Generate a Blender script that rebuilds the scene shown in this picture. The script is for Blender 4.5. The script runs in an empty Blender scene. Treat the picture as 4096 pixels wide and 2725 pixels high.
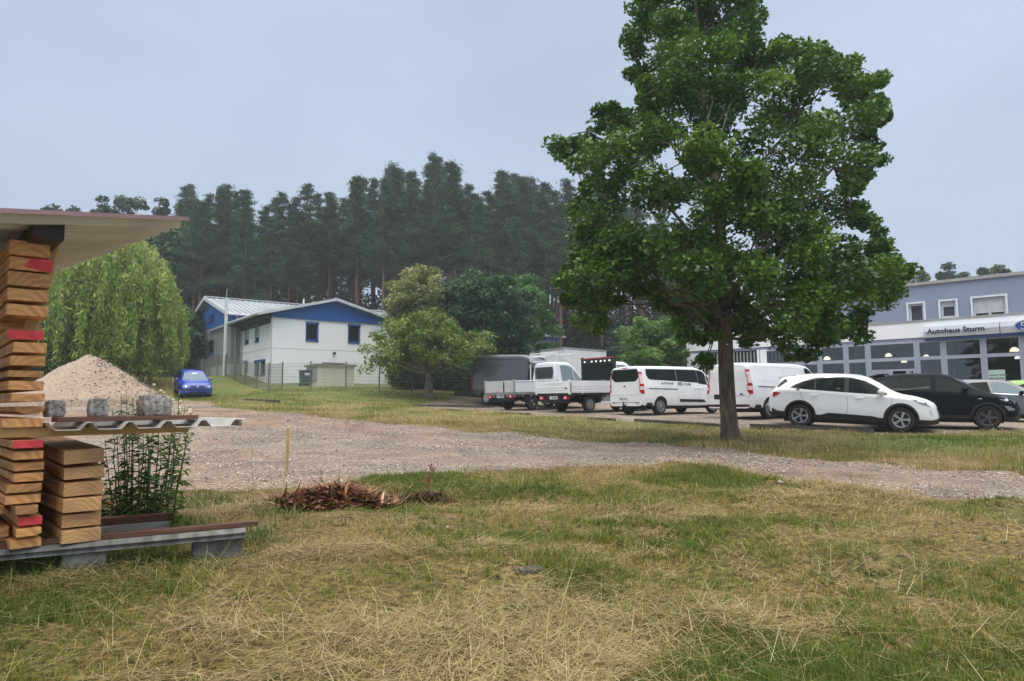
import bpy, bmesh, math, random
import numpy as np
from mathutils import Vector, Matrix, Euler
from mathutils.bvhtree import BVHTree
import mathutils.geometry as mgeo
random.seed(7)
RNG = np.random.default_rng(11)
S = bpy.context.scene
COL = S.collection
PI = math.pi
# ------------------------------------------------------------ camera
CAMZ = 0.95
FPX = 24.0 / 36.0 * 4096
camd = bpy.data.cameras.new('camera'); cam = bpy.data.objects.new('camera', camd); COL.objects.link(cam)
camd.lens = 24; camd.sensor_width = 36; camd.clip_start = 0.05; camd.clip_end = 3000
CM = Matrix.Rotation(math.radians(90 + 5.23), 4, 'X') @ Matrix.Rotation(-0.008, 4, 'Z')
cam.matrix_world = Matrix.Translation((0, 0, CAMZ)) @ CM
S.camera = cam
# ------------------------------------------------------------ world, sun, exposure
w = bpy.data.worlds.new('World'); S.world = w; w.use_nodes = True
nt = w.node_tree; nt.nodes.clear()
def N(nt, t, **k):
    n = nt.nodes.new(t)
    for a, b in k.items(): setattr(n, a, b)
    return n
sky = N(nt, 'ShaderNodeTexSky', sky_type='NISHITA'); sky.sun_disc = False
SUN_EL, SUN_AZ = math.radians(66), math.radians(190)
sky.sun_elevation = SUN_EL; sky.sun_rotation = SUN_AZ
sky.dust_density = 3.0; sky.air_density = 1.0
tc = N(nt, 'ShaderNodeTexCoord')
mp = N(nt, 'ShaderNodeMapping'); mp.inputs['Scale'].default_value = (1.1, 1.1, 2.6)
nz = N(nt, 'ShaderNodeTexNoise'); nz.inputs['Scale'].default_value = 1.3; nz.inputs['Detail'].default_value = 3; nz.inputs['Roughness'].default_value = .45
nt.links.new(tc.outputs['Generated'], mp.inputs['Vector']); nt.links.new(mp.outputs[0], nz.inputs['Vector'])
cr = N(nt, 'ShaderNodeValToRGB')                       # cloud sheet: grey-blue to paler
cr.color_ramp.elements[0].position = .36; cr.color_ramp.elements[0].color = (.325, .407, .525, 1)
cr.color_ramp.elements[1].position = .66; cr.color_ramp.elements[1].color = (.41, .50, .63, 1)
nt.links.new(nz.outputs['Fac'], cr.inputs['Fac'])
sx = N(nt, 'ShaderNodeSeparateXYZ'); nt.links.new(tc.outputs['Generated'], sx.inputs[0])
el = N(nt, 'ShaderNodeMapRange'); el.inputs['From Min'].default_value = .56; el.inputs['From Max'].default_value = 1.0
el.inputs['To Min'].default_value = 1.0; el.inputs['To Max'].default_value = 4.4
nt.links.new(sx.outputs['Z'], el.inputs['Value'])
zf = N(nt, 'ShaderNodeMapRange'); zf.inputs['From Min'].default_value = .55; zf.inputs['From Max'].default_value = .8; nt.links.new(sx.outputs['Z'], zf.inputs['Value'])
zmix = N(nt, 'ShaderNodeMix', data_type='RGBA'); nt.links.new(zf.outputs[0], zmix.inputs['Factor']); nt.links.new(cr.outputs['Color'], zmix.inputs['A']); zmix.inputs['B'].default_value = (.60, .575, .535, 1)
mulc = N(nt, 'ShaderNodeVectorMath', operation='SCALE'); nt.links.new(zmix.outputs['Result'], mulc.inputs[0]); nt.links.new(el.outputs[0], mulc.inputs['Scale'])
sks = N(nt, 'ShaderNodeVectorMath', operation='SCALE'); sks.inputs['Scale'].default_value = .05; nt.links.new(sky.outputs[0], sks.inputs[0])
mixs = N(nt, 'ShaderNodeMix', data_type='RGBA'); mixs.inputs['Factor'].default_value = .93
nt.links.new(sks.outputs[0], mixs.inputs['A']); nt.links.new(mulc.outputs[0], mixs.inputs['B'])
bg = N(nt, 'ShaderNodeBackground'); bg.inputs['Strength'].default_value = 1.0
nt.links.new(mixs.outputs['Result'], bg.inputs['Color'])
wo = N(nt, 'ShaderNodeOutputWorld'); nt.links.new(bg.outputs[0], wo.inputs['Surface'])
sund = bpy.data.lights.new('sun', 'SUN'); sund.energy = 1.3; sund.angle = math.radians(60); sund.color = (1, .96, .9)
sun = bpy.data.objects.new('sun', sund); COL.objects.link(sun)
sd = Vector((math.sin(SUN_AZ) * math.cos(SUN_EL), math.cos(SUN_AZ) * math.cos(SUN_EL), math.sin(SUN_EL)))
sun.rotation_euler = sd.to_track_quat('Z', 'Y').to_euler(); sun.location = (0, -5, 30)
S.view_settings.view_transform = 'Standard'; S.view_settings.look = 'None'; S.view_settings.gamma = 1
S.view_settings.exposure = 0.5
S.cycles.use_denoising = True
S.cycles.max_bounces = 8; S.cycles.transparent_max_bounces = 12; S.cycles.volume_bounces = 0

# ------------------------------------------------------------ pixel -> world helpers (photograph pixels, 4096 wide)
C3 = CM.to_3x3()
def ray(px, py):
    return (C3 @ Vector(((px - 2048) / FPX, -(py - 1362.5) / FPX, -1))).normalized()
def Q(px, py, Y):
    r = ray(px, py); t = Y / r.y
    return Vector((r.x * t, Y, CAMZ + r.z * t))
def tag(o, label=None, cat=None, group=None, kind=None):
    if label: o['label'] = label
    if cat: o['category'] = cat
    if group: o['group'] = group
    if kind or cat: o['kind'] = kind or 'thing'
    return o
def thing(name, label, cat, loc=(0, 0, 0), rz=0, group=None, rot=None):
    o = bpy.data.objects.new(name, None); COL.objects.link(o); o.empty_display_size = .2
    o.location = loc; o.rotation_euler = rot if rot else (0, 0, rz)
    return tag(o, label, cat, group)

# ------------------------------------------------------------ materials
def principled(name):
    m = bpy.data.materials.new(name); m.use_nodes = True
    return m, m.node_tree, m.node_tree.nodes['Principled BSDF']
def mat(name, c1, c2=None, scale=4, rough=.7, metal=0, bump=0, bscale=None, coat=0, detail=5, lo=.35, hi=.65, stretch=None, spec=.5):
    m, nt, b = principled(name)
    b.inputs['Roughness'].default_value = rough; b.inputs['Metallic'].default_value = metal
    b.inputs['Coat Weight'].default_value = coat; b.inputs['Coat Roughness'].default_value = .05
    b.inputs['Specular IOR Level'].default_value = spec
    if c2 is None: c2 = tuple(x * .85 for x in c1)
    t = N(nt, 'ShaderNodeTexCoord'); mp = N(nt, 'ShaderNodeMapping'); nt.links.new(t.outputs['Object'], mp.inputs['Vector'])
    if stretch: mp.inputs['Scale'].default_value = stretch
    nz = N(nt, 'ShaderNodeTexNoise'); nz.inputs['Scale'].default_value = scale; nz.inputs['Detail'].default_value = detail
    nt.links.new(mp.outputs[0], nz.inputs['Vector'])
    r = N(nt, 'ShaderNodeValToRGB'); e = r.color_ramp.elements
    e[0].position = lo; e[0].color = (*c2, 1); e[1].position = hi; e[1].color = (*c1, 1)
    nt.links.new(nz.outputs['Fac'], r.inputs['Fac']); nt.links.new(r.outputs['Color'], b.inputs['Base Color'])
    if bump:
        n2 = N(nt, 'ShaderNodeTexNoise'); n2.inputs['Scale'].default_value = bscale or scale * 6; n2.inputs['Detail'].default_value = 4
        nt.links.new(mp.outputs[0], n2.inputs['Vector'])
        bp = N(nt, 'ShaderNodeBump'); bp.inputs['Strength'].default_value = bump; bp.inputs['Distance'].default_value = .02
        nt.links.new(n2.outputs['Fac'], bp.inputs['Height']); nt.links.new(bp.outputs[0], b.inputs['Normal'])
    return m
def paint(name, c, rough=.35, coat=.6, spec=.5):
    return mat(name, c, tuple(x * .93 for x in c), scale=2.0, rough=rough, coat=coat, bump=.0, spec=spec)
def glassy(name, c=(.012, .016, .018), rough=.04):
    m, nt, b = principled(name); b.inputs['Base Color'].default_value = (*c, 1); b.inputs['Roughness'].default_value = rough
    b.inputs['Specular IOR Level'].default_value = .06; return m
def leafmat(name, ramp, trans=.35, rough=.5, spec=.4):
    """per-leaf colour from the 'tint' attribute, thin translucent leaf"""
    m, nt, b = principled(name)
    a = N(nt, 'ShaderNodeAttribute'); a.attribute_name = 'tint'
    r = N(nt, 'ShaderNodeValToRGB'); r.color_ramp.elements.remove(r.color_ramp.elements[1])
    r.color_ramp.elements[0].position = ramp[0][0]; r.color_ramp.elements[0].color = (*ramp[0][1], 1)
    for p, c in ramp[1:]:
        e = r.color_ramp.elements.new(p); e.color = (*c, 1)
    nt.links.new(a.outputs['Fac'], r.inputs['Fac']); nt.links.new(r.outputs['Color'], b.inputs['Base Color'])
    b.inputs['Roughness'].default_value = rough; b.inputs['Specular IOR Level'].default_value = spec
    tr = N(nt, 'ShaderNodeBsdfTranslucent'); nt.links.new(r.outputs['Color'], tr.inputs['Color'])
    mx = N(nt, 'ShaderNodeMixShader'); mx.inputs[0].default_value = trans
    out = nt.nodes['Material Output']
    nt.links.new(b.outputs[0], mx.inputs[1]); nt.links.new(tr.outputs[0], mx.inputs[2]); nt.links.new(mx.outputs[0], out.inputs['Surface'])
    return m
def emis(name, c, s):
    m, nt, b = principled(name); b.inputs['Base Color'].default_value = (*c, 1)
    b.inputs['Emission Color'].default_value = (*c, 1); b.inputs['Emission Strength'].default_value = s; return m
def wood(name, c1, c2, ring=60, rough=.65, cx=.0, cz=-.1):
    """rings about an axis along local x: end grain rings on the ends, streaks on the long faces"""
    m, nt, b = principled(name); b.inputs['Roughness'].default_value = rough
    t = N(nt, 'ShaderNodeTexCoord'); oi = N(nt, 'ShaderNodeObjectInfo')
    mp = N(nt, 'ShaderNodeMapping'); nt.links.new(t.outputs['Object'], mp.inputs['Vector'])
    cb = N(nt, 'ShaderNodeCombineXYZ'); 
    mr = N(nt, 'ShaderNodeMapRange'); mr.inputs['To Min'].default_value = -.12; mr.inputs['To Max'].default_value = .12
    nt.links.new(oi.outputs['Random'], mr.inputs['Value']); nt.links.new(mr.outputs[0], cb.inputs['Y'])
    cb.inputs['Z'].default_value = .09; cb.inputs['X'].default_value = 0
    nt.links.new(cb.outputs[0], mp.inputs['Location']); mp.inputs['Scale'].default_value = (.03, 1, 1)
    nz = N(nt, 'ShaderNodeTexNoise'); nz.inputs['Scale'].default_value = 9; nz.inputs['Detail'].default_value = 4; nt.links.new(mp.outputs[0], nz.inputs['Vector'])
    ad = N(nt, 'ShaderNodeMix', data_type='VECTOR'); ad.inputs['Factor'].default_value = .045
    nt.links.new(mp.outputs[0], ad.inputs['A']); nt.links.new(nz.outputs['Color'], ad.inputs['B'])
    wv = N(nt, 'ShaderNodeTexWave', wave_type='RINGS', rings_direction='X'); wv.inputs['Scale'].default_value = ring; wv.inputs['Distortion'].default_value = 1.5
    wv.inputs['Detail'].default_value = 2
    nt.links.new(ad.outputs['Result'], wv.inputs['Vector'])
    n2 = N(nt, 'ShaderNodeTexNoise'); n2.inputs['Scale'].default_value = 7; n2.inputs['Detail'].default_value = 5; nt.links.new(t.outputs['Object'], n2.inputs['Vector'])
    r = N(nt, 'ShaderNodeValToRGB'); e = r.color_ramp.elements; e[0].position = .05; e[0].color = (*c2, 1); e[1].position = .85; e[1].color = (*c1, 1)
    mm = N(nt, 'ShaderNodeMath', operation='MULTIPLY_ADD'); mm.inputs[1].default_value = .42
    nt.links.new(wv.outputs['Fac'], mm.inputs[0])
    m3 = N(nt, 'ShaderNodeMath', operation='MULTIPLY'); m3.inputs[1].default_value = .95; nt.links.new(n2.outputs['Fac'], m3.inputs[0]); nt.links.new(m3.outputs[0], mm.inputs[2])
    nt.links.new(mm.outputs[0], r.inputs['Fac'])
    hs = N(nt, 'ShaderNodeHueSaturation'); m4 = N(nt, 'ShaderNodeMapRange'); m4.inputs['To Min'].default_value = .72; m4.inputs['To Max'].default_value = 1.15
    nt.links.new(oi.outputs['Random'], m4.inputs['Value']); nt.links.new(m4.outputs[0], hs.inputs['Value']); nt.links.new(r.outputs['Color'], hs.inputs['Color'])
    n5 = N(nt, 'ShaderNodeTexNoise', noise_dimensions='4D'); n5.inputs['Scale'].default_value = 3.5; n5.inputs['Detail'].default_value = 5; nt.links.new(t.outputs['Object'], n5.inputs['Vector'])
    m6 = N(nt, 'ShaderNodeMath', operation='MULTIPLY'); m6.inputs[1].default_value = 40; nt.links.new(oi.outputs['Random'], m6.inputs[0]); nt.links.new(m6.outputs[0], n5.inputs['W'])
    m7 = N(nt, 'ShaderNodeMapRange'); m7.inputs['From Min'].default_value = .46; m7.inputs['From Max'].default_value = .70; m7.inputs['To Max'].default_value = .75; nt.links.new(n5.outputs['Fac'], m7.inputs['Value'])
    gx = N(nt, 'ShaderNodeMix', data_type='RGBA'); nt.links.new(m7.outputs[0], gx.inputs['Factor']); nt.links.new(hs.outputs[0], gx.inputs['A']); gx.inputs['B'].default_value = (.27, .155, .085, 1)
    nt.links.new(gx.outputs['Result'], b.inputs['Base Color'])
    bp = N(nt, 'ShaderNodeBump'); bp.inputs['Strength'].default_value = .35; bp.inputs['Distance'].default_value = .006
    nt.links.new(n2.outputs['Fac'], bp.inputs['Height']); nt.links.new(bp.outputs[0], b.inputs['Normal'])
    return m

# ------------------------------------------------------------ mesh building
class MB:
    def __init__(s): s.v = []; s.f = []; s.m = []; s.cur = 0
    def add(s, vs, fs):
        o = len(s.v); s.v += [tuple(v) for v in vs]
        for f in fs: s.f.append([i + o for i in f]); s.m.append(s.cur)
        return s
    def box(s, x0, x1, y0, y1, z0, z1, M=None):
        vs = [(x, y, z) for x in (x0, x1) for y in (y0, y1) for z in (z0, z1)]
        if M: vs = [M @ Vector(v) for v in vs]
        return s.add(vs, [(0, 1, 3, 2), (4, 6, 7, 5), (0, 4, 5, 1), (2, 3, 7, 6), (0, 2, 6, 4), (1, 5, 7, 3)])
    def prism(s, poly, a, b, axis='y', M=None):
        """poly: 2d outline; extruded from a to b along axis"""
        def mk(p, t):
            return {'y': (p[0], t, p[1]), 'x': (t, p[0], p[1]), 'z': (p[0], p[1], t)}[axis]
        n = len(poly); vs = [mk(p, a) for p in poly] + [mk(p, b) for p in poly]
        if M: vs = [M @ Vector(v) for v in vs]
        fs = [tuple(range(n)), tuple(reversed(range(n, 2 * n)))] + [(i, n + i, n + (i + 1) % n, (i + 1) % n) for i in range(n)]
        return s.add(vs, fs)
    def tube(s, pts, rad, n=6, cap=True):
        pts = [Vector(p) for p in pts]
        if not hasattr(rad, '__len__'): rad = [rad] * len(pts)
        vs = []; ref = Vector((0.13, .99, .05))
        for i, p in enumerate(pts):
            d = (pts[min(i + 1, len(pts) - 1)] - pts[max(i - 1, 0)])
            d = d.normalized() if d.length > 1e-9 else Vector((0, 0, 1))
            if abs(d.dot(ref)) > .93: r2 = Vector((1, 0, .1))
            else: r2 = ref
            u = d.cross(r2).normalized(); v = d.cross(u)
            for k in range(n):
                a = 2 * PI * k / n; vs.append(p + (u * math.cos(a) + v * math.sin(a)) * rad[i])
        fs = []
        for i in range(len(pts) - 1):
            for k in range(n):
                fs.append((i * n + k, i * n + (k + 1) % n, (i + 1) * n + (k + 1) % n, (i + 1) * n + k))
        if cap:
            fs.append(tuple(reversed(range(n)))); fs.append(tuple(range((len(pts) - 1) * n, len(pts) * n)))
        return s.add(vs, fs)
    def lathe(s, prof, n=24, M=None, axis='z', cap=True):
        """prof: (r, h) pairs around axis"""
        vs = []
        for r, h in prof:
            for k in range(n):
                a = 2 * PI * k / n; c, d = r * math.cos(a), r * math.sin(a)
                vs.append({'z': (c, d, h), 'y': (c, h, d), 'x': (h, c, d)}[axis])
        if M: vs = [M @ Vector(v) for v in vs]
        fs = []
        for i in range(len(prof) - 1):
            for k in range(n):
                fs.append((i * n + k, i * n + (k + 1) % n, (i + 1) * n + (k + 1) % n, (i + 1) * n + k))
        if cap and prof[0][0] > 1e-6: fs.append(tuple(range(n)))
        if cap and prof[-1][0] > 1e-6: fs.append(tuple(reversed(range((len(prof) - 1) * n, len(prof) * n))))
        return s.add(vs, fs)
    def build(s, name, m=None, parent=None, smooth=False, bevel=0, loc=None, rot=None, fixn=True, angle=40):
        me = bpy.data.meshes.new(name); me.from_pydata(s.v, [], s.f)
        if fixn:
            bm = bmesh.new(); bm.from_mesh(me); bmesh.ops.recalc_face_normals(bm, faces=bm.faces); bm.to_mesh(me); bm.free()
        ms = m if isinstance(m, (list, tuple)) else [m]
        for x in ms:
            if x: me.materials.append(x)
        if len(ms) > 1: me.polygons.foreach_set('material_index', s.m)
        if smooth:
            me.shade_smooth(); me.set_sharp_from_angle(angle=math.radians(angle))
        o = bpy.data.objects.new(name, me); COL.objects.link(o)
        if parent: o.parent = parent
        if loc is not None: o.location = loc
        if rot is not None: o.rotation_euler = rot
        if bevel:
            bv = o.modifiers.new('bevel', 'BEVEL'); bv.width = bevel; bv.segments = 2; bv.limit_method = 'ANGLE'
        return o
def soup(name, V, k, m, tint=None, parent=None, faces=None):
    """V: (N,k,3) polygons -> one mesh; faces: optional index lists within each k-block"""
    V = np.asarray(V, np.float32); n = V.shape[0]
    me = bpy.data.meshes.new(name)
    me.vertices.add(n * k); me.vertices.foreach_set('co', V.reshape(-1))
    if faces is None: faces = [tuple(range(k))]
    per = sum(len(f) for f in faces); flat = np.array([i for f in faces for i in f], np.int64)
    li = (np.arange(n)[:, None] * k + flat[None]).reshape(-1)
    tot = np.tile(np.array([len(f) for f in faces]), n); st = np.concatenate([[0], np.cumsum(tot)[:-1]])
    me.loops.add(len(li)); me.loops.foreach_set('vertex_index', li.astype(np.int32))
    me.polygons.add(len(tot)); me.polygons.foreach_set('loop_start', st.astype(np.int32)); me.polygons.foreach_set('loop_total', tot.astype(np.int32))
    me.update(calc_edges=True)
    if tint is not None:
        a = me.attributes.new('tint', 'FLOAT', 'FACE'); a.data.foreach_set('value', np.repeat(np.asarray(tint, np.float32), len(faces)))
    if m: me.materials.append(m)
    o = bpy.data.objects.new(name, me); COL.objects.link(o)
    if parent: o.parent = parent
    return o
def unit(a): return a / (np.linalg.norm(a, axis=-1, keepdims=True) + 1e-9)
LEAF_OVAL = np.array([(0, -.5), (.26, -.1), (.22, .28), (0, .5), (-.22, .28), (-.26, -.1)])
LEAF_OAK = np.array([(0, -.5), (.14, -.22), (.34, -.05), (.2, .08), (.38, .3), (.15, .34), (0, .52), (-.15, .34), (-.38, .3), (-.2, .08), (-.34, -.05), (-.14, -.22)])
LEAF_THIN = np.array([(0, -.5), (.1, 0), (0, .5), (-.1, 0)])
LEAF_TRI = np.array([(-.22, -.4), (.22, -.4), (0, .6)])
def leaves(C, size, shape, up=.6, hang=0, rng=RNG, updir=None):
    """leaf polygons at centres C with varied size and tilt"""
    n = len(C); nrm = rng.normal(size=(n, 3)); nrm[:, 2] = np.abs(nrm[:, 2]) + up; nrm = unit(nrm)
    t = rng.normal(size=(n, 3)); t[:, 2] -= hang; t = unit(t - nrm * (t * nrm).sum(1, keepdims=True)) if hang < 3 else unit(t)
    b = np.cross(nrm, t)
    s = size * rng.uniform(.65, 1.3, n)
    return C[:, None, :] + (shape[None, :, 0, None] * b[:, None, :] + shape[None, :, 1, None] * t[:, None, :]) * s[:, None, None]

# ------------------------------------------------------------ value noise
_P = np.random.default_rng(3).random((256, 256))
def vnoise(x, y):
    xi = np.floor(x).astype(int); yi = np.floor(y).astype(int); fx = x - xi; fy = y - yi
    fx = fx * fx * (3 - 2 * fx); fy = fy * fy * (3 - 2 * fy)
    g = lambda i, j: _P[i & 255, j & 255]
    return (g(xi, yi) * (1 - fx) + g(xi + 1, yi) * fx) * (1 - fy) + (g(xi, yi + 1) * (1 - fx) + g(xi + 1, yi + 1) * fx) * fy
def fbm(x, y, o=4):
    s = 0; a = 1; t = 0
    for i in range(o):
        s = s + a * vnoise(x * 2 ** i + 17.3 * i, y * 2 ** i + 5.1 * i); t += a; a *= .5
    return s / t

# ------------------------------------------------------------ terrain: thin plate spline through surveyed points
CP = [(-4, -1, -.1), (0, -1, -.3), (5, -1, -.25), (-3, 2, -.02), (0, 2.2, -.2), (2.5, 2.5, -.2), (-2.5, 3.8, .0), (0, 4, -.08), (3, 4, -.07),
      (0, 6, 0), (3.5, 6, -.03), (5.5, 6.4, -.08), (-4, 6, 0), (-10, 10, .1), (-8, 15, .3), (-15, 20, .8), (-25, 30, 1.3), (-8, 3, 0),
      (12, 6, -.2), (22.4, 36, .45), (12, 45, .8), (30, 28, .1), (-24, 54, 3.0), (-34.5, 68, 4.6), (-16.7, 47, 2.38), (-21.5, 52, 3.3), (-29.4, 62.2, 4.0),
      (-40, 85, 6), (-10, 80, 5), (15, 80, 4), (50, 90, 2), (-60, 60, 6), (60, 50, .5), (0, 120, 7), (-80, 120, 9), (80, 120, 3), (-50, 30, 3), (60, 10, -.5), (-40, 0, 0)]
for p in [(4096, 2035, 6.6), (4096, 1925, 8.9), (3500, 1965, 7.7), (3000, 1908, 8.9), (2925, 1800, 13.3), (2048, 1745, 16.4), (1400, 1678, 19.5), (850, 1638, 22.7),
          (1147, 1890, 9.3), (2925, 1765, 15), (4096, 1775, 14.5), (3574, 1736, 19.8), (3180, 1714, 21.1), (3900, 1720, 20.5), (2646, 1662, 27.7), (2857, 1655, 29.6),
          (3082, 1678, 24.3), (2364, 1654, 29.8), (2131, 1642, 31.8), (1945, 1628, 37), (2173, 1630, 35), (785, 1598, 39), (300, 1612, 25), (650, 1607, 27),
          (1128, 1562, 40), (1649, 1571, 40), (1889, 1581, 40), (1566, 1540, 52.7), (1715, 1592, 38), (1650, 1627, 33)]:
    CP.append(tuple(Q(*p)))
CP = np.array(CP)
def _U(r2): return np.where(r2 > 1e-12, r2 * np.log(np.maximum(r2, 1e-12)), 0) * .5
def _fit():
    n = len(CP); X = CP[:, :2] / 20
    K = _U(((X[:, None] - X[None]) ** 2).sum(-1)) + np.eye(n) * .004
    Pm = np.c_[np.ones(n), X]; A = np.block([[K, Pm], [Pm.T, np.zeros((3, 3))]])
    return X, np.linalg.solve(A, np.r_[CP[:, 2], np.zeros(3)])
_X, _W = _fit()
def seg_d(x, y, pts):
    d = np.full(x.shape, 1e9); 
    for (ax, ay), (bx, by) in zip(pts[:-1], pts[1:]):
        vx, vy = bx - ax, by - ay; L = vx * vx + vy * vy
        t = np.clip(((x - ax) * vx + (y - ay) * vy) / L, 0, 1)
        d = np.minimum(d, np.hypot(x - ax - t * vx, y - ay - t * vy))
    return d
DITCH = [(5.6, 17.6), (7.1, 15.4), (9.0, 12.1), (11.5, 8.6), (15, 4)]
def ZT(x, y):
    x = np.atleast_1d(np.asarray(x, float)); y = np.atleast_1d(np.asarray(y, float))
    r = np.hypot(x, y); k = np.where(r > 115, 115 / np.maximum(r, 1), 1); xs, ys = x * k / 20, y * k / 20
    out = np.zeros_like(x)
    for i in range(0, x.size, 40000):
        a, b = xs.ravel()[i:i + 40000], ys.ravel()[i:i + 40000]
        u = _U((a[:, None] - _X[None, :, 0]) ** 2 + (b[:, None] - _X[None, :, 1]) ** 2)
        out.ravel()[i:i + 40000] = u @ _W[:-3] + _W[-3] + a * _W[-2] + b * _W[-1]
    d = seg_d(x, y, DITCH); out -= .38 * np.exp(-(d / .75) ** 2) * np.clip((y - 3) / 3, 0, 1)
    d2 = seg_d(x, y, [(-9, 27.5), (-3, 22.5), (3.6, 20.0)]); out -= .16 * np.exp(-(d2 / .9) ** 2)
    return out
def Z(x, y): return float(ZT(x, y)[0])
def G(px, py, ymax=90):
    r = ray(px, py); ts = np.arange(1.5, ymax * 1.3, .05); xs = r.x * ts; ys = r.y * ts; zs = CAMZ + r.z * ts
    g = ZT(xs, ys); i = np.argmax(zs < g)
    if not (zs < g).any(): i = len(ts) - 1
    return Vector((xs[i], ys[i], float(g[i])))
def bumps(x, y, near):
    n = (fbm(x * .8 + 2, y * .9 + 5) - .5) * .30 + (fbm(x * 4, y * 4, 3) - .5) * .06
    return n * near * np.clip((np.hypot(x + 2.3, (y - 4.4) * .9) - 1.0) / 1.6, .12, 1)
TRACK_PX = [(-2600, 1980), (-800, 1990), (400, 1985), (620, 1975), (880, 1955), (1150, 1958), (1600, 1925), (1950, 1885), (2400, 1872), (2700, 1880), (3000, 1905), (3300, 1936), (3500, 1962), (3800, 1998),
            (4096, 2035), (4700, 2110), (5600, 2240), (5600, 2060), (4700, 1985), (4096, 1925), (3700, 1878), (3300, 1838), (2925, 1802), (2500, 1772), (2048, 1742), (1700, 1706), (1400, 1678), (1100, 1650), (860, 1628)]
TRACK = [tuple(G(*p)[:2]) for p in TRACK_PX] + [(-12, 27.5), (-15, 31), (-24, 33), (-32, 24)]
LOT = [tuple(G(*p)[:2]) for p in [(1655, 1629), (1845, 1647), (2120, 1661), (2460, 1683), (2890, 1707), (3200, 1722), (3500, 1739), (3720, 1741), (3850, 1729), (4096, 1722), (4700, 1722)]] + [(45, 20), (45, 60), (10, 60), (-1, 43.5), (-4.5, 36.5)]
def sdist(x, y, poly):
    d = seg_d(x, y, poly + [poly[0]]); ins = np.zeros(x.shape, bool)
    n = len(poly); j = n - 1
    for i in range(n):
        xi, yi = poly[i]; xj, yj = poly[j]
        c = ((yi > y) != (yj > y)) & (x < (xj - xi) * (y - yi) / (yj - yi + 1e-12) + xi); ins ^= c; j = i
    return np.where(ins, d, -d)
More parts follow.
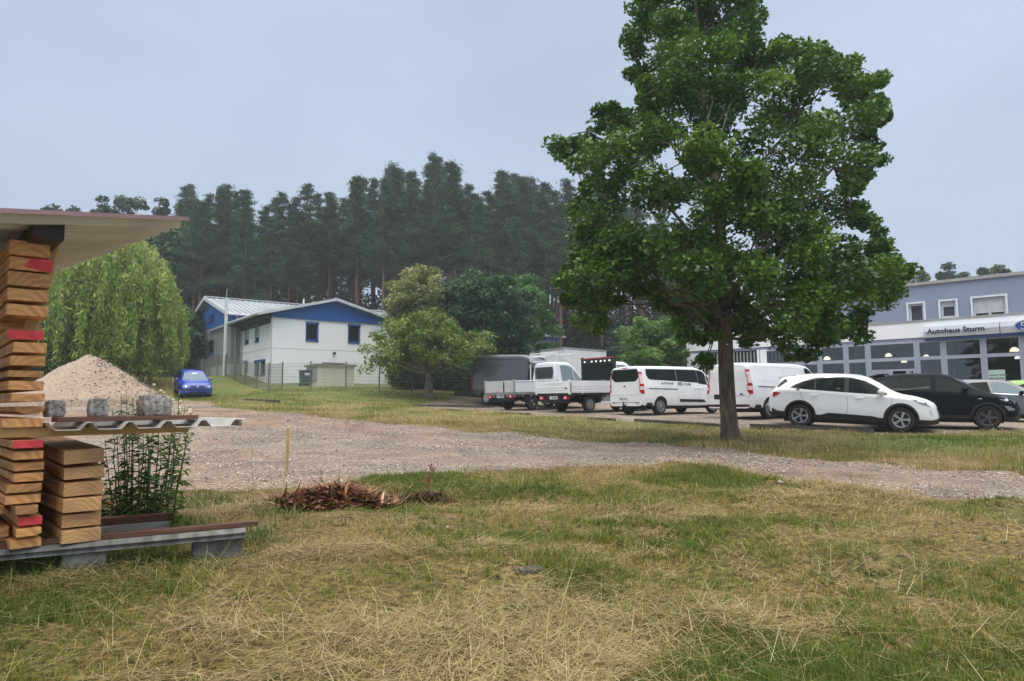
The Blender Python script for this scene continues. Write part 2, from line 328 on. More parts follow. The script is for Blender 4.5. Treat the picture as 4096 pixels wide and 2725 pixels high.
# ------------------------------------------------------------ ground meshes
def ground_material():
    m, nt, b = principled('ground_mix'); L = nt.links.new
    t = N(nt, 'ShaderNodeTexCoord'); at = N(nt, 'ShaderNodeAttribute'); at.attribute_name = 'gravel'
    lw = N(nt, 'ShaderNodeAttribute'); lw.attribute_name = 'lawn'
    def noise(s, d=5, r=.55):
        n = N(nt, 'ShaderNodeTexNoise'); n.inputs['Scale'].default_value = s; n.inputs['Detail'].default_value = d; n.inputs['Roughness'].default_value = r
        L(t.outputs['Object'], n.inputs['Vector']); return n
    def ramp(src, els):
        r = N(nt, 'ShaderNodeValToRGB'); r.color_ramp.elements.remove(r.color_ramp.elements[1])
        r.color_ramp.elements[0].position = els[0][0]; r.color_ramp.elements[0].color = (*els[0][1], 1)
        for p, c in els[1:]:
            e = r.color_ramp.elements.new(p); e.color = (*c, 1)
        L(src, r.inputs['Fac']); return r
    def mix(f, a, c, bt='MIX'):
        x = N(nt, 'ShaderNodeMix', data_type='RGBA', blend_type=bt)
        if isinstance(f, float): x.inputs['Factor'].default_value = f
        else: L(f, x.inputs['Factor'])
        L(a, x.inputs['A']); L(c, x.inputs['B']); return x.outputs['Result']
    # turf
    g1 = ramp(noise(.55, 6, .65).outputs['Fac'], [(.33, (.11, .105, .022)), (.45, (.15, .12, .038)), (.54, (.205, .15, .062)), (.66, (.125, .12, .024))])
    g2 = ramp(noise(26, 3).outputs['Fac'], [(.34, (.2, .18, .15)), (.66, (1.3, 1.25, 1.15))])
    turf = mix(1.0, g1.outputs['Color'], g2.outputs['Color'], 'MULTIPLY')
    l1 = ramp(noise(.45, 6, .7).outputs['Fac'], [(.36, (.095, .145, .028)), (.52, (.15, .165, .045)), (.68, (.23, .185, .07))])
    lawn = mix(lw.outputs['Fac'], turf, mix(1.0, l1.outputs['Color'], ramp(noise(9, 4).outputs['Fac'], [(.3, (.7, .7, .65)), (.7, (1.2, 1.2, 1.1))]).outputs['Color'], 'MULTIPLY'))
    # gravel
    vo = N(nt, 'ShaderNodeTexVoronoi'); vo.inputs['Scale'].default_value = 38; vo.inputs['Randomness'].default_value = 1; L(t.outputs['Object'], vo.inputs['Vector'])
    hsv = N(nt, 'ShaderNodeSeparateColor'); L(vo.outputs['Color'], hsv.inputs[0])
    st = ramp(hsv.outputs[0], [(.0, (.14, .115, .095)), (.3, (.25, .19, .15)), (.62, (.37, .29, .23)), (.85, (.48, .42, .36)), (1, (.60, .55, .49))])
    dk = ramp(vo.outputs['Distance'], [(.0, (1.1, 1.1, 1.1)), (.55, (.9, .9, .9)), (.9, (.45, .43, .4))])
    stone = mix(1.0, st.outputs['Color'], dk.outputs['Color'], 'MULTIPLY')
    red = ramp(noise(.33, 4, .6).outputs['Fac'], [(.46, (0, 0, 0)), (.60, (1, 1, 1))])
    vv = noise(7, 5); redc = ramp(vv.outputs['Fac'], [(.35, (.25, .155, .105)), (.65, (.40, .265, .19))])
    rg = N(nt, 'ShaderNodeAttribute'); rg.attribute_name = 'redsoil'
    rf = N(nt, 'ShaderNodeMath', operation='MULTIPLY'); L(red.outputs['Color'], rf.inputs[0]); L(rg.outputs['Fac'], rf.inputs[1])
    grav = mix(rf.outputs[0], stone, redc.outputs['Color'])
    big = ramp(noise(.9, 4).outputs['Fac'], [(.36, (.56, .55, .55)), (.5, (.80, .79, .77)), (.66, (.98, .96, .93))])
    grav = mix(1.0, grav, big.outputs['Color'], 'MULTIPLY')
    ru = N(nt, 'ShaderNodeAttribute'); ru.attribute_name = 'rut'; rn = ramp(noise(1.6, 5, .6).outputs['Fac'], [(.38, (.15, .15, .15)), (.6, (.9, .9, .9))])
    rm = N(nt, 'ShaderNodeMath', operation='MULTIPLY'); L(ru.outputs['Fac'], rm.inputs[0]); L(rn.outputs['Color'], rm.inputs[1])
    packed = ramp(noise(30, 4).outputs['Fac'], [(.3, (.13, .11, .10)), (.7, (.25, .205, .175))]); grav = mix(rm.outputs[0], grav, packed.outputs['Color'])
    # ragged border
    nb = noise(2.2, 6, .65); ma = N(nt, 'ShaderNodeMath', operation='ADD'); L(at.outputs['Fac'], ma.inputs[0]); L(nb.outputs['Fac'], ma.inputs[1])
    ed = N(nt, 'ShaderNodeMapRange'); ed.inputs['From Min'].default_value = .92; ed.inputs['From Max'].default_value = 1.08; L(ma.outputs[0], ed.inputs['Value'])
    col = mix(ed.outputs[0], lawn, grav); L(col, b.inputs['Base Color'])
    b.inputs['Roughness'].default_value = .8; b.inputs['Specular IOR Level'].default_value = .3
    bh = noise(45, 4); mh = N(nt, 'ShaderNodeMix', data_type='FLOAT'); L(ed.outputs[0], mh.inputs['Factor']); L(bh.outputs['Fac'], mh.inputs['A']); 
    iv = N(nt, 'ShaderNodeMath', operation='SUBTRACT'); iv.inputs[0].default_value = 1; L(vo.outputs['Distance'], iv.inputs[1]); L(iv.outputs[0], mh.inputs['B'])
    bp = N(nt, 'ShaderNodeBump'); bp.inputs['Strength'].default_value = .7; bp.inputs['Distance'].default_value = .02
    L(mh.outputs['Result'], bp.inputs['Height']); L(bp.outputs[0], b.inputs['Normal'])
    return m
def make_ground():
    nr, na = 470, 480
    rr = np.concatenate([[0.4], np.geomspace(1.6, 130, nr - 9), np.geomspace(150, 900, 8)]); aa = np.linspace(-1.42, 1.42, na)
    R, A = np.meshgrid(rr, aa, indexing='ij'); X = R * np.sin(A); Y = -1.6 + R * np.cos(A)
    x, y = X.ravel(), Y.ravel(); sg = sdist(x, y, TRACK); sl = sdist(x, y, LOT); s = np.maximum(sg, sl)
    z = ZT(x, y); near = np.clip(1.25 - R.ravel() / 40, 0.0, 1); z += bumps(x, y, near) * np.clip(1 - s * 2.5, .12, 1)
    grav = np.clip(.5 + s / .9, 0, 1); lawn = np.clip((y - 20 + x * .2) / 4, 0, 1)
    lawn = np.maximum(lawn, np.clip(1 - np.hypot((x - 11) / 5, (y - 15.6) / 3) ** 2, 0, 1) * 1.3).clip(0, 1)
    ctr = [tuple(G(*p)[:2]) for p in [(5200, 2110), (4096, 1980), (3500, 1908), (3000, 1853), (2500, 1822), (2000, 1800), (1500, 1755), (1100, 1705), (850, 1668)]]
    dc = seg_d(x, y, ctr); rut = (np.exp(-((dc - .75) / .22) ** 2) + .6 * np.exp(-((dc - 2.3) / .3) ** 2)) * (sg > 0); z -= rut * .03
    red = np.where(sg > sl, 1, .1) * np.where(y < 14, .5, .9)
    I = np.arange(nr * na).reshape(nr, na); q = np.stack([I[:-1, :-1], I[1:, :-1], I[1:, 1:], I[:-1, 1:]], -1).reshape(-1, 4)
    sgf = sg[q].mean(1); slf = sl[q].mean(1)
    gm = ground_material()
    V = np.c_[x, y, z]
    for name, msk in (('ground', (sgf <= 0) & (slf <= 0)), ('gravel_road', (sgf > 0)), ('parking_lot_ground', (slf > 0) & (sgf <= 0))):
        f = q[msk]; used = np.unique(f); mp = -np.ones(len(V), int); mp[used] = np.arange(len(used)); f = mp[f]
        me = bpy.data.meshes.new(name); me.vertices.add(len(used)); me.vertices.foreach_set('co', V[used].astype(np.float32).ravel())
        me.loops.add(f.size); me.loops.foreach_set('vertex_index', f.ravel().astype(np.int32))
        me.polygons.add(len(f)); me.polygons.foreach_set('loop_start', np.arange(0, f.size, 4, dtype=np.int32)); me.polygons.foreach_set('loop_total', np.full(len(f), 4, np.int32))
        me.update(calc_edges=True)
        for nm, arr in (('gravel', grav), ('lawn', lawn), ('redsoil', red), ('rut', rut)):
            at = me.attributes.new(nm, 'FLOAT', 'POINT'); at.data.foreach_set('value', arr[used].astype(np.float32))
        me.materials.append(gm); me.shade_smooth()
        o = bpy.data.objects.new(name, me); COL.objects.link(o); o['kind'] = 'structure'
make_ground()
def ZG(x, y):
    """ground height with its bumps"""
    s = np.maximum(sdist(x, y, TRACK), sdist(x, y, LOT)); r = np.hypot(x, y + 1.6)
    return ZT(x, y) + bumps(x, y, np.clip(1.25 - r / 40, 0, 1)) * np.clip(1 - s * 2.5, .12, 1)
def sector(n, r0, r1, power=1.0, a=.86, rng=RNG):
    """points over the ground in front of the viewer, denser near"""
    u = rng.random(n); r = (r0 ** power + u * (r1 ** power - r0 ** power)) ** (1 / power)
    th = rng.uniform(-a, a, n); return r * np.sin(th), -1.0 + r * np.cos(th)
# ---- grass, hay and stones
M_GRASS = leafmat('grass_blade', [(0, (.095, .15, .022)), (.3, (.17, .205, .032)), (.55, (.27, .235, .055)), (.8, (.42, .325, .13)), (1, (.58, .46, .24))], .3, .6, .3)
M_HAY = leafmat('hay', [(0, (.16, .10, .045)), (.3, (.32, .24, .105)), (.7, (.50, .39, .20)), (.92, (.62, .51, .31)), (1, (.30, .32, .13))], .2, .6, .3)
def strips(x, y, z, L, wd, lean, bend, rng, seg=2, az=None):
    n = len(x); az = rng.uniform(0, 2 * PI, n) if az is None else az
    dx, dy = np.cos(az), np.sin(az); wx, wy = -dy * wd / 2, dx * wd / 2
    if seg == 2:
        h1 = L * .55 * np.cos(lean); o1 = L * .55 * np.sin(lean); l2 = np.minimum(lean + bend, 1.62); h2 = h1 + L * .45 * np.cos(l2); o2 = o1 + L * .45 * np.sin(l2)
        V = np.empty((n, 5, 3)); V[:, 0] = np.c_[x - wx, y - wy, z]; V[:, 1] = np.c_[x + wx, y + wy, z]
        V[:, 2] = np.c_[x + dx * o1 + wx * .8, y + dy * o1 + wy * .8, z + h1]; V[:, 3] = np.c_[x + dx * o1 - wx * .8, y + dy * o1 - wy * .8, z + h1]
        V[:, 4] = np.c_[x + dx * o2, y + dy * o2, z + h2]; return V, 5, [(0, 1, 2, 3), (3, 2, 4)]
    V = np.empty((n, 3, 3)); V[:, 0] = np.c_[x - wx, y - wy, z]; V[:, 1] = np.c_[x + wx, y + wy, z]
    V[:, 2] = np.c_[x + dx * L * np.sin(lean), y + dy * L * np.sin(lean), z + L * np.cos(lean)]; return V, 3, [(0, 1, 2)]
def masks(x, y):
    sg = sdist(x, y, TRACK); sl = sdist(x, y, LOT)
    g = fbm(x * .8 + 9, y * .95 + 3, 4); h = fbm(x * .9 + 31, y * 1.3 + 11, 4); return sg, sl, g, h
def grass():
    rng = np.random.default_rng(5)
    # near turf
    x, y = sector(700000, 2.6, 10.5, .9, .84, rng); sg, sl, g, h = masks(x, y)
    edge = np.maximum(sg, sl) + (fbm(x * 2.5, y * 2.5, 3) - .5) * 1.1
    bald = fbm(x * 1.3 + 50, y * 1.3 + 70, 3)
    p = np.clip(.40 + (g - .42) * 3 + (fbm(x * 5, y * 5, 2) - .5) * 2.2, .22, 1) * np.where(bald > .64, .12, 1)
    keep = (edge < .05) & (rng.random(len(x)) < p); x, y, g, h = x[keep], y[keep], g[keep], h[keep]; n = len(x); r = np.hypot(x, y)
    L = rng.gamma(5, .0062, n) * (1 + (g - .45) * 2.2).clip(.4, 1.6) + .006; wd = .0022 + r * .00028
    t = np.clip(.38 - (g - .5) * 1.7 + rng.normal(0, .27, n) + (h - .5) * 1.0 + (fbm(x * 3 + 7, y * 3, 3) - .5) * .8, 0, 1)
    V, k, f = strips(x, y, ZG(x, y) - .006, L, wd, np.abs(rng.normal(.25, .4, n)), rng.uniform(.1, .9, n), rng)
    tag(soup('grass_near_ground', V, k, M_GRASS, t, None, f), kind='stuff').name = 'mown_grass'
    # rooted tufts standing a little higher than the rest
    cx, cy = sector(9500, 2.6, 10.5, .9, .84, rng); sg, sl, g, h = masks(cx, cy); kk = (np.maximum(sg, sl) < -.05) & (rng.random(len(cx)) < np.clip(.3 + (g - .45) * 3, .1, 1)); cx, cy, g = cx[kk], cy[kk], g[kk]; nb = 26
    bx, by = np.repeat(cx, nb), np.repeat(cy, nb); n = len(bx); a = rng.uniform(0, 2 * PI, n); q = rng.random(n) ** .5 * np.repeat(rng.uniform(.008, .035, len(cx)), nb)
    x, y = bx + q * np.cos(a), by + q * np.sin(a); tt = np.repeat(np.clip(.26 - (g - .5) * 1.2 + rng.normal(0, .2, len(cx)), 0, 1), nb); LL = np.repeat(rng.gamma(6, .0085, len(cx)), nb) * rng.uniform(.5, 1.2, n)
    V, k, f = strips(x, y, ZG(x, y) - .004, LL, .0026 + np.hypot(x, y) * .0003, np.abs(rng.normal(.2, .3, n)) + q * 9, rng.uniform(.1, .9, n), rng, 2, a)
    tag(soup('grass_tufts', V, k, M_GRASS, np.clip(tt + rng.normal(0, .1, n), 0, 1), None, f), kind='stuff')
    # farther turf strip, ditch and lawn
    x, y = sector(330000, 9.5, 46, 1.0, .80, rng); sg, sl, g, h = masks(x, y); edge = np.maximum(sg, sl) + (fbm(x * 1.6, y * 1.6, 3) - .5) * 1.0
    keep = (edge < .0) & ((y < 48)); x, y, g, h = x[keep], y[keep], g[keep], h[keep]; n = len(x); r = np.hypot(x, y)
    sl = sdist(x, y, LOT); sg = sdist(x, y, TRACK); bank = np.exp(-((np.minimum(-sl, 9) - 2.5) / 2.5) ** 2) * (x > -14)
    green = np.clip(1 - np.hypot((x - 11) / 5.5, (y - 15.6) / 3.2), 0, 1)
    lawnz = np.clip((y - 31) / 4, 0, 1)
    L = rng.gamma(5, .014, n) * np.where(lawnz > .5, .8, 1.15) + .02; L *= (1 + (fbm(x * .5, y * .5) - .5)); wd = .004 + r * .0005
    t = np.clip(.62 - (g - .5) * 1.6 + rng.normal(0, .17, n) + (h - .5) * 1.4 + bank * .12 - green * .6 - lawnz * .28, 0, .97)
    V, k, f = strips(x, y, ZG(x, y) - .01, L, wd, np.abs(rng.normal(.3, .4, n)), rng.uniform(.1, .9, n), rng, 1)
    tag(soup('verge_grass', V, k, M_GRASS, t, None, f), kind='stuff')
    # cut hay lying about
    x, y = sector(260000, 2.5, 13, .8, .84, rng); sg, sl, g, h = masks(x, y); edge = np.maximum(sg, sl) + (fbm(x * 2.5, y * 2.5, 3) - .5) * .8
    keep = (edge < -.05) & (rng.random(len(x)) < np.clip((h - .50) * 4.5 + (fbm(x * 4 + 3, y * 4, 3) - .5) * 2.2, .07, 1)); x, y, h = x[keep], y[keep], h[keep]; n = len(x); r = np.hypot(x, y)
    L = rng.gamma(2.6, .04, n) + .02; wd = .0017 + r * .00032
    az = rng.uniform(0, 2 * PI, n) * .75 + fbm(x * .8, y * .8, 2) * 9
    z = ZG(x, y) + rng.gamma(1.5, .011, n) + np.clip(h - .5, 0, 1) * .16; lean = rng.normal(1.5, .12, n).clip(1.0, 1.72)
    V, k, f = strips(x, y, z, L, wd, lean, rng.uniform(-.25, .25, n), rng, 2, az)
    tag(soup('cut_hay', V, k, M_HAY, np.clip(rng.normal(.45, .28, n), 0, 1), None, f), kind='stuff')
    # long loose straws across the foreground
    c = [G(*p) for p in [(2150, 2500), (2280, 2440), (2620, 2450), (1950, 2600), (3520, 2250), (3300, 2200), (3600, 2130), (900, 2620), (500, 2640), (2420, 2600), (3000, 2620), (3900, 2560), (1500, 2640), (2600, 2640), (2850, 2480), (700, 2480)]]
    xs, ys, hz = [], [], []
    for k_, q in enumerate(c):
        m = 190 if k_ in (0, 1, 2, 4, 9) else 95
        xs.append(q.x + rng.normal(0, .26, m)); ys.append(q.y + rng.normal(0, .2, m)); hz.append(np.abs(rng.normal(0, .035, m)))
    x = np.concatenate(xs); y = np.concatenate(ys); n = len(x); az = rng.uniform(0, 2 * PI, n); L = rng.uniform(.15, .55, n)
    z = ZG(x, y) + np.concatenate(hz) + .012
    V, k, f = strips(x, y, z, L, rng.uniform(.0013, .0027, n), rng.normal(1.40, .15, n), rng.uniform(0, .5, n), rng, 2, az)
    tag(soup('long_straw', V, k, M_HAY, np.clip(rng.normal(.6, .25, n), 0, 1), None, f), kind='stuff')
    # dry hay on the far bank
    x, y = sector(60000, 11, 30, 1.0, .75, rng); sg, sl, g, h = masks(x, y)
    keep = (np.maximum(sg, sl) < -.15) & (sl > -8) & (rng.random(len(x)) < np.clip((h - .42) * 5, .05, 1)) & (np.hypot((x - 11) / 5.5, (y - 15.6) / 3.2) > .8)
    x, y = x[keep], y[keep]; n = len(x); r = np.hypot(x, y)
    V, k, f = strips(x, y, ZG(x, y) + rng.gamma(1.5, .02, n), rng.uniform(.1, .35, n), .004 + r * .0004, rng.normal(1.35, .2, n), rng.uniform(0, .3, n), rng, 2)
    tag(soup('bank_hay', V, k, M_HAY, np.clip(rng.normal(.45, .28, n), 0, 1), None, f), kind='stuff')
    # tall dry grass behind the gravel heap, beside the blue car
    x = rng.uniform(-27, -11.5, 26000); y = 27 + rng.random(26000) * 20; sg = sdist(x, y, TRACK)
    u = x / y; keep = (sg < .1) & (u < -.497) & (u > -.78) & ~((u > -.497) & (u < -.425) & (y < 41)) & ~((np.abs(x + 16.6) < 2.0) & (y < 41.5) & (y > 33)); x, y = x[keep], y[keep]; n = len(x)
    V, k, f = strips(x, y, ZG(x, y) - .02, rng.gamma(8, .06, n) * (.4 + fbm(x * .5, y * .5)) + .1, .02, np.abs(rng.normal(.15, .2, n)), rng.uniform(0, .6, n), rng)
    tag(soup('tall_dry_grass', V, k, M_GRASS, np.clip(rng.normal(.72, .2, n), 0, 1), None, f), kind='stuff')
    # sparse weeds pushing through the gravel near its edge
    x, y = sector(9000, 5, 11, 1.2, .8, rng); sg = sdist(x, y, TRACK); keep = (sg > 0) & (sg < 1.2) & (fbm(x * 2, y * 2) > .52); x, y = x[keep], y[keep]; n = len(x)
    V, k, f = strips(x, y, ZG(x, y), rng.gamma(5, .012, n), .006, np.abs(rng.normal(.4, .4, n)), rng.uniform(.1, .9, n), rng)
    tag(soup('gravel_weeds', V, k, M_GRASS, np.clip(rng.normal(.25, .2, n), 0, 1), None, f), kind='stuff')
grass()
M_STONE = leafmat('gravel_stone', [(0, (.10, .09, .09)), (.25, (.25, .19, .16)), (.5, (.38, .29, .24)), (.75, (.50, .43, .38)), (1, (.66, .62, .58))], 0, .75, .3)
def octas(x, y, z, s, rng):
    n = len(x); d = np.array([(1, 0, 0), (0, 1, 0), (-1, 0, 0), (0, -1, 0), (.1, .1, .6), (0, 0, -.6)]); a = rng.uniform(0, 2 * PI, n); c, sn = np.cos(a), np.sin(a)
    sc = np.stack([s * rng.uniform(.7, 1.3, n), s * rng.uniform(.5, 1, n), s * rng.uniform(.5, 1, n)], 1)
    P = d[None] * sc[:, None] + rng.normal(0, .12, (n, 6, 3)) * s[:, None, None]
    V = np.stack([P[..., 0] * c[:, None] - P[..., 1] * sn[:, None], P[..., 0] * sn[:, None] + P[..., 1] * c[:, None], P[..., 2]], -1)
    return V + np.stack([x, y, z], 1)[:, None]
OCT = [(0, 1, 4), (1, 2, 4), (2, 3, 4), (3, 0, 4), (1, 0, 5), (2, 1, 5), (3, 2, 5), (0, 3, 5)]
def stones():
    rng = np.random.default_rng(8); x, y = sector(90000, 5.5, 24, 1.1, .82, rng); sg = sdist(x, y, TRACK)
    d = fbm(x * .6 + 3, y * .9 + 8); keep = (sg > .02 + (fbm(x * 2, y * 2) - .5) * .5) & (rng.random(len(x)) < np.clip((d - .40) * 5, .06, 1)); x, y = x[keep], y[keep]; n = len(x); r = np.hypot(x, y)
    s = rng.gamma(3, .0032, n) + .003 + r * .0003
    tag(soup('gravel_stones', octas(x, y, ZG(x, y) + s * .1, s, rng), 6, M_STONE, np.clip(rng.normal(.55, .27, n), 0, 1), None, OCT), kind='stuff')
stones()
# ------------------------------------------------------------ buildings
M_WHITE = mat('white_render', (.87, .88, .90), (.83, .84, .87), scale=.8, rough=.85, bump=.15, bscale=40)
M_BLUE = mat('blue_cladding', (.022, .12, .42), (.018, .10, .36), scale=1.5, rough=.5)
M_GREYCL = mat('grey_corrugated_metal', (.36, .37, .39), (.29, .30, .32), scale=.6, rough=.45, metal=.3)
M_ROOF = mat('light_metal_roof', (.46, .49, .54), (.37, .40, .44), scale=.5, rough=.4, metal=.2)
M_TRIM = mat('pale_metal_trim', (.60, .62, .66), rough=.45)
M_SILVER = mat('aluminium_frame', (.40, .42, .50), (.36, .38, .45), rough=.4, metal=.3)
M_DGLASS = glassy('dark_window_glass')
M_BFRAME = mat('blue_window_frame', (.015, .075, .26), rough=.4)
M_CONC = mat('concrete', (.42, .41, .39), (.30, .30, .28), scale=5, rough=.9, bump=.3)
M_GALV = mat('galvanised_steel', (.45, .46, .46), (.36, .37, .37), scale=3, rough=.45, metal=.6)
M_DARK = mat('dark_metal', (.03, .03, .033), rough=.5)
M_WPLAST = mat('white_plastic', (.78, .80, .83), (.72, .74, .77), rough=.4)
M_BLACK = mat('black_plastic', (.014, .014, .015), (.010, .010, .011), rough=.55)
class Frame:
    """vertical wall plane: local x along the wall, y into the building, z up"""
    def __init__(s, ox, oy, dx, dy, oz=0):
        l = math.hypot(dx, dy); s.o = Vector((ox, oy, oz)); s.d = Vector((dx / l, dy / l, 0)); s.n = Vector((-s.d.y, s.d.x, 0)); s.rz = math.atan2(dy, dx)
    def at(s, px, py, off=0):
        r = ray(px, py); c = Vector((0, 0, CAMZ)); o = s.o + s.n * off
        t = (o - c).dot(s.n) / r.dot(s.n); p = c + r * t - s.o
        return p.dot(s.d), p.z
    def rect(s, px0, px1, py0, py1, off=0):
        pm, ym = (px0 + px1) / 2, (py0 + py1) / 2
        return s.at(px0, ym, off)[0], s.at(px1, ym, off)[0], s.at(pm, py1, off)[1], s.at(pm, py0, off)[1]
def wall_with_holes(mb, x0, x1, z0, z1, y, holes, depth=.18):
    """flat wall front at y (facing -y) with recessed openings"""
    xs = sorted({x0, x1} | {h[0] for h in holes} | {h[1] for h in holes}); zs = sorted({z0, z1} | {h[2] for h in holes} | {h[3] for h in holes})
    for a, b in zip(xs[:-1], xs[1:]):
        for c, d in zip(zs[:-1], zs[1:]):
            mx, mz = (a + b) / 2, (c + d) / 2
            if any(h[0] < mx < h[1] and h[2] < mz < h[3] for h in holes): continue
            mb.add([(a, y, c), (b, y, c), (b, y, d), (a, y, d)], [(0, 1, 2, 3)])
    for a, b, c, d in holes:
        mb.add([(a, y, c), (b, y, c), (b, y, d), (a, y, d), (a, y + depth, c), (b, y + depth, c), (b, y + depth, d), (a, y + depth, d)],
               [(0, 4, 5, 1), (1, 5, 6, 2), (2, 6, 7, 3), (3, 7, 4, 0)])
def ring(mb, x0, x1, z0, z1, t, y0, y1):
    mb.box(x0, x1, y0, y1, z1 - t, z1); mb.box(x0, x1, y0, y1, z0, z0 + t); mb.box(x0, x0 + t, y0, y1, z0 + t, z1 - t); mb.box(x1 - t, x1, y0, y1, z0 + t, z1 - t)

def workshop():
    C = Q(1078, 1536, 47); gd = Vector((.793, .609, 0)); sdv = Vector((-.609, .793, 0))
    T = thing('office_building', 'white two storey building with blue cladding gable and blue window frames, beside the hall', 'building', (C.x, C.y, 0), math.atan2(gd.y, gd.x))
    F = Frame(C.x, C.y, gd.x, gd.y); SF = Frame(C.x, C.y, -sdv.x, -sdv.y)   # side frame: local x positive towards the viewer, negative away
    W = 9.5; D = 6.96
    zb = F.at(1078, 1540)[1] - .6; zt = F.at(1085, 1273)[1]; za = F.at(1337, 1199)[1]; zr = F.at(1548, 1293)[1]; zt = (zt + zr) / 2
    # front wall
    wins = [F.rect(1224, 1272, 1292, 1364), F.rect(1393, 1439, 1301, 1371)]
    m = MB(); wall_with_holes(m, 0, W, zb, zt, 0, wins)
    # side wall (x=0 plane, runs back to y=D) : holes in (y,z)
    swp = [(980, 995, 1307, 1376), (1022, 1036, 1297, 1367), (980, 990, 1449, 1490), (1020, 1036, 1445, 1502), (1043, 1060, 1441, 1498)]
    sw = []
    for a, b, c, d in swp:
        x0, x1, z0, z1 = SF.rect(a, b, c, d); sw.append((-x1, -x0, z0, z1))
    m2 = MB(); wall_with_holes(m2, 0, D, zb, zt, 0, sw)
    m.add([(v[1], v[0], v[2]) for v in m2.v], m2.f)
    m.box(W - .01, W, .0, D, zb, zt); m.box(0, W, D - .01, D, zb, zt)
    m.build('wall', M_WHITE, T)
    m = MB(); zj = F.at(1300, 1402)[1]; m.box(-.008, W, -.008, -.001, zj, zj + .035); m.box(-.008, -.001, 0, D, zj, zj + .035)
    m.box(.02, .09, -.012, -.002, zb, zt); m.build('joint_strip', mat('joint_grey', (.45, .46, .48)), T)
    # windows
    def window(a, b, c, d, side, shutter=False, lower=False):
        def mk(x0, x1, y0, y1, z0, z1, mb):
            mb.box(*((x0, x1, y0, y1, z0, z1) if not side else (y0, y1, x0, x1, z0, z1)))
        f = MB()
        for q in ((a, b, .0, .1, d - .13, d), (a, b, .02, .1, c, c + .12), (a, a + .09, .02, .1, c + .12, d - .13), (b - .09, b, .02, .1, c + .12, d - .13)): mk(*q, f)
        mk(a - .05, b + .05, -.09, -.003, d - .10, d + .06, f); mk(a - .04, b + .04, -.08, .05, c - .05, c - .004, f)
        mk(a - .03, a - .002, -.03, -.003, c, d - .1, f); mk(b + .002, b + .03, -.03, -.003, c, d - .1, f)
        w_ = f.build('window', M_BFRAME, T, bevel=.006); p = MB(); mk(a + .05, b - .05, .09, .098, c + .05, d - .05, p); p.build('pane', M_DGLASS, w_)
        if shutter:
            s_ = MB(); k = 14
            for i in range(k):
                z1 = d - .12 - i * (d - c - .4) / k; mk(a + .09, b - .09, .045, .06, z1 - (d - c - .4) / k * .9, z1, s_)
            s_.build('roller_blind', mat('pale_blind', (.55, .57, .6)), w_)
    for q in wins: window(*q, False)
    for i, q in enumerate(sw): window(*q, True, i < 2)
    # blue gable : vertical ribbed boards
    apx = F.at(1337, 1199)[0]; eo = .75; sl = (za - zt - .28) / max(apx, 1)
    zl = F.at(1070, 1262)[1]
    g = MB(); n = 88; rise = za - .12 - (zt + .05)
    for i in range(n):
        a = i * (W + .6) / n - .0; b = a + (W + .6) / n * .8; xm = (a + b) / 2
        top = zt + .04 + rise * (1 - abs(xm - apx) / (max(apx, W - apx) + .6)); 
        g.box(a, b, -.12, -.085, zt - .04, top)
    pass
    g.prism([(0, zt - .04), (W + .6, zt - .04), (W + .6, zt + .1), (apx, zt + .04 + rise), (0, zt + .16)], -.09, -.02)
    g.build('gable_cladding', M_BLUE, T)
    # roof slabs
    r = MB(); z0 = za; ex = 1.0
    def zline(x): return za - abs(x - apx) * (za - zt - .36) / (apx + .1)
    for s in (-1, 1):
        xe = -ex if s < 0 else W + 1.0
        r.prism([(apx, za), (xe, zline(xe)), (xe, zline(xe) - .12), (apx, za - .14)], -.5, D + 6.0)
    r.build('roof', M_ROOF, T)
    r = MB()
    for s in (-1, 1):
        xe = -ex if s < 0 else W + 1.0
        r.prism([(apx, za + .05), (xe, zline(xe) + .05), (xe, zline(xe) - .13), (apx, za - .15)], -.56, -.503)
    r.tube([(-ex - .07, -.5, zline(-ex) - .03), (-ex - .07, D, zline(-ex) - .03)], .09, 8)
    r.build('roof_trim', M_TRIM, T)
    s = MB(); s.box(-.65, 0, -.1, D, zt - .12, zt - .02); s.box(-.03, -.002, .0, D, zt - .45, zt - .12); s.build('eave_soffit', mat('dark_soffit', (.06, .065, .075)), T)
    p = MB(); y = D * .93; p.tube([(-ex, y, zt - .2), (-.25, y, zt - .45), (-.12, y, zt - .7), (-.12, y, zb)], .055, 8); p.build('downpipe', M_GALV, T)
    v = MB(); v.tube([(apx - .8, 4, za - .6), (apx - .8, 4, za + .5)], [.11, .05], 8); v.build('roof_vent', M_WPLAST, T)
    # wall lamp and awning box
    a, b, c, d = F.rect(1331, 1340, 1411, 1418); l = MB(); l.box(a, b, -.18, 0, c, d + .03); l.build('wall_lamp', M_DARK, T, bevel=.01)
    a, b, c, d = F.rect(1288, 1374, 1452, 1461); l = MB(); l.box(a, b, -.22, 0, c, d); l.build('awning_box', M_DARK, T, bevel=.01)
    # hall behind
    Kp = C + sdv * D - gd * .75; H = thing('industrial_hall', 'long hall with grey corrugated walls, blue gable and ribbed light metal roof', 'building', (Kp.x, Kp.y, 0), math.atan2(gd.y, gd.x))
    HF = Frame(Kp.x, Kp.y, gd.x, gd.y); GS = Frame(Kp.x, Kp.y, -sdv.x, -sdv.y)
    L = 34; DP = 12.9; ze = HF.at(920, 1255)[1]; zc = GS.at(918, 1288)[1]; zk = GS.at(915, 1455)[1]; zg = 1.5
    zap = GS.at(847, 1204)[1]; ya = DP / 2
    m = MB(); m.box(0, L, 0, .01, zg, zk); m.box(-.0, .02, .011, DP, zg, zk); m.build('plinth', mat('pale_plinth', (.62, .62, .62), (.5, .5, .5), scale=1.2, rough=.9), H)
    m = MB(); zz = zk; st = .11
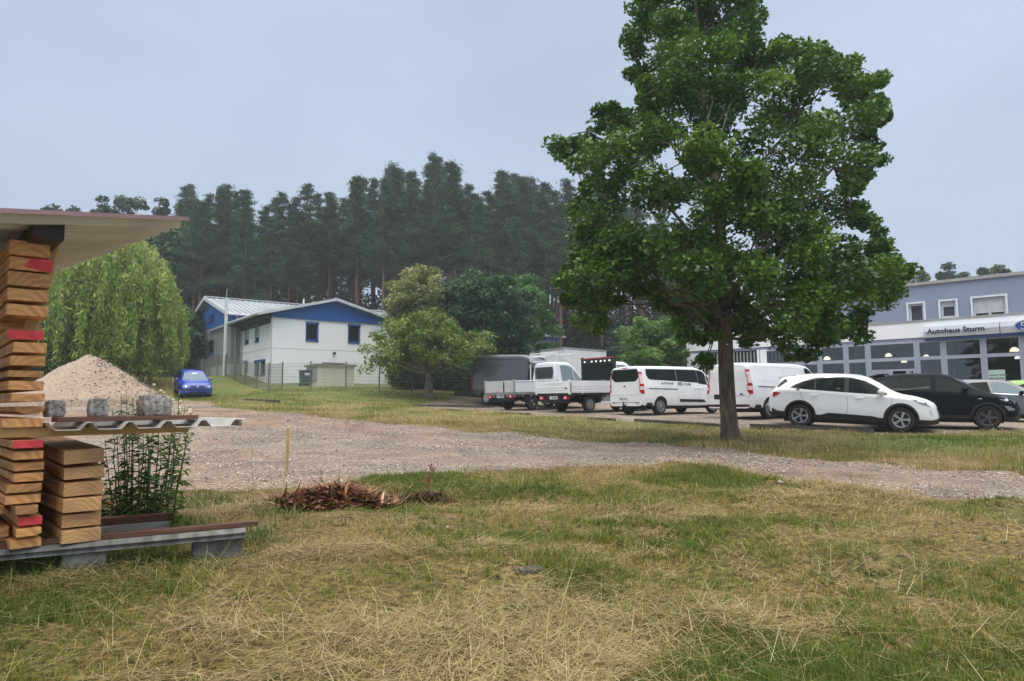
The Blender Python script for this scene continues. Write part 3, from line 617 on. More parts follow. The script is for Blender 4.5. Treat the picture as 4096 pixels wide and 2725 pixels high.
    while zz < zc:     # horizontal corrugation
        m.prism([(0, zz), (-.035, zz + st * .3), (-.035, zz + st * .6), (0, zz + st)], -.0, DP, 'y'); m.prism([(.0, zz), (-.035, zz + st * .3), (-.035, zz + st * .6), (.0, zz + st)], -.04, L, 'x'); zz += st
    m.box(0, .05, 0, DP, zk, zz); m.box(0, L, .0, .05, zk, zz)
    for yy in (3.2, 6.4, 9.6): m.box(-.05, -.0, yy, yy + .05, zk, zc)
    m.build('wall', M_GREYCL, H)
    g = MB(); g.prism([(-.0, zc), (DP, zc), (DP, ze - .1), (ya, zap), (0, ze - .1)], -.02, -.06, 'x'); g.box(-.06, L, -.06, -.02, zc + .02, ze); g.build('gable_cladding', M_BLUE, H)
    r = MB()
    for s in (0, 1):
        ye = -.55 if s == 0 else DP + .55; zz = ze - .05
        r.prism([(ya, zap + .28), (ye, zz + .05), (ye, zz - .1), (ya, zap + .12)], -.5, L, 'x')
        for i in range(74):
            xx = -.45 + i * .47; r.prism([(ya, zap + .35), (ye, zz + .12), (ye, zz + .04), (ya, zap + .27)], xx, xx + .05, 'x')
    r.build('roof', M_ROOF, H)
    r = MB()
    for s in (0, 1):
        ye = -.62 if s == 0 else DP + .62; zz = ze - .07
        r.prism([(ya, zap + .38), (ye, zz + .14), (ye, zz - .18), (ya, zap + .08)], -.56, -.503, 'x')
    r.tube([(-.5, -.64, ze - .1), (4, -.64, ze - .1)], .08, 8); r.box(-.5, L, ya - .12, ya + .12, zap + .36, zap + .42); r.build('roof_trim', M_TRIM, H)
    p = MB(); p.tube([(.28, -.6, ze - .15), (.28, -.14, ze - .6), (.28, -.14, zg)], .06, 8); p.build('downpipe', M_GALV, H)
    # side windows and louvre
    for q in ((837, 857, 1361, 1416), (784, 794, 1375, 1426)):
        x0, x1, z0, z1 = GS.rect(*q); y0, y1 = -x1, -x0
        f = MB(); f.box(-.07, -.04, y0, y1, z0, z1); f.box(-.13, -.071, y0 - .1, y1 + .1, z0 - .1, z0 - .02); w_ = f.build('window', M_BFRAME, H); p = MB(); p.box(-.08, -.072, y0 + .1, y1 - .1, z0 + .1, z1 - .08); p.build('pane', M_DGLASS, w_)
    x0, x1, z0, z1 = GS.rect(841, 860, 1257, 1292); f = MB()
    for i in range(9):
        zq = z0 + (z1 - z0) * i / 9; f.box(-.12, -.064, -x1, -x0, zq, zq + (z1 - z0) / 9 * .6)
    f.build('vent_louvre', mat('dark_blue_louvre', (.03, .06, .16)), H)
    for px in (776, 789):
        x, z1 = GS.at(px + 24, 1341); x2, z2 = GS.at(px, 1374); f = MB()
        f.tube([(0, -x, z1), (-.45, -x, z1 + .02), (-.75, -x + .1, z1 - .1), (-.9, -x + .2, z1 - .45), (-.9, -x + .2, z1 - 1.2)], .21, 12); f.build('exhaust_pipe', M_WPLAST, H, smooth=True)
    # mast
    p = Q(898, 1478, 50.5); gz = Z(p.x, p.y); z1 = Q(898, 1195, 50.5).z; z2 = Q(899, 1156, 50.5).z
    m = MB(); m.tube([(0, 0, gz - .5), (0, 0, z1)], [.13, .11], 10); m.tube([(0, 0, z1), (0, 0, z2)], .02, 6)
    tag(m.build('antenna_mast', mat('mast_white', (.66, .68, .72), rough=.4), loc=(p.x, p.y, 0), smooth=True), 'tall thin pale mast with antenna tip in front of the grey hall corner', 'mast')
    # transformer cabinet
    B = Q(1270, 1537, 44.8); F2 = Frame(B.x, B.y, gd.x, gd.y); a, b, c, d = F2.rect(1270, 1417, 1465, 1536)
    T2 = thing('transformer_cabinet', 'low cream utility cabinet with flat dark roof and grey doors against the white building', 'utility cabinet', (B.x, B.y, 0), F2.rz)
    m = MB(); m.box(0, b, 0, 2.0, c - .5, d); m.build('housing', mat('cream_concrete', (.62, .60, .49), (.54, .52, .42), scale=1.5, rough=.8), T2)
    m = MB(); m.box(-.14, b + .14, -.12, 2.1, d + .003, d + .12); m.build('roof_slab', mat('roof_slab', (.24, .22, .17)), T2)
    for k in (0, 1):
        m = MB(); m.box(-.03, -.003, .1 + k * .92, .98 + k * .92, c + .15, d - .12); m.box(-.05, -.031, .86 if k == 0 else 1.08, .92 if k == 0 else 1.14, c + .8, c + 1.1); m.build('door', mat('grey_door', (.30, .33, .35)), T2)
    # bin
    p = Q(1219, 1539, 45.5); T3 = thing('wheelie_bin', 'dark green wheeled rubbish bin with white sticker beside the cream cabinet', 'bin', (p.x, p.y, Z(p.x, p.y)), F2.rz)
    m = MB(); gm = mat('bin_green', (.03, .075, .05), rough=.5); m.prism([(-.25, .05), (.25, .05), (.31, .98), (-.31, .98)], -.28, .28); m.build('body', gm, T3, bevel=.02)
    m = MB(); m.box(-.34, .34, -.34, .34, .983, 1.05); m.build('lid', gm, T3, bevel=.02); m = MB(); m.box(-.12, .2, -.292, -.284, .72, .88); m.build('sticker', M_WPLAST, T3)
    for s in (-1, 1):
        m = MB(); m.lathe([(.1, -.03), (.1, .03)], 14, Matrix.Translation((s * .25, .28, .1)), 'x'); m.build('wheel', M_BLACK, T3)
    # hose
    a0, z0 = F.at(1548, 1534); a1, z1 = F.at(1548, 1492); m = MB(); h = (z1 - z0) / 2
    for k in range(4):
        m.tube([((h * .42 + .03 * k) * math.cos(t / 24 * 2 * PI), -.06 - .03 * k, h + h * (.95 - .05 * k) * math.sin(t / 24 * 2 * PI)) for t in range(25)], .022, 6)
    o = m.build('garden_hose', mat('yellow_hose', (.72, .66, .18)), loc=C + gd * a0 + Vector((0, 0, z0 - C.z)), rot=(0, 0, F.rz)); o.location.z = z0
    tag(o, 'yellow garden hose coiled on the white building wall', 'hose')
workshop()

def fence():
    m1, m2 = mat('fence_post_grey', (.17, .17, .16), rough=.6, metal=.3), mat('fence_wire', (.20, .21, .18), rough=.6)
    c0 = Q(1128, 1562, 40)
    A = [(c0.x - .6 * 2.5 * k, 40 + .8 * 2.5 * k) for k in range(0, 17)]
    Bp = [tuple(Q(px, 1565, 40)[:2]) for px in (1128, 1241, 1383, 1517, 1649, 1773, 1889, 2010, 2135, 2260)]
    for pts, lab in ((A, 'wire mesh fence climbing the slope behind the blue car'), (Bp, 'wire mesh fence running level across the lawn in front of the white building')):
        T = thing('mesh_fence', lab, 'fence', (pts[0][0], pts[0][1], 0)); ox, oy = pts[0]
        for x, y in (pts if pts is Bp else pts[1:]):
            z = Z(x, y); m = MB(); m.box(x - ox - .035, x - ox + .035, y - oy - .035, y - oy + .035, z - .2, z + 1.66); m.box(x - ox - .045, x - ox + .045, y - oy - .045, y - oy + .045, z + 1.66, z + 1.68); m.build('fence_post', m1, T)
        for (x0, y0), (x1, y1) in zip(pts[:-1], pts[1:]):
            m = MB(); L = math.hypot(x1 - x0, y1 - y0); n = int(L / .06); z0, z1 = Z(x0, y0), Z(x1, y1)
            P = lambda t, h: (x0 - ox + (x1 - x0) * t, y0 - oy + (y1 - y0) * t, z0 + (z1 - z0) * t + h)
            for i in range(1, n): m.tube([P(i / n, .02), P(i / n, 1.6)], .0045, 3, False)
            for j in range(9): m.tube([P(0, .05 + j * .19), P(1, .05 + j * .19)], .009, 3, False)
            m.build('mesh_panel', m2, T, fixn=False)
fence()

def txt(s, size, m, name, parent, M, ext=.004, bold=0, sx=1):
    cu = bpy.data.curves.new('t', 'FONT'); cu.body = s; cu.size = size; cu.extrude = ext; cu.offset = bold; cu.align_x = 'LEFT'; cu.resolution_u = 4
    o = bpy.data.objects.new('t', cu); COL.objects.link(o); dg = bpy.context.evaluated_depsgraph_get(); dg.update()
    me = bpy.data.meshes.new_from_object(o.evaluated_get(dg)); bpy.data.objects.remove(o); bpy.data.curves.remove(cu)
    me.transform(Matrix.Diagonal((sx, 1, 1, 1))); me.transform(M); me.materials.clear(); me.materials.append(m)
    q = bpy.data.objects.new(name, me); COL.objects.link(q); q.parent = parent; return q
RX90 = Matrix.Rotation(PI / 2, 4, 'X')
def ellipse(a, b, n=36, cx=0, cz=0): return [(cx + a * math.cos(2 * PI * k / n), cz + b * math.sin(2 * PI * k / n)) for k in range(n)]

def clear_glass(name, tint=(.9, .95, .95), refl=.22):
    m = bpy.data.materials.new(name); m.use_nodes = True; nt = m.node_tree; nt.nodes.clear()
    g = N(nt, 'ShaderNodeBsdfGlossy'); g.inputs['Roughness'].default_value = .02; g.inputs['Color'].default_value = (.85, .9, .95, 1)
    t = N(nt, 'ShaderNodeBsdfTransparent'); t.inputs['Color'].default_value = (*tint, 1)
    lw = N(nt, 'ShaderNodeLayerWeight'); lw.inputs['Blend'].default_value = .25
    mr = N(nt, 'ShaderNodeMapRange'); mr.inputs['To Min'].default_value = refl; mr.inputs['To Max'].default_value = .95; nt.links.new(lw.outputs['Fresnel'], mr.inputs['Value'])
    x = N(nt, 'ShaderNodeMixShader'); nt.links.new(mr.outputs[0], x.inputs[0]); nt.links.new(t.outputs[0], x.inputs[1]); nt.links.new(g.outputs[0], x.inputs[2])
    o = N(nt, 'ShaderNodeOutputMaterial'); nt.links.new(x.outputs[0], o.inputs['Surface']); return m
def dealership():
    D0 = Q(3750, 1600, 36); d = Vector((-.75, .66, 0)).normalized(); O = D0 + d * 14.2
    F = Frame(O.x, O.y, -d.x, -d.y); W = 27; zg = .2
    T = thing('showroom', 'car showroom with blue upper storey over a glazed ground floor and white fascia', 'building', (O.x, O.y, 0), F.rz)
    up0 = F.at(3180, 1300)[0]; zf1 = F.at(3750, 1283)[1]; zf0 = F.at(3750, 1354)[1]; zr = F.at(3750, 1132)[1]
    mU = mat('blue_grey_render', (.25, .292, .39), (.23, .27, .365), scale=.5, rough=.85, bump=.1, bscale=40)
    # upper storey with window openings
    W1, W2, W3 = F.rect(3632, 3692, 1214, 1297), F.rect(3760, 3821, 1203, 1269), F.rect(3890, 4021, 1187, 1275)
    m = MB(); wall_with_holes(m, up0, W, zf1 + .12, zr, .25, [W1, W2, W3], .2); m.box(up0, up0 + .01, .25, 9, zf1, zr); m.box(up0, W, 8.99, 9, zf1, zr); m.box(up0, W, .25, 9, zr - .02, zr - .001); m.build('upper_wall', mU, T)
    m = MB(); m.box(up0 - .08, W, .13, .33, zr, zr + .16); m.box(up0 - .08, up0 + .1, .33, 9, zr, zr + .16); m.build('roof_trim', mat('grey_coping', (.36, .35, .34)), T)
    m = MB(); m.box(0, W, -.1, .4, zf1, zf1 + .1); m.box(0, up0, .4, 9, zf1, zf1 + .1); m.build('canopy_trim', mat('grey_ledge', (.34, .33, .32)), T)
    m = MB(); m.box(0, W, -.06, .24, zf0 + .1, zf1 - .003); m.box(0, .2, .25, 9, zf0 + .1, zf1 - .003); m.build('fascia', M_WHITE, T)
    m = MB(); m.box(0, W, -.02, .2, zf0 - .06, zf0 + .1); m.build('fascia_lower_strip', mat('bluegrey_strip', (.22, .25, .36)), T)  # blue-grey strip along the lower edge of the fascia
    fm = mat('window_white', (.72, .75, .80), rough=.4)
    for i, (a, b, c, e) in enumerate((W1, W2, W3)):
        f = MB(); ring(f, a - .1, b + .1, c - .1, e + .1, .1, .17, .245); ring(f, a, b, c, e, .09, .36, .44)
        if i == 2: f.box((a + b) / 2 - .06, (a + b) / 2 + .06, .36, .43, c, e)
        f.box(a - .12, b + .12, .10, .245, c - .17, c - .104)
        w_ = f.build('window', fm, T, bevel=.006); p = MB(); p.box(a + .08, b - .08, .41, .42, c + .08, e - .08); p.build('pane', glassy('grey_glass', (.07, .075, .085), .1), w_)
        if i:
            s = MB(); zb = c + (e - c) * (.68 if i == 1 else .30); k = int((e - zb) / .055)
            for j in range(k): s.box(a + .09, b - .09, .33, .35, e - .01 - (j + 1) * .055, e - .01 - j * .055 - .012)
            s.build('roller_shutter', mat('shutter_white', (.66, .68, .72)), w_)
    # signboard
    s0 = F.at(3702, 1330)[0]; s1 = F.at(4002, 1300)[0]; z1 = F.at(3850, 1301)[1]; z0 = F.at(3850, 1345)[1] - .03
    sb = thing('shop_sign', 'long silver signboard over the showroom windows reading Autohaus Sturm with a blue oval badge', 'sign', (O.x, O.y, 0), F.rz)
    ms = mat('brushed_silver', (.58, .60, .66), (.54, .56, .61), scale=1, rough=.35, metal=.3)
    for a, b in ((s0, s1 - .02), (s1 + .02, s1 + 5.5)):
        m = MB(); m.prism([(-.09, z0), (-.36, z0 + .03), (-.42, z0 + .35), (-.36, z1), (-.09, z1)], a, b, 'x'); m.build('sign_panel', ms, sb)
    m = MB(); m.box(s0, s1 + 5.5, -.3, -.09, z0 - .13, z0 - .003); m.build('blue_underside', mat('navy_strip', (.02, .05, .16)), sb)
    tx0, tz = F.at(3708, 1329, -.43); tx1, _ = F.at(3938, 1316, -.43)
    t = txt('Autohaus Sturm', 1.0, mat('navy_lettering', (.012, .02, .06)), 'lettering', sb, Matrix.Identity(4), .01, .022)
    bx = max(v.co.x for v in t.data.vertices); k = (tx1 - tx0) / bx; hh = (z1 - z0) * .46 / .72
    t.data.transform(Matrix.Translation((tx0, -.43, z0 + (z1 - z0) * .36)) @ RX90 @ Matrix.Diagonal((k, hh, 1, 1)))
    cx = F.at(4142, 1302, -.43)[0]; cz = (z0 + z1) / 2 + .03
    o = []
    for nm, a, b, y, mm in (('badge_rim', .86, .34, -.46, mat('chrome_rim', (.7, .72, .78), rough=.25, metal=.5)), ('badge_oval', .79, .29, -.48, mat('badge_blue', (.02, .07, .30), rough=.25)),):
        m = MB(); m.prism(ellipse(a, b, 48, cx, cz), y, -.35 - (y + .46)); m.build(nm, mm, sb)
    # script lettering on the badge: F o r d strokes
    sc = MB(); P = lambda u, v: (cx - .54 + u * .88, -.50, cz + v * .88)
    sc.tube([P(.0, .02), P(.02, .16), P(.16, .2), P(.42, .19)], .022, 6); sc.tube([P(.24, .19), P(.2, -.02), P(.12, -.2), P(.0, -.2), P(.0, -.12)], .022, 6); sc.tube([P(.06, .01), P(.34, .02)], .018, 6)
    sc.tube([P(.40 + .09 * math.cos(q / 10 * 2 * PI), -.06 + .09 * math.sin(q / 10 * 2 * PI)) for q in range(11)], .02, 6)
    sc.tube([P(.58, .06), P(.60, -.15), P(.60, -.02), P(.70, .06), P(.75, .02)], .02, 6)
    sc.tube([P(.92 + .09 * math.cos(q / 10 * 2 * PI), -.06 + .09 * math.sin(q / 10 * 2 * PI)) for q in range(11)], .02, 6); sc.tube([P(1.12, .22), P(1.01, -.14), P(1.12, -.16)], .02, 6)
    sc.build('badge_script', mat('badge_white', (.8, .82, .85)), sb)
    # glazing
    mul = [2600, 2660, 2900, 3040, 3170, 3278, 3384, 3472, 3668, 3775, 3935, 4092, 4230, 4370]
    wallx = F.at(2945, 1450)[0]
    fr = MB(); xs = [F.at(px, 1420)[0] for px in mul if px > 2900]; zt = zf0 - .06; zm = F.at(3750, 1431)[1]
    for x in xs:
        fr.box(x - .14, x + .14, -.03, .1, zg - .3, zt)
        fr.box(x - .02, x + .02, -.07, -.031, zg - .3, zt)
    rows = [zg + .15, zm, zt - .06]
    dr = F.at(3472, 1400)[0]; dr1 = F.at(3668, 1400)[0]
    for a, b in zip(xs[:-1], xs[1:]):
        fr.box(a + .14, b - .14, -.02, .09, zt - .12, zt); fr.box(a + .14, b - .14, -.02, .09, zm - .09, zm + .09); 
        if abs(a - dr) > .3: fr.box(a + .14, b - .14, -.02, .09, zg - .3, zg + .2)
    fr.build('window_frames', M_SILVER, T)
    gl = clear_glass('showroom_glass', (.62, .63, .62), .05)
    for a, b in zip(xs[:-1], xs[1:]):
        for z0_, z1_ in ((zg + .2, zm - .09), (zm + .09, zt - .12)):
            if abs(a - dr) < .3 and z0_ < zm - 1: continue
            p = MB(); p.box(a + .14, b - .14, .03, .04, z0_, z1_); p.build('pane', gl, T)
    # doors
    zd = F.at(3570, 1478)[1]; dm = (dr + dr1) / 2 - .1; q = MB(); ring(q, dr + .14, dr1 - .14, zg - .3, zd, .1, -.04, .06); ring(q, dr + .24, dm, zg - .2, zd - .1, .12, -.03, .05); q.box(dm - .3 + .3, dm + .08, -.03, .05, zg, zd - .1)
    hd = q.build('entrance_door', M_SILVER, T); h = MB(); h.tube([(dr + .30, -.1, zg + .9), (dr + .30, -.1, zg + 1.3)], .02, 6); h.build('handle', M_WPLAST, hd)
    p = MB(); p.box(dr + .36, dm - .12, 0, .01, zg, zd - .22); p.build('pane', gl, hd)
    p = MB(); p.box(dr + .14, dr1 - .14, .03, .04, zd + .01, zm - .09); p.build('pane', gl, T)
    p = MB(); ring(p, dm + .9, dm + 1.0, zg - .2, zd - .1, .045, -.9, .03); p.build('open_door_leaf', M_SILVER, T)
    # left plain part: white piers and striped blinds
    m = MB(); x9 = F.at(2745, 1450)[0]; m.box(0, F.at(2800, 1450)[0], -.05, 9, zg - .4, zf0 - .07); m.box(F.at(3030, 1450)[0], F.at(3055, 1450)[0] + .2, -.05, .1, zg - .4, zf0 - .07); m.box(F.at(2800, 1450)[0], xs[0], .0, .1, zg - .4, zg + .4); m.build('white_pier', M_WHITE, T)
    a, b = F.at(2800, 1450)[0], xs[1]; p = MB(); p.box(a, b, .06, .07, zg + .4, zf0 - .07); p.build('pane', M_DGLASS, T)
    s = MB(); xx = a + .05
    while xx < F.at(3210, 1450)[0]: s.box(xx, xx + .09, .045, .056, zg + .5, zf0 - .12); xx += .22
    s.build('vertical_blinds', mat('blind_greygreen', (.30, .34, .30)), T)
    # interior
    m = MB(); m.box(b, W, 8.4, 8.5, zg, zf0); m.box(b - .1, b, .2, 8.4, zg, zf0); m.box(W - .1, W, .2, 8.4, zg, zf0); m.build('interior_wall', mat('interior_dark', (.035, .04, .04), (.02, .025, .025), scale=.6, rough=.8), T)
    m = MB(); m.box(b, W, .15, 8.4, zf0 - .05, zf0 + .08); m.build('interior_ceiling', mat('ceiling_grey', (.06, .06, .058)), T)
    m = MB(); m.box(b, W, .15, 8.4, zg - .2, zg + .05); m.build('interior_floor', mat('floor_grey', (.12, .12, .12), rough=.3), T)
    m = MB(); 
    for px in (3440, 3795): x_, _ = F.at(px, 1450, 2.5); m.box(x_ - .25, x_ + .25, 2.3, 2.7, zg, zf0 - .06)
    m.build('interior_column', mat('teal_column', (.02, .10, .15)), T)
    for i, (px, py, off, r) in enumerate(((3308, 1437, 1.5, .30), (3554, 1424, 2.0, .27), (3616, 1448, 4.5, .24), (3705, 1429, 3.0, .25), (3805, 1412, 3.2, .2), (4058, 1403, 2.0, .32), (4077, 1432, 3.5, .3))):
        x_, z_ = F.at(px, py, off); wp = O + F.d * x_ + F.n * off
        r *= .66; L = thing('pendant_lamp', ['lit bell-shaped lamp behind the leftmost visible showroom panes, just under the oak leaves', 'lit bell-shaped lamp hanging above the showroom door', 'smaller lit lamp hanging lower behind the pane over the open door leaf',
                                   'lit lamp half hidden by the frame in the narrow window right of the door', 'narrow lit lamp beside the teal column', 'large lit lamp high in the rightmost window', 'lit lamp hanging below the frame in the rightmost window'][i], 'lamp', (wp.x, wp.y, z_), 0, 'pendant lamps in the showroom')
        m = MB(); m.lathe([(.06, r * .85), (r * .75, r * .55), (r, -.0), (r * 1.02, -r * .22), (r * .2, -r * .2)], 20); m.build('shade', emis('lamp_shade_glow', (1, .93, .78), 2.2), L, smooth=True)
        m = MB(); m.lathe([(.07, r * .85), (.1, r * 1.05), (.1, r * 1.8), (.02, r * 1.9)], 10); m.tube([(0, 0, r * 1.8), (0, 0, zf0 - .06 - z_)], .015, 5); m.build('cord', M_DARK, L)
    # poster in the window
    a, b, c, e = F.rect(3949, 4021, 1480, 1522); P_ = thing('window_poster', 'pale green notice with the firm name stuck inside the showroom window', 'poster', (O.x, O.y, 0), F.rz)
    m = MB(); m.box(a, b, -.005, .012, c - .5, e); m.build('sheet', mat('poster_green', (.45, .58, .50), (.42, .55, .47)), P_)
    for s_, zz, sz in (('Autohaus Sturm', e - .30, .15), ('Hilpoltstein', e - .46, .15)):
        t = txt(s_, sz, mat('poster_ink', (.02, .05, .05)), 'print', P_, Matrix.Identity(4), .001, .003); bx = max(v.co.x for v in t.data.vertices); t.data.transform(Matrix.Translation(((a + b) / 2 - bx / 2, -.007, zz)) @ RX90)
    m = MB(); m.box(a + .06, b - .06, -.0065, -.0055, e - .11, e - .095); m.box(a + .06, a + .3, -.0065, -.0055, e - .62, e - .60); m.build('rule', mat('poster_grey', (.2, .3, .27)), P_)
dealership()
# ------------------------------------------------------------ trees
M_BARK = mat('bark', (.17, .13, .09), (.05, .04, .03), scale=12, rough=.95, bump=1, bscale=11, stretch=(1, 1, .22))
M_PBARK = mat('pine_bark', (.20, .105, .065), (.085, .055, .042), scale=1.2, rough=.95, bump=.5, stretch=(1, 1, .3))
M_GREYBARK = mat('grey_bark', (.20, .18, .15), (.10, .09, .075), scale=4, rough=.95, bump=.6)
def curve(a, b, sag=.0, n=4, jit=.0, rng=random):
    a, b = Vector(a), Vector(b); L = (b - a).length; out = []
    for i in range(n + 1):
        t = i / n; p = a.lerp(b, t); p.z += sag * L * math.sin(PI * t)
        if 0 < i < n: p += Vector((rng.uniform(-1, 1), rng.uniform(-1, 1), rng.uniform(-1, 1))) * jit * L
        out.append(p)
    return out
def inpoly(x, y, poly):
    ins = np.zeros(np.shape(x), bool); n = len(poly); j = n - 1
    for i in range(n):
        xi, yi = poly[i]; xj, yj = poly[j]; c = ((yi > y) != (yj > y)) & (x < (xj - xi) * (y - yi) / (yj - yi + 1e-12) + xi); ins ^= c; j = i
    return ins
def oak():
    rng = np.random.default_rng(21); rr = random.Random(4); Y0 = 15.0
    out = [(1465, 0), (1430, 62), (1427, 130), (1448, 192), (1472, 240), (1470, 262), (1425, 232), (1372, 238), (1352, 288), (1310, 318), (1262, 322), (1275, 358), (1318, 392), (1340, 425), (1318, 452), (1292, 480),
           (1322, 528), (1306, 590), (1282, 640), (1298, 705), (1330, 755), (1348, 792), (1388, 770), (1402, 722), (1440, 690), (1485, 690), (1530, 735), (1580, 790), (1600, 830), (1625, 868), (1650, 820), (1672, 700), (1700, 800), (1735, 812), (1790, 800),
           (1830, 862), (1868, 832), (1900, 800), (1985, 790), (2010, 745), (2058, 690), (2112, 650), (2095, 608), (2058, 570), (2065, 535), (2010, 500), (1985, 452), (2000, 400), (2058, 372), (2025, 310), (2072, 258), (2035, 240), (2046, 155), (1985, 182),
           (1972, 104), (1940, 150), (1900, 88), (1858, 98), (1800, 80), (1755, 118), (1758, 30), (1750, -60), (1690, -170), (1610, -210), (1530, -170), (1480, -90)]
    P2 = [tuple(Q(a * 1.738, b * 1.738, Y0)[i] for i in (0, 2)) for a, b in out]; bx = Q(2900, 1765, Y0).x; gz = Z(bx, Y0)
    xs = [p[0] for p in P2]; zs = [p[1] for p in P2]
    T = thing('oak_tree', 'broad young oak with dark lobed leaves standing on the verge before the parked cars', 'tree', (bx, Y0, gz))
    # clump centres inside the outline
    cl = []; tries = 0
    while len(cl) < 150 and tries < 40000:      # a shell of clumps that carries the uneven silhouette
        tries += 1; x = rng.uniform(min(xs), max(xs)); z = rng.uniform(min(zs), max(zs))
        if not inpoly(np.array([x]), np.array([z]), P2)[0]: continue
        d = seg_d(np.array([x]), np.array([z]), P2 + [P2[0]])[0]
        if d < .13 or d > .42 or any(math.hypot(x - o[0], z - o[2]) < .27 for o in cl): continue
        cl.append(np.array([x, rng.normal(0, .45), z, rng.uniform(.2, .3)]))
    tries = 0
    while len(cl) < 425 and tries < 60000:
        tries += 1; x = rng.uniform(min(xs), max(xs)); z = rng.uniform(min(zs), max(zs))
        if not inpoly(np.array([x]), np.array([z]), P2)[0]: continue
        d = seg_d(np.array([x]), np.array([z]), P2 + [P2[0]])[0]
        if d < .09: continue
        row = [p for p in np.linspace(min(xs), max(xs), 90) if inpoly(np.array([p]), np.array([z]), P2)[0]]
        hw = (max(row) - min(row)) / 2; dep = math.sqrt(max(0, 1 - ((x - (max(row) + min(row)) / 2) / (hw + .1)) ** 2)) * min(hw, 3.1)
        y = rng.choice([-1, 1]) * dep * rng.uniform(.0, 1) ** .3 * .95
        if d < .45: y *= .5
        c = np.array([x, y, z]); r = min(max(d * .95, .19), .40)
        if any(np.linalg.norm(c - o[:3]) < .33 for o in cl): continue
        cl.append(np.array([x, y, z, r]))
    cl = [np.array([c[0] * (Y0 + c[1]) / Y0, c[1], CAMZ + (c[2] - CAMZ) * (Y0 + c[1]) / Y0, c[3]]) for c in cl]     # each clump stands at its own distance
    L = []
    for x, y, z, r in cl:
        n = int(75 + 640 * r); p = unit(rng.normal(size=(n, 3))) * (rng.random((n, 1)) ** .4) * r * np.array([1.15, 1.15, .8]); 
        p *= (.75 + .5 * vnoise(p[:, 0] * 4 + x * 3, p[:, 2] * 4 + z * 3))[:, None]
        L.append(np.array([x, y + Y0, z]) + p)
    tl = np.concatenate([np.full(len(a), rng.normal(.42, .16)) for a in L]); L = np.concatenate(L)
    u = T.location
    V = leaves(L - np.array(u), .108, LEAF_OAK, .5, .25, rng)
    m = leafmat('oak_leaf', [(0, (.032, .08, .012)), (.35, (.062, .142, .018)), (.7, (.12, .24, .028)), (1, (.25, .37, .05))], .32, .42, .5)
    soup('crown', V, 12, m, np.clip(tl + rng.normal(0, .2, len(L)), 0, 1), T)
    # trunk and limbs
    tp = [(2925, 1785), (2922, 1765), (2913, 1640), (2905, 1500), (2900, 1300), (2893, 1100), (2880, 900), (2850, 650), (2815, 380), (2790, 120), (2770, -150)]
    tr = [.235, .205, .175, .168, .155, .145, .12, .095, .07, .045, .02]
    ax = [Q(a, b, Y0) - u for a, b in tp]; m = MB()
    # root flare
    m.tube(ax, tr, 14)
    for k in range(6):
        a = k * 1.05; m.tube([ax[1] + Vector((math.cos(a) * .09, math.sin(a) * .09, .4)), ax[1] + Vector((math.cos(a) * .15, math.sin(a) * .15, .1)), ax[0] + Vector((math.cos(a) * .22, math.sin(a) * .22, -.05))], [.06, .08, .04], 6)
    def on_axis(z):
        for i in range(len(ax) - 1):
            if ax[i].z <= z <= ax[i + 1].z:
                t = (z - ax[i].z) / (ax[i + 1].z - ax[i].z); return ax[i].lerp(ax[i + 1], t), tr[i] * (1 - t) + tr[i + 1] * t
        return ax[-1], .03
    ordr = sorted(cl, key=lambda c: c[2]); mains = []
    for i, c in enumerate(rr.sample(ordr, 46)):
        e = Vector((c[0], c[1] + Y0, c[2])) - u; h = math.hypot(e.x - ax[5].x, e.y); zz = max(e.z - h * 1.05 - .3, 2.15 + rr.random() * 1.2); s, r0 = on_axis(zz); Lb = (e - s).length
        pts = curve(s, e, -.06, 7, .035, rr); mains.append(pts); rb = min(r0 * .42, .014 + Lb * .0105)
        m.tube(pts, [rb * (1 - .85 * k / 7) for k in range(8)], 6)
    for c in cl:
        e = Vector((c[0], c[1] + Y0, c[2])) - u; best = min((p for q in mains for p in q[2:]), key=lambda p: (p - e).length)
        if (best - e).length < 2.0: m.tube(curve(best, e, .05, 3, .05, rr), [.018, .014, .009, .005], 4)
    m.build('trunk', M_BARK, T, smooth=True, fixn=False)
    t = MB(); q = Q(2909, 1378, Y0 - .165) - u; t.box(q.x - .022, q.x + .022, q.y - .01, q.y + .01, q.z - .012, q.z + .012); t.build('number_tag', M_WPLAST, T)
oak()

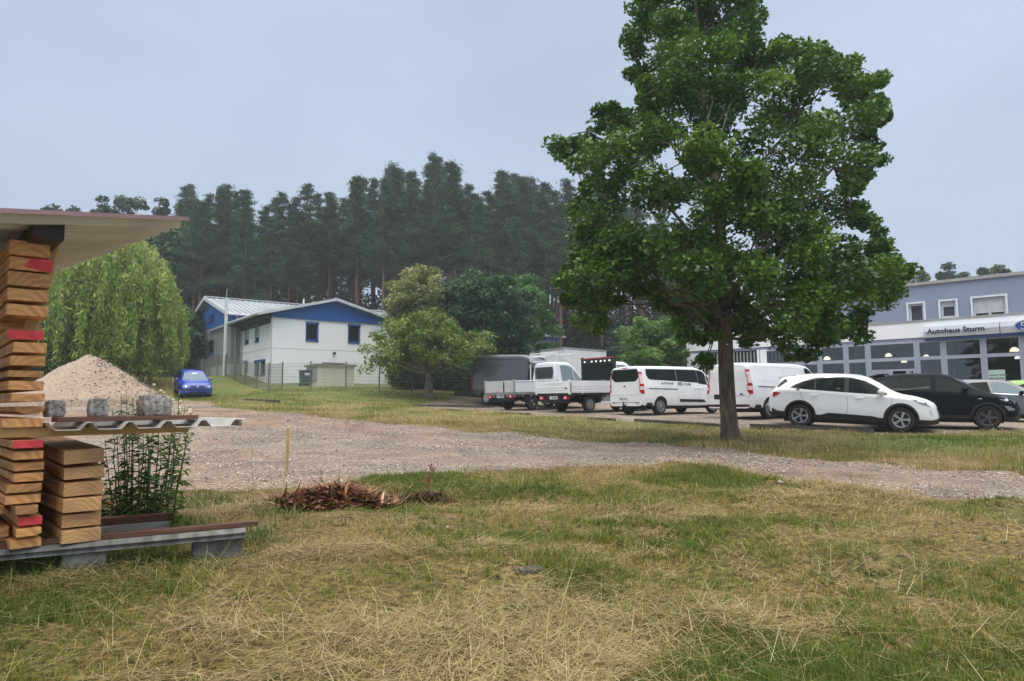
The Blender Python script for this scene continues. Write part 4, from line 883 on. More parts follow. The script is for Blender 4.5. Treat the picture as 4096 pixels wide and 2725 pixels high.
def broadleaf(name, label, x, y, H, cr, cz, ncl, nlf, lsize, ramp, shape=LEAF_OVAL, tint=.5, seed=1, trunk_r=.15, bark=None, squash=(1, 1, 1), group=None, clr=.42, spread=.95, trunk_h=None, low=-.75, hang=0.2, lean=0):
    """crown: ellipsoid radii cr around height cz (above ground)"""
    rng = np.random.default_rng(seed); rr = random.Random(seed); gz = Z(x, y); T = thing(name, label, 'tree', (x, y, gz), 0, group)
    cen = np.array([lean, 0, cz]); cl = []
    for _ in range(ncl):
        d = unit(rng.normal(size=3)); 
        if d[2] < low: d[2] = -d[2]
        q = cen + d * np.array(cr) * rng.uniform(.45, spread) * (.82 + .36 * rng.random()); cl.append(q)
    L = []; ti = []
    for q in cl:
        r = clr * np.mean(cr) * rng.uniform(.55, 1.1); n = int(nlf * rng.uniform(.6, 1.3)); p = unit(rng.normal(size=(n, 3))) * rng.random((n, 1)) ** .45 * r * np.array([1.1, 1.1, .75]); L.append(q + p); ti.append(np.full(n, rng.normal(tint, .13)))
    L = np.concatenate(L); ti = np.concatenate(ti)
    soup('crown', leaves(L, lsize, shape, .5, hang, rng), len(shape), ramp if not isinstance(ramp, list) else leafmat(name + '_leaf', ramp), np.clip(ti + rng.normal(0, .17, len(L)), 0, 1), T)
    m = MB(); th = trunk_h or cz; pts = curve((0, 0, -.2), (lean * .6, 0, th + cr[2] * .5), 0, 6, .012, rr); m.tube(pts, [trunk_r * (1.25 if k == 0 else 1 - .8 * k / 6) for k in range(7)], 10)
    for q in rr.sample(cl, min(len(cl), 26)):
        q = Vector(q); s = pts[2 if q.z < th else 3].lerp(pts[4], rr.random() * .6); m.tube(curve(s, q, .03, 4, .04, rr), [trunk_r * .4, trunk_r * .3, trunk_r * .2, trunk_r * .12, trunk_r * .04], 5)
    m.build('trunk', bark or M_GREYBARK, T, smooth=True, fixn=False); return T

def px_x(px, Y): return Q(px, 1500, Y).x
# small yellow-green tree on the lawn
broadleaf('lawn_tree', 'small spreading yellow-green tree with short thick trunk on the lawn left of the vans', px_x(1715, 38), 38, 5, (3.5, 2.9, 1.75), 2.75, 210, 85, .18,
          [(0, (.05, .10, .015)), (.5, (.12, .19, .03)), (1, (.30, .33, .07))], tint=.58, seed=3, trunk_r=.3, trunk_h=1.9, clr=.19, low=-.7, spread=1.08)
broadleaf('linden_tree', 'pale yellowish tree in bloom standing behind the lawn tree beside the white building', px_x(1665, 46), 46, 9, (2.4, 2.2, 3.4), 5.0, 100, 200, .2,
          [(0, (.07, .12, .02)), (.5, (.17, .22, .06)), (1, (.46, .46, .20))], tint=.62, seed=5, trunk_r=.2, clr=.26, spread=1.02)
broadleaf('maple_tree', 'round dense dark green maple rising behind the fence and dark van', px_x(1945, 47), 47, 9, (3.75, 3.4, 3.35), 4.9, 190, 260, .27,
          [(0, (.018, .065, .022)), (.5, (.035, .105, .035)), (1, (.09, .18, .07))], LEAF_OAK, tint=.45, seed=6, trunk_r=.25, clr=.26, low=-.9)
broadleaf('bright_maple_tree', 'lighter green maple crown showing behind the right side of the dark round maple', px_x(2075, 53), 53, 9, (3.0, 3.0, 3.7), 5.2, 110, 220, .26,
          [(0, (.035, .11, .02)), (.5, (.06, .18, .03)), (1, (.14, .28, .06))], LEAF_OAK, tint=.5, seed=7, trunk_r=.2, clr=.28)
broadleaf('young_maple_tree', 'light green young tree between the forest and the showroom behind the oak', px_x(2610, 44), 44, 6, (2.2, 2.0, 2.5), 3.2, 80, 220, .22,
          [(0, (.05, .12, .02)), (.5, (.10, .21, .04)), (1, (.22, .34, .09))], LEAF_OAK, tint=.52, seed=8, trunk_r=.14, clr=.32)
broadleaf('ash_tree', 'green tree standing behind the willow, left of the grey hall', px_x(700, 58), 58, 6, (3.2, 3, 3.6), 2.6, 70, 210, .28,
          [(0, (.03, .07, .015)), (.5, (.055, .12, .025)), (1, (.12, .19, .05))], tint=.45, seed=9, trunk_r=.16, clr=.33)
broadleaf('dark_shrub_tree', 'dark bushy tree behind the gravel heap, left of the willow', px_x(215, 40), 40, 5, (2.6, 2, 3.2), 2.2, 60, 200, .2,
          [(0, (.015, .045, .02)), (.5, (.03, .075, .03)), (1, (.07, .13, .05))], tint=.4, seed=10, trunk_r=.14, clr=.36)
for i, (px, Y, r, h, lab) in enumerate(((1640, 42.5, 1.3, 1.5, 'dark green shrub behind the fence below the pale yellowish tree'), (1760, 43, 1.3, 1.3, 'low dark shrub behind the fence between lawn tree and planter'), (1860, 43, 1.6, 1.6, 'dark hedge shrub behind the fence next to the dark van'), (2010, 44.5, 1.8, 1.9, 'dark hedge shrub hidden partly by the dark van'))):
    rng = np.random.default_rng(40 + i); x = px_x(px, Y); n = 9000; p = unit(rng.normal(size=(n, 3))) * rng.random((n, 1)) ** .3 * np.array([r, r * .7, h * .62]) * (.75 + .5 * rng.random((n, 1))); p[:, 2] += h * .55; p = p[p[:, 2] > 0]
    o = soup('hedge_shrub', leaves(p, .16, LEAF_OVAL, .3, 0, rng), 6, leafmat('shrub_leaf', [(0, (.015, .05, .015)), (.6, (.035, .09, .025)), (1, (.08, .15, .04))]), rng.random(len(p)))
    o.location = (x, Y, Z(x, Y)); tag(o, lab, 'shrub')

def willow():
    rng = np.random.default_rng(31); rr = random.Random(31); Y = 42; x = px_x(448, Y); gz = Z(x, Y); T = thing('willow_tree', 'big weeping willow with hanging pale green branches behind the gravel heap', 'tree', (x, Y, gz))
    V = []; ti = []; m = MB(); m.tube(curve((0, 0, -.2), (.2, 0, 3.6), 0, 4, .02, rr), [.55, .42, .36, .33, .3], 10)
    tips = []
    for k in range(58):
        a = k * 2.4 + rr.random(); el = rr.uniform(.0, 1.4); w_ = rr.uniform(.72, 1.12); R = Vector((math.cos(a) * math.cos(el) * 3.7 * w_, math.sin(a) * math.cos(el) * 3.6 * w_, 4.6 + math.sin(el) * 5.0 * w_)); tips.append(R)
        m.tube(curve((.1, 0, 2.6 + rr.random()), R, .04, 5, .04, rr), [.17, .13, .1, .07, .045, .02], 5)
    for s in range(1250):
        c = tips[rr.randrange(len(tips))] if s % 5 else None
        d = unit(rng.normal(size=3)); d[2] = abs(d[2]) * 1.1
        if c is not None: top = np.array(c) + rng.normal(0, 1, 3) * np.array([1.0, .9, .45])
        else:
            top = np.array([.1, 0, 4.8]) + d * np.array([3.7, 3.6, 5.0]) * rng.uniform(.55, 1.0) * (.86 + .22 * vnoise(np.array([d[0] * 3 + 9]), np.array([d[1] * 3 + 5]))[0])
        
        ra = math.atan2(top[1], top[0]); al = 4.05 * math.sqrt(max(.06, 1 - ((top[2] - 4.4) / 5.6) ** 2)) * (.80 + .34 * vnoise(np.array([math.cos(ra) * 2.2 + 5]), np.array([math.sin(ra) * 2.2 + top[2] * .35 + 5]))[0]); r0 = math.hypot(top[0], top[1])
        if r0 > al: top[:2] *= al / r0 * rng.uniform(.72, 1.0)
        Lh = rng.uniform(1.2, 4.2) * (.8 if top[2] > 7 else 1); Lh *= 1.25; ro = math.hypot(top[0], top[1]); Lh = min(Lh, max(top[2] - .4 - max(0, ro - 2.2) * .8, .6)); n = int(Lh * 26); t = np.sort(rng.random(n)); out = top[:2] / 4 * .45 + rng.normal(0, .15, 2)
        p = top + np.c_[out[0] * np.sqrt(t) + rng.normal(0, .12, n), out[1] * np.sqrt(t) + rng.normal(0, .09, n), -t * Lh]
        V.append(p); ti.append(np.clip(rng.normal(.5, .15) + rng.normal(0, .14, n) + (top[2] - 6) * .03, 0, 1))
    P = np.concatenate(V); L = leaves(P, .36, LEAF_THIN * np.array([1.1, 1]), .0, 2.2, rng)
    soup('crown', L, 4, leafmat('willow_leaf', [(0, (.10, .17, .02)), (.45, (.25, .34, .055)), (.8, (.43, .52, .15)), (1, (.58, .63, .36))], .4, .55), np.concatenate(ti), T)
    m.build('trunk', M_BARK, T, smooth=True, fixn=False)
willow()

# ---- pine forest
M_NEEDLE = leafmat('pine_needles', [(0, (.025, .052, .026)), (.5, (.048, .088, .042)), (1, (.10, .15, .065))], .15, .7, .2)
def pine_proto(seed, H, crown_from, rad, conical=False):
    rng = np.random.default_rng(seed); rr = random.Random(seed); root = bpy.data.objects.new('pine_tree', None); m = MB()
    bend = rr.uniform(-.5, .5); pts = [Vector((bend * math.sin(k / 6 * PI * .8) + rr.uniform(-.05, .05), rr.uniform(-.1, .1), H * k / 6)) for k in range(7)]; m.tube(pts, [.24, .2, .17, .14, .11, .07, .02], 8)
    C = []; n = 44 if not conical else 52
    for k in range(n):
        t = crown_from + (1 - crown_from) * (k + rr.random()) / n; z = H * t; a = rr.uniform(0, 2 * PI)
        if conical: R = rad * (1 - (t - crown_from) / (1 - crown_from)) * rr.uniform(.7, 1.1) + .15
        else:
            u = (t - crown_from) / (1 - crown_from); R = rad * (math.sin(min(u * 1.25 + .22, 1) * PI * .9) * .8 + .25) * rr.uniform(.4, 1.2) * (1 - .8 * u ** 2.2)
        s = Vector((np.interp(z, [p.z for p in pts], [p.x for p in pts]), 0, z)); e = s + Vector((math.cos(a) * R, math.sin(a) * R, R * (.25 if not conical else -.3)))
        m.tube([s, s.lerp(e, .5) + Vector((0, 0, .1)), e], [.06, .04, .015], 4)
        for j in range(3 if R > .8 else 2):
            q = s.lerp(e, 1 - j * .3); w = .55 * (1 - .12 * j) * (1 if not conical else .6); C.append((q, w * (1 - .42 * (t - crown_from) / (1 - crown_from))))
    C.append((pts[-1], .3)); C.append((pts[-1] - Vector((0, 0, .7)), .35))
    for k in range(7):     # dead stubs on the bare stem
        z = H * rr.uniform(.3, crown_from + .05); a = rr.uniform(0, 6.3); L = rr.uniform(.4, 1.3); m.tube([(0, 0, z), (math.cos(a) * L, math.sin(a) * L, z + rr.uniform(-.3, .1))], [.03, .01], 3)
    L = []; ti = []
    for q, w in C:
        n = int(105 * (w / .55)); p = rng.normal(size=(n, 3)) * np.array([w, w, w * .5]) * .74; L.append(np.array(q) + p); ti.append(np.full(n, rng.normal(.5, .14)) + p[:, 2] * .25)
    P = np.concatenate(L); V = leaves(P, .34, LEAF_TRI * np.array([.55, 1]), .3, 0, rng)
    cr = soup('crown', V, 3, M_NEEDLE, np.clip(np.concatenate(ti) + rng.normal(0, .15, len(P)), 0, 1)); tk = m.build('trunk', M_PBARK, smooth=True, fixn=False)
    return root, cr, tk
def forest():
    rr = random.Random(77)
    protos = [pine_proto(101, 20, .50, 2.6), pine_proto(102, 21, .56, 2.4), pine_proto(103, 19, .45, 2.7), pine_proto(104, 20, .60, 2.9), pine_proto(105, 20, .35, 2.7, True), pine_proto(106, 20, .48, 2.2)]
    used = set()
    def put(i, px, Y, top_py=None, H=None, lab=None, grp='pines of the forest behind the white building', sc=1.0):
        x = px_x(px, Y); gz = Z(x, Y); 
        if top_py is not None: H = Q(px, top_py, Y).z - gz
        root, cr, tk = protos[i]; base = 20 if i not in (1, 2) else (21 if i == 1 else 19); s = H / base
        if i in used:
            o = root.copy(); c2 = cr.copy(); t2 = tk.copy(); COL.objects.link(c2); COL.objects.link(t2); c2.parent = o; t2.parent = o
        else:
            o = root; cr.parent = o; tk.parent = o; used.add(i)
        COL.objects.link(o); o.location = (x, Y, gz); o.rotation_euler = (0, 0, rr.uniform(0, 6.28)); w = s * sc * rr.uniform(.85, 1.15); o.scale = (w, w, s)
        tag(o, lab or 'dark tall pine among the crowded forest trunks in the rain haze', 'tree', grp)
    # skyline: (px, py of the top)
    top = [(870, 745), (960, 768), (1040, 830), (1105, 782), (1170, 795), (1230, 745), (1300, 775), (1370, 800), (1420, 712), (1490, 720), (1560, 660), (1640, 690),
           (1722, 620), (1800, 655), (1880, 742), (1950, 770), (2010, 692), (2100, 715), (2180, 745), (2230, 772), (2290, 730), (2350, 790), (2420, 760), (2500, 820), (2580, 800), (2660, 860), (2740, 900)]
    ORD = 'first second third fourth fifth sixth seventh eighth ninth tenth eleventh twelfth thirteenth fourteenth fifteenth sixteenth seventeenth eighteenth nineteenth twentieth twenty-first twenty-second twenty-third twenty-fourth twenty-fifth twenty-sixth twenty-seventh twenty-eighth'.split()
    for i, (px, tp, r) in enumerate(((160, 828, 1.5), (271, 818, 1.3), (374, 800, 1.7), (480, 778, 2.6), (560, 822, 1.6), (625, 798, 1.6), (735, 786, 1.9))):
        Y = 82 + i * 1.5; x = px_x(px, Y); H = Q(px, tp, Y).z - Z(x, Y)
        broadleaf('far_tree', ['faint tree top over the shed roof, nearest the left photo edge', 'small dense tree top over the shed roof, second from the left', 'feathery small tree top over the middle of the shed roof', 'widest drooping tree top over the shed roof', 'low tree top between the widest one and the roof corner', 'spiky tree top just left of the shed roof corner', 'tall loose tree top right behind the shed roof corner'][i], x, Y, H, (r, r, 5), H - 4.6, 40, 120, .42, BIRCH, LEAF_OVAL, .35, 200 + i, .14, clr=.3, group='tree tops beyond the willow', hang=.8, low=-.9)
    special = {(870, 745): 'broad topped pine at the left end of the tall forest edge', (1722, 620): 'tallest spruce-like tree of the forest skyline', (1560, 660): 'second tallest spire-topped tree, left of the tallest one', (2010, 692): 'pointed pine top right of the tallest tree, above the round maple', (1230, 745): 'bushy pine top above the apex between hall roof and gable'}
    for k, (a, b) in enumerate(top):
        i = 4 if (a, b) in ((1722, 620), (1560, 660)) else rr.choice([0, 1, 2, 3, 5]); put(i, a, rr.uniform(74, 84), b, lab=special.get((a, b), ORD[k] + ' pine top from the left along the forest skyline'), sc=1.12)
    for k in range(135):
        px = rr.uniform(640, 2780); Y = rr.uniform(68, 104); tp = np.interp(px, [a for a, b in top], [b for a, b in top]); dep = (Y - 66) / 40
        put(rr.choice([0, 1, 2, 3, 5, 5]), px, Y, tp + rr.uniform(8, 170) - dep * 20, sc=.95)
    # undergrowth and farther wood: nobody could count it
    rng = np.random.default_rng(9); P = []
    for _ in range(860):
        Y = rng.uniform(72, 112); px = rng.uniform(-1100, 2900); x = px_x(px, Y); g = Z(x, Y); h = rng.uniform(3, 10.5) if Y < 90 else rng.uniform(8, 15); r = rng.uniform(1.3, 2.6); n = 170
        p = rng.normal(size=(n, 3)) * np.array([r, r, h * .33]) * .6; p[:, 2] = p[:, 2] + h * .5; P.append(p + np.array([x, Y, g]))
    P = np.concatenate(P); V = leaves(P, .75, LEAF_TRI * np.array([1.0, 1]), .2, 0, rng)
    tag(soup('forest_undergrowth', V, 3, leafmat('undergrowth_leaf', [(0, (.012, .03, .014)), (.6, (.025, .055, .024)), (1, (.05, .10, .04))], .15, .7, .2), rng.random(len(P))), kind='stuff')
    # birches at the left edge of the wood, and tree tops over the showroom roof
    for i, (px, Y, tp, r) in enumerate(((690, 72, 870, 3.0), (770, 76, 900, 2.6), (600, 74, 900, 2.6), (120, 70, 950, 3), (330, 76, 870, 3))):
        x = px_x(px, Y); H = Q(px, tp, Y).z - Z(x, Y)
        broadleaf('birch_tree', ['tall hazy birch directly left of the grey hall roof', 'slender birch crown between willow and tall pines', 'birch crown rising just right behind the willow top', 'leafy tree behind the lumber stack', 'birch behind the middle of the willow'][i], x, Y, H, (r, r, H * .40), H * .58, 75, 160, .42, BIRCH, LEAF_OVAL, .45, 60 + i, .14, clr=.28, group='birches beyond the willow', hang=1)
    for i, (px, Y, tp, r) in enumerate(((3722, 88, 1092, 1.7), (3822, 90, 1060, 1.5), (3870, 90, 1082, 1.3), (3918, 92, 1080, .8), (3970, 92, 1073, .9), (4010, 92, 1092, 1.2), (4045, 92, 1073, 1.0), (3600, 86, 1130, 2.2), (4120, 92, 1085, 1.3))):
        x = px_x(px, Y); H = Q(px, tp, Y).z - Z(x, Y)
        broadleaf('far_tree', ['pale rounded tree top at the left, just right of the oak, over the showroom roof', 'largest drooping tree top over the showroom roof', 'tree top leaning against the largest one over the showroom roof', 'slim single tree top in the middle over the showroom roof', 'loose feathery tree top over the showroom roof',
                  'low bushy tree top near the right end of the showroom roofline', 'last visible tree top before the photo edge over the showroom roof', 'tree top mostly hidden by the oak edge over the showroom roof', 'tree top just at the right edge of the photo'][i], x, Y, H, (r, r, 4.2), H - 3.9, 26, 130, .5, BIRCH, LEAF_OVAL, .4, 80 + i, .12, clr=.34, group='tree tops behind the showroom', hang=1.2)
BIRCH = leafmat('birch_leaf', [(0, (.03, .065, .025)), (.5, (.055, .11, .045)), (1, (.11, .18, .07))], .25)
forest()
# ------------------------------------------------------------ vehicles (local x forward, y left, z up, origin between the axles on the ground)
P_WHITE = paint('white_paint', (.80, .82, .85)); P_BLACK = paint('black_paint', (.004, .006, .010), .25, .0, .07); P_GREY = paint('dark_grey_paint', (.048, .053, .06), .3, 1)
P_BLUE = paint('blue_paint', (.02, .06, .42), .3); P_GREEN = paint('green_paint', (.20, .48, .04), .3); P_MGREY = paint('mid_grey_paint', (.09, .10, .12), .25, 1)
M_CAR_GLASS = glassy('tinted_car_glass', (.014, .02, .021), .03); M_SCREEN = glassy('windscreen_glass', (.20, .26, .29), .05)
M_RUBBER = mat('tyre_rubber', (.018, .018, .019), (.012, .012, .012), rough=.85); M_ALLOY = mat('alloy_wheel', (.52, .53, .55), rough=.28, metal=.85)
M_CHROME = mat('chrome', (.70, .71, .73), rough=.15, metal=.9); M_REDL = glassy('red_lamp', (.42, .012, .02), .12); M_CLEARL = glassy('clear_lamp', (.20, .22, .25), .1)
M_PINKL = glassy('pale_lamp', (.75, .55, .56), .15); M_AMBER = glassy('amber_lamp', (.8, .25, .03), .2); M_PLATE = mat('plate_white', (.75, .76, .77), rough=.4); M_PBLUE = mat('plate_blue', (.02, .09, .50), rough=.4)
M_SEAM = mat('panel_gap', (.10, .10, .11), rough=.7); M_SEAMD = mat('panel_gap_dark', (.004, .004, .004), rough=.7); M_INK = mat('black_ink', (.01, .01, .012), rough=.5)
M_DROP = mat('grey_dropside', (.52, .53, .53), (.47, .48, .48), rough=.5); M_RIMD = mat('dark_rim', (.10, .10, .11), rough=.35, metal=.6)
def cub(pts, x):
    xs = np.array([p[0] for p in pts], float); ys = np.array([p[1] for p in pts], float); d = np.diff(ys) / np.diff(xs)
    m = np.r_[d[0], [(a + b) / 2 if a * b > 0 else 0 for a, b in zip(d[:-1], d[1:])], d[-1]]
    for i in range(len(d)):
        for k in (i, i + 1):
            if abs(m[k]) > 3 * abs(d[i]): m[k] = 3 * d[i]
    x = min(max(x, xs[0]), xs[-1]); i = min(max(np.searchsorted(xs, x) - 1, 0), len(d) - 1); h = xs[i + 1] - xs[i]; t = (x - xs[i]) / h
    return ys[i] * (2 * t ** 3 - 3 * t * t + 1) + m[i] * h * (t ** 3 - 2 * t * t + t) + ys[i + 1] * (-2 * t ** 3 + 3 * t * t) + m[i + 1] * h * (t ** 3 - t * t)
class Car:
    def __init__(s, name, label, pos, yaw, pitch, sp, pm, lights=True):
        s.T = thing(name, label, sp.get('cat', 'car'), pos, 0, sp.get('group'), (0, -pitch, yaw)); s.sp = sp; s.pm = pm
        x0, x1 = sp['top'][0][0], sp['top'][-1][0]
        u = np.linspace(0, PI, 74); X = (x0 + x1) / 2 - np.cos(u) * (x1 - x0) / 2; X = .5 * X + .5 * np.linspace(x0, x1, 74)
        rings = []
        for x in X:
            t, b, q, w, wt = (cub(sp[k], x) for k in ('top', 'belt', 'bot', 'w', 'wt')); b = min(b, t - .03); h = t - b; H = b - q; sh = sp.get('shoulder', .97)
            c = [(0, q), (w * .55, q), (w * .90, q + .01), (w * .975, q + .10), (w, q + H * .38), (w * .995, q + H * .62), (w * .985, q + H * .86), (w * sh, b), (wt + (w * sh - wt) * .42, b + h * .55),
                 (wt + (w * sh - wt) * .10, b + h * .84), (wt * .93, b + h * .955), (wt * .72, t - .006 * h), (wt * .36, t + .012), (0, t + .016)]
            half = []
            for i in range(len(c) - 1):
                p0, p1, p2, p3 = c[max(i - 1, 0)], c[i], c[i + 1], c[min(i + 2, len(c) - 1)]
                for k in range(3):
                    a = k / 3; half.append(tuple(.5 * (2 * p1[j] + (p2[j] - p0[j]) * a + (2 * p0[j] - 5 * p1[j] + 4 * p2[j] - p3[j]) * a * a + (3 * p1[j] - p0[j] - 3 * p2[j] + p3[j]) * a ** 3) for j in (0, 1)))
            half.append(c[-1]); rings.append([(x, max(y, 0), z) for y, z in half] + [(x, -max(y, 0), z) for y, z in half[-2:0:-1]])
        m = MB(); n = len(rings[0]); vs = [v for r in rings for v in r]; fs = []
        for i in range(len(rings) - 1):
            for k in range(n): fs.append((i * n + k, i * n + (k + 1) % n, (i + 1) * n + (k + 1) % n, (i + 1) * n + k))
        fs.append(tuple(range(n))); fs.append(tuple(reversed(range((len(rings) - 1) * n, len(rings) * n)))); m.add(vs, fs)
        o = m.build('body', [pm, M_BLACK], s.T); me = o.data
        bm = bmesh.new(); bm.from_mesh(me); s.bvh = BVHTree.FromBMesh(bm); bm.free()
        ar = sp['arch']; ct = MB()
        for ax in sp['axles']:
            for sg in (1, -1):
                ct.lathe([(ar, sg * (sp['hw'] - .34)), (ar, sg * (sp['hw'] + .3))], 40, Matrix.Translation((ax, 0, sp['wr'] + .02)), 'y')
        co = ct.build('cut', [pm, M_BLACK]); co.data.polygons.foreach_set('material_index', [1] * len(co.data.polygons)); co.parent = s.T
        md = o.modifiers.new('b', 'BOOLEAN'); md.operation = 'DIFFERENCE'; md.object = co; md.solver = 'EXACT'
        dg = bpy.context.evaluated_depsgraph_get(); dg.update(); nm = bpy.data.meshes.new_from_object(o.evaluated_get(dg)); o.modifiers.remove(md); o.data = nm; bpy.data.objects.remove(co)
        bz = sp.get('blackz', .05)
        for p_ in nm.polygons:
            if p_.center.z < cub(sp['bot'], p_.center.x) + bz: p_.material_index = 1
        nm.shade_smooth(); nm.set_sharp_from_angle(angle=math.radians(38)); s.body = o
        ub = MB(); xa = sp['axles']; ub.box(xa[0] - .5, xa[1] + .4, -sp['hw'] + .36, sp['hw'] - .36, cub(sp['bot'], 0) - .07, cub(sp['bot'], 0) + .03); ub.build('underbody_light_block', M_BLACK, s.T)  # black box added to block light under the body
    def proj(s, v, side, off):
        d = {'L': Vector((0, -1, 0)), 'R': Vector((0, 1, 0)), 'F': Vector((-1, 0, 0)), 'B': Vector((1, 0, 0)), 'T': Vector((0, 0, -1))}[side]
        v = Vector(v); o = v - d * (v.dot(d) + 6); h = s.bvh.ray_cast(o, d)
        if h[0] is None:
            q = s.bvh.find_nearest(o + d * 4)[0]; return q - d * off
        return h[0] - d * off
    def patch(s, name, pts, side, m, off=.005, parent=None, cell=.12):
        bm = bmesh.new(); pts = [(p[0], p[1]) for p in pts]
        def to3(p): return {'L': (p[0], 0, p[1]), 'R': (p[0], 0, p[1]), 'F': (0, p[0], p[1]), 'B': (0, p[0], p[1]), 'T': (p[0], p[1], 0)}[side]
        vs = [bm.verts.new(to3(p)) for p in pts]; bm.faces.new(vs)
        a0, a1 = {'L': (0, 2), 'R': (0, 2), 'F': (1, 2), 'B': (1, 2), 'T': (0, 1)}[side]
        for ax in (a0, a1):
            lo, hi = min(v.co[ax] for v in bm.verts), max(v.co[ax] for v in bm.verts); k = int((hi - lo) / cell)
            for i in range(1, k + 1):
                pl = Vector((0, 0, 0)); pl[ax] = 1; c = Vector((0, 0, 0)); c[ax] = lo + (hi - lo) * i / (k + 1)
                bmesh.ops.bisect_plane(bm, geom=bm.verts[:] + bm.edges[:] + bm.faces[:], plane_co=c, plane_no=pl)
        for v in bm.verts: v.co = s.proj(v.co, side, off)
        me = bpy.data.meshes.new(name); bmesh.ops.recalc_face_normals(bm, faces=bm.faces); bm.to_mesh(me); bm.free(); me.materials.append(m); me.shade_smooth()
        o = bpy.data.objects.new(name, me); COL.objects.link(o); o.parent = parent or s.T; return o
    def both(s, name, pts, m, off=.005, child=None):
        for sd in 'LR':
            o = s.patch(name, pts, sd, m, off)
            if child: s.patch(child[0], child[1], sd, child[2], off + .004, o)
    def seam(s, pts, side, m=None, wd=.008, off=.004, name='panel_seam'):
        bm = bmesh.new()
        for (ax, ay), (bx, by) in zip(pts[:-1], pts[1:]):
            L = math.hypot(bx - ax, by - ay); nx, ny = -(by - ay) / L * wd / 2, (bx - ax) / L * wd / 2; k = max(1, int(L / .08))
            pr = None
            for i in range(k + 1):
                t = i / k; cx, cy = ax + (bx - ax) * t, ay + (by - ay) * t; q = []
                for sg in (1, -1):
                    a, b = cx + sg * nx, cy + sg * ny; v = {'L': (a, 0, b), 'R': (a, 0, b), 'F': (0, a, b), 'B': (0, a, b), 'T': (a, b, 0)}[side]; q.append(bm.verts.new(s.proj(v, side, off)))
                if pr: bm.faces.new((pr[0], pr[1], q[1], q[0]))
                pr = q
        me = bpy.data.meshes.new(name); bm.to_mesh(me); bm.free(); me.materials.append(m or M_SEAM); o = bpy.data.objects.new(name, me); COL.objects.link(o); o.parent = s.T; return o
    def text(s, body, size, x, z, side, m, name='lettering', bold=.004, sx=1):
        t = txt(body, size, m, name, s.T, Matrix.Identity(4), 0.0, bold, sx)
        for v in t.data.vertices:
            a, b = v.co.x, v.co.y; v.co = s.proj({'R': (x + a, 0, z + b), 'L': (x - a, 0, z + b), 'B': (0, x - a, z + b), 'F': (0, x + a, z + b)}[side], side, .007)
        return t
    def plate(s, y, z, side, label='RH SK 70', blue=True, w=.52, h=.11):
        o = s.patch('number_plate', [(y - w / 2, z), (y + w / 2, z), (y + w / 2, z + h), (y - w / 2, z + h)], side, M_PLATE, .012)
        sg = 1 if side == 'B' else -1
        if blue: s.patch('blue_strip', [(y + sg * w / 2, z), (y + sg * (w / 2 - .05), z), (y + sg * (w / 2 - .05), z + h), (y + sg * w / 2, z + h)], side, M_PBLUE, .014, o)
        if label:
            t = s.text(label, h * .95, y + sg * (w / 2 - .065), z + h * .17, side, M_INK, 'plate_lettering', .0015, .86)
            for v in t.data.vertices: v.co.x += (-.009 if side == 'B' else .009)
    def wheels(s, style='alloy', rr=.225, dark=False):
        sp = s.sp; r = sp['wr']; wd = sp.get('tw', .22); protoT = None
        for ax in sp['axles']:
            for sg in (-1, 1):
                M0 = Matrix.Translation((ax, sg * (sp['hw'] - wd / 2 - .02), r)) @ (Matrix.Identity(4) if sg < 0 else Matrix.Rotation(PI, 4, 'Z'))
                if protoT is None:
                    t = MB(); h = wd / 2; t.lathe([(rr - .004, -h + .03), (rr, -h + .015), (rr + .02, -h), (r - .035, -h - .004), (r - .008, -h + .022), (r, -h + .05), (r, h - .05), (r - .008, h - .022), (r - .04, h), (rr, h)], 40, None, 'y', False)
                    k = MB(); k.lathe([(rr * .97, -h + .07), (.001, -h + .075)], 24, None, 'y'); k.cur = 1
                    k.lathe([(rr + .006, -h + .002), (rr + .002, -h - .006), (rr - .016, -h + .0), (rr - .03, -h + .05)], 40, None, 'y', False)
                    if style == 'steel': k.lathe([(rr - .02, -h + .05), (rr * .78, -h + .02), (rr * .62, -h + .05), (rr * .40, -h + .02), (.05, -h + .0), (.001, -h)], 28, None, 'y')
                    else:
                        n = {'alloy': 5, 'five': 5, 'cap': 9, 'ten': 10}[style]
                        for i in range(n):
                            a = 2 * PI * i / n + .3
                            for d in ((-.16, .16) if style == 'alloy' else (0,)):
                                sw = .020 if style == 'alloy' else (.034 if style in ('cap', 'five') else .02); A = Matrix.Rotation(a + d * .55, 4, 'Y')
                                k.prism([(-sw * .8, .045), (sw * .8, .045), (sw, rr - .012), (-sw, rr - .012)], -h + .004, -h + .03, 'y', A)
                        k.lathe([(.055, -h + .03), (.05, -h - .004), (.02, -h - .008), (.001, -h - .008)], 20, None, 'y')
                    w_ = t.build('wheel', M_RUBBER, s.T, smooth=True); ri = k.build('rim', [M_BLACK, M_RIMD if dark else M_ALLOY], w_, smooth=True, angle=30); protoT = w_; protoR = ri; w_.matrix_local = M0
                else:
                    c = protoT.copy(); COL.objects.link(c); c.parent = s.T; c.matrix_local = M0; d_ = protoR.copy(); COL.objects.link(d_); d_.parent = c
    def mirror(s, x, y, z, m, sz=(.10, .11, .085), stalk=True):
        for sg in (-1, 1):
            q = MB(); q.lathe([(.001, -1), (.55, -.92), (.9, -.6), (1, 0), (.92, .6), (.6, .92), (.001, 1)], 16, Matrix.Diagonal((sz[0], sz[1], sz[2], 1)), 'y'); o = q.build('mirror', m, s.T, smooth=True, loc=(x, sg * (y + sz[1]), z), angle=80)
            k = MB(); k.box(-.03, .03, -.10 if sg > 0 else .0, -.0 if sg > 0 else .10, -sz[2] * .9, -sz[2] * .4, Matrix.Translation((0, -sg * sz[1] * .9, 0))); k.build('mirror_foot', M_BLACK, o)
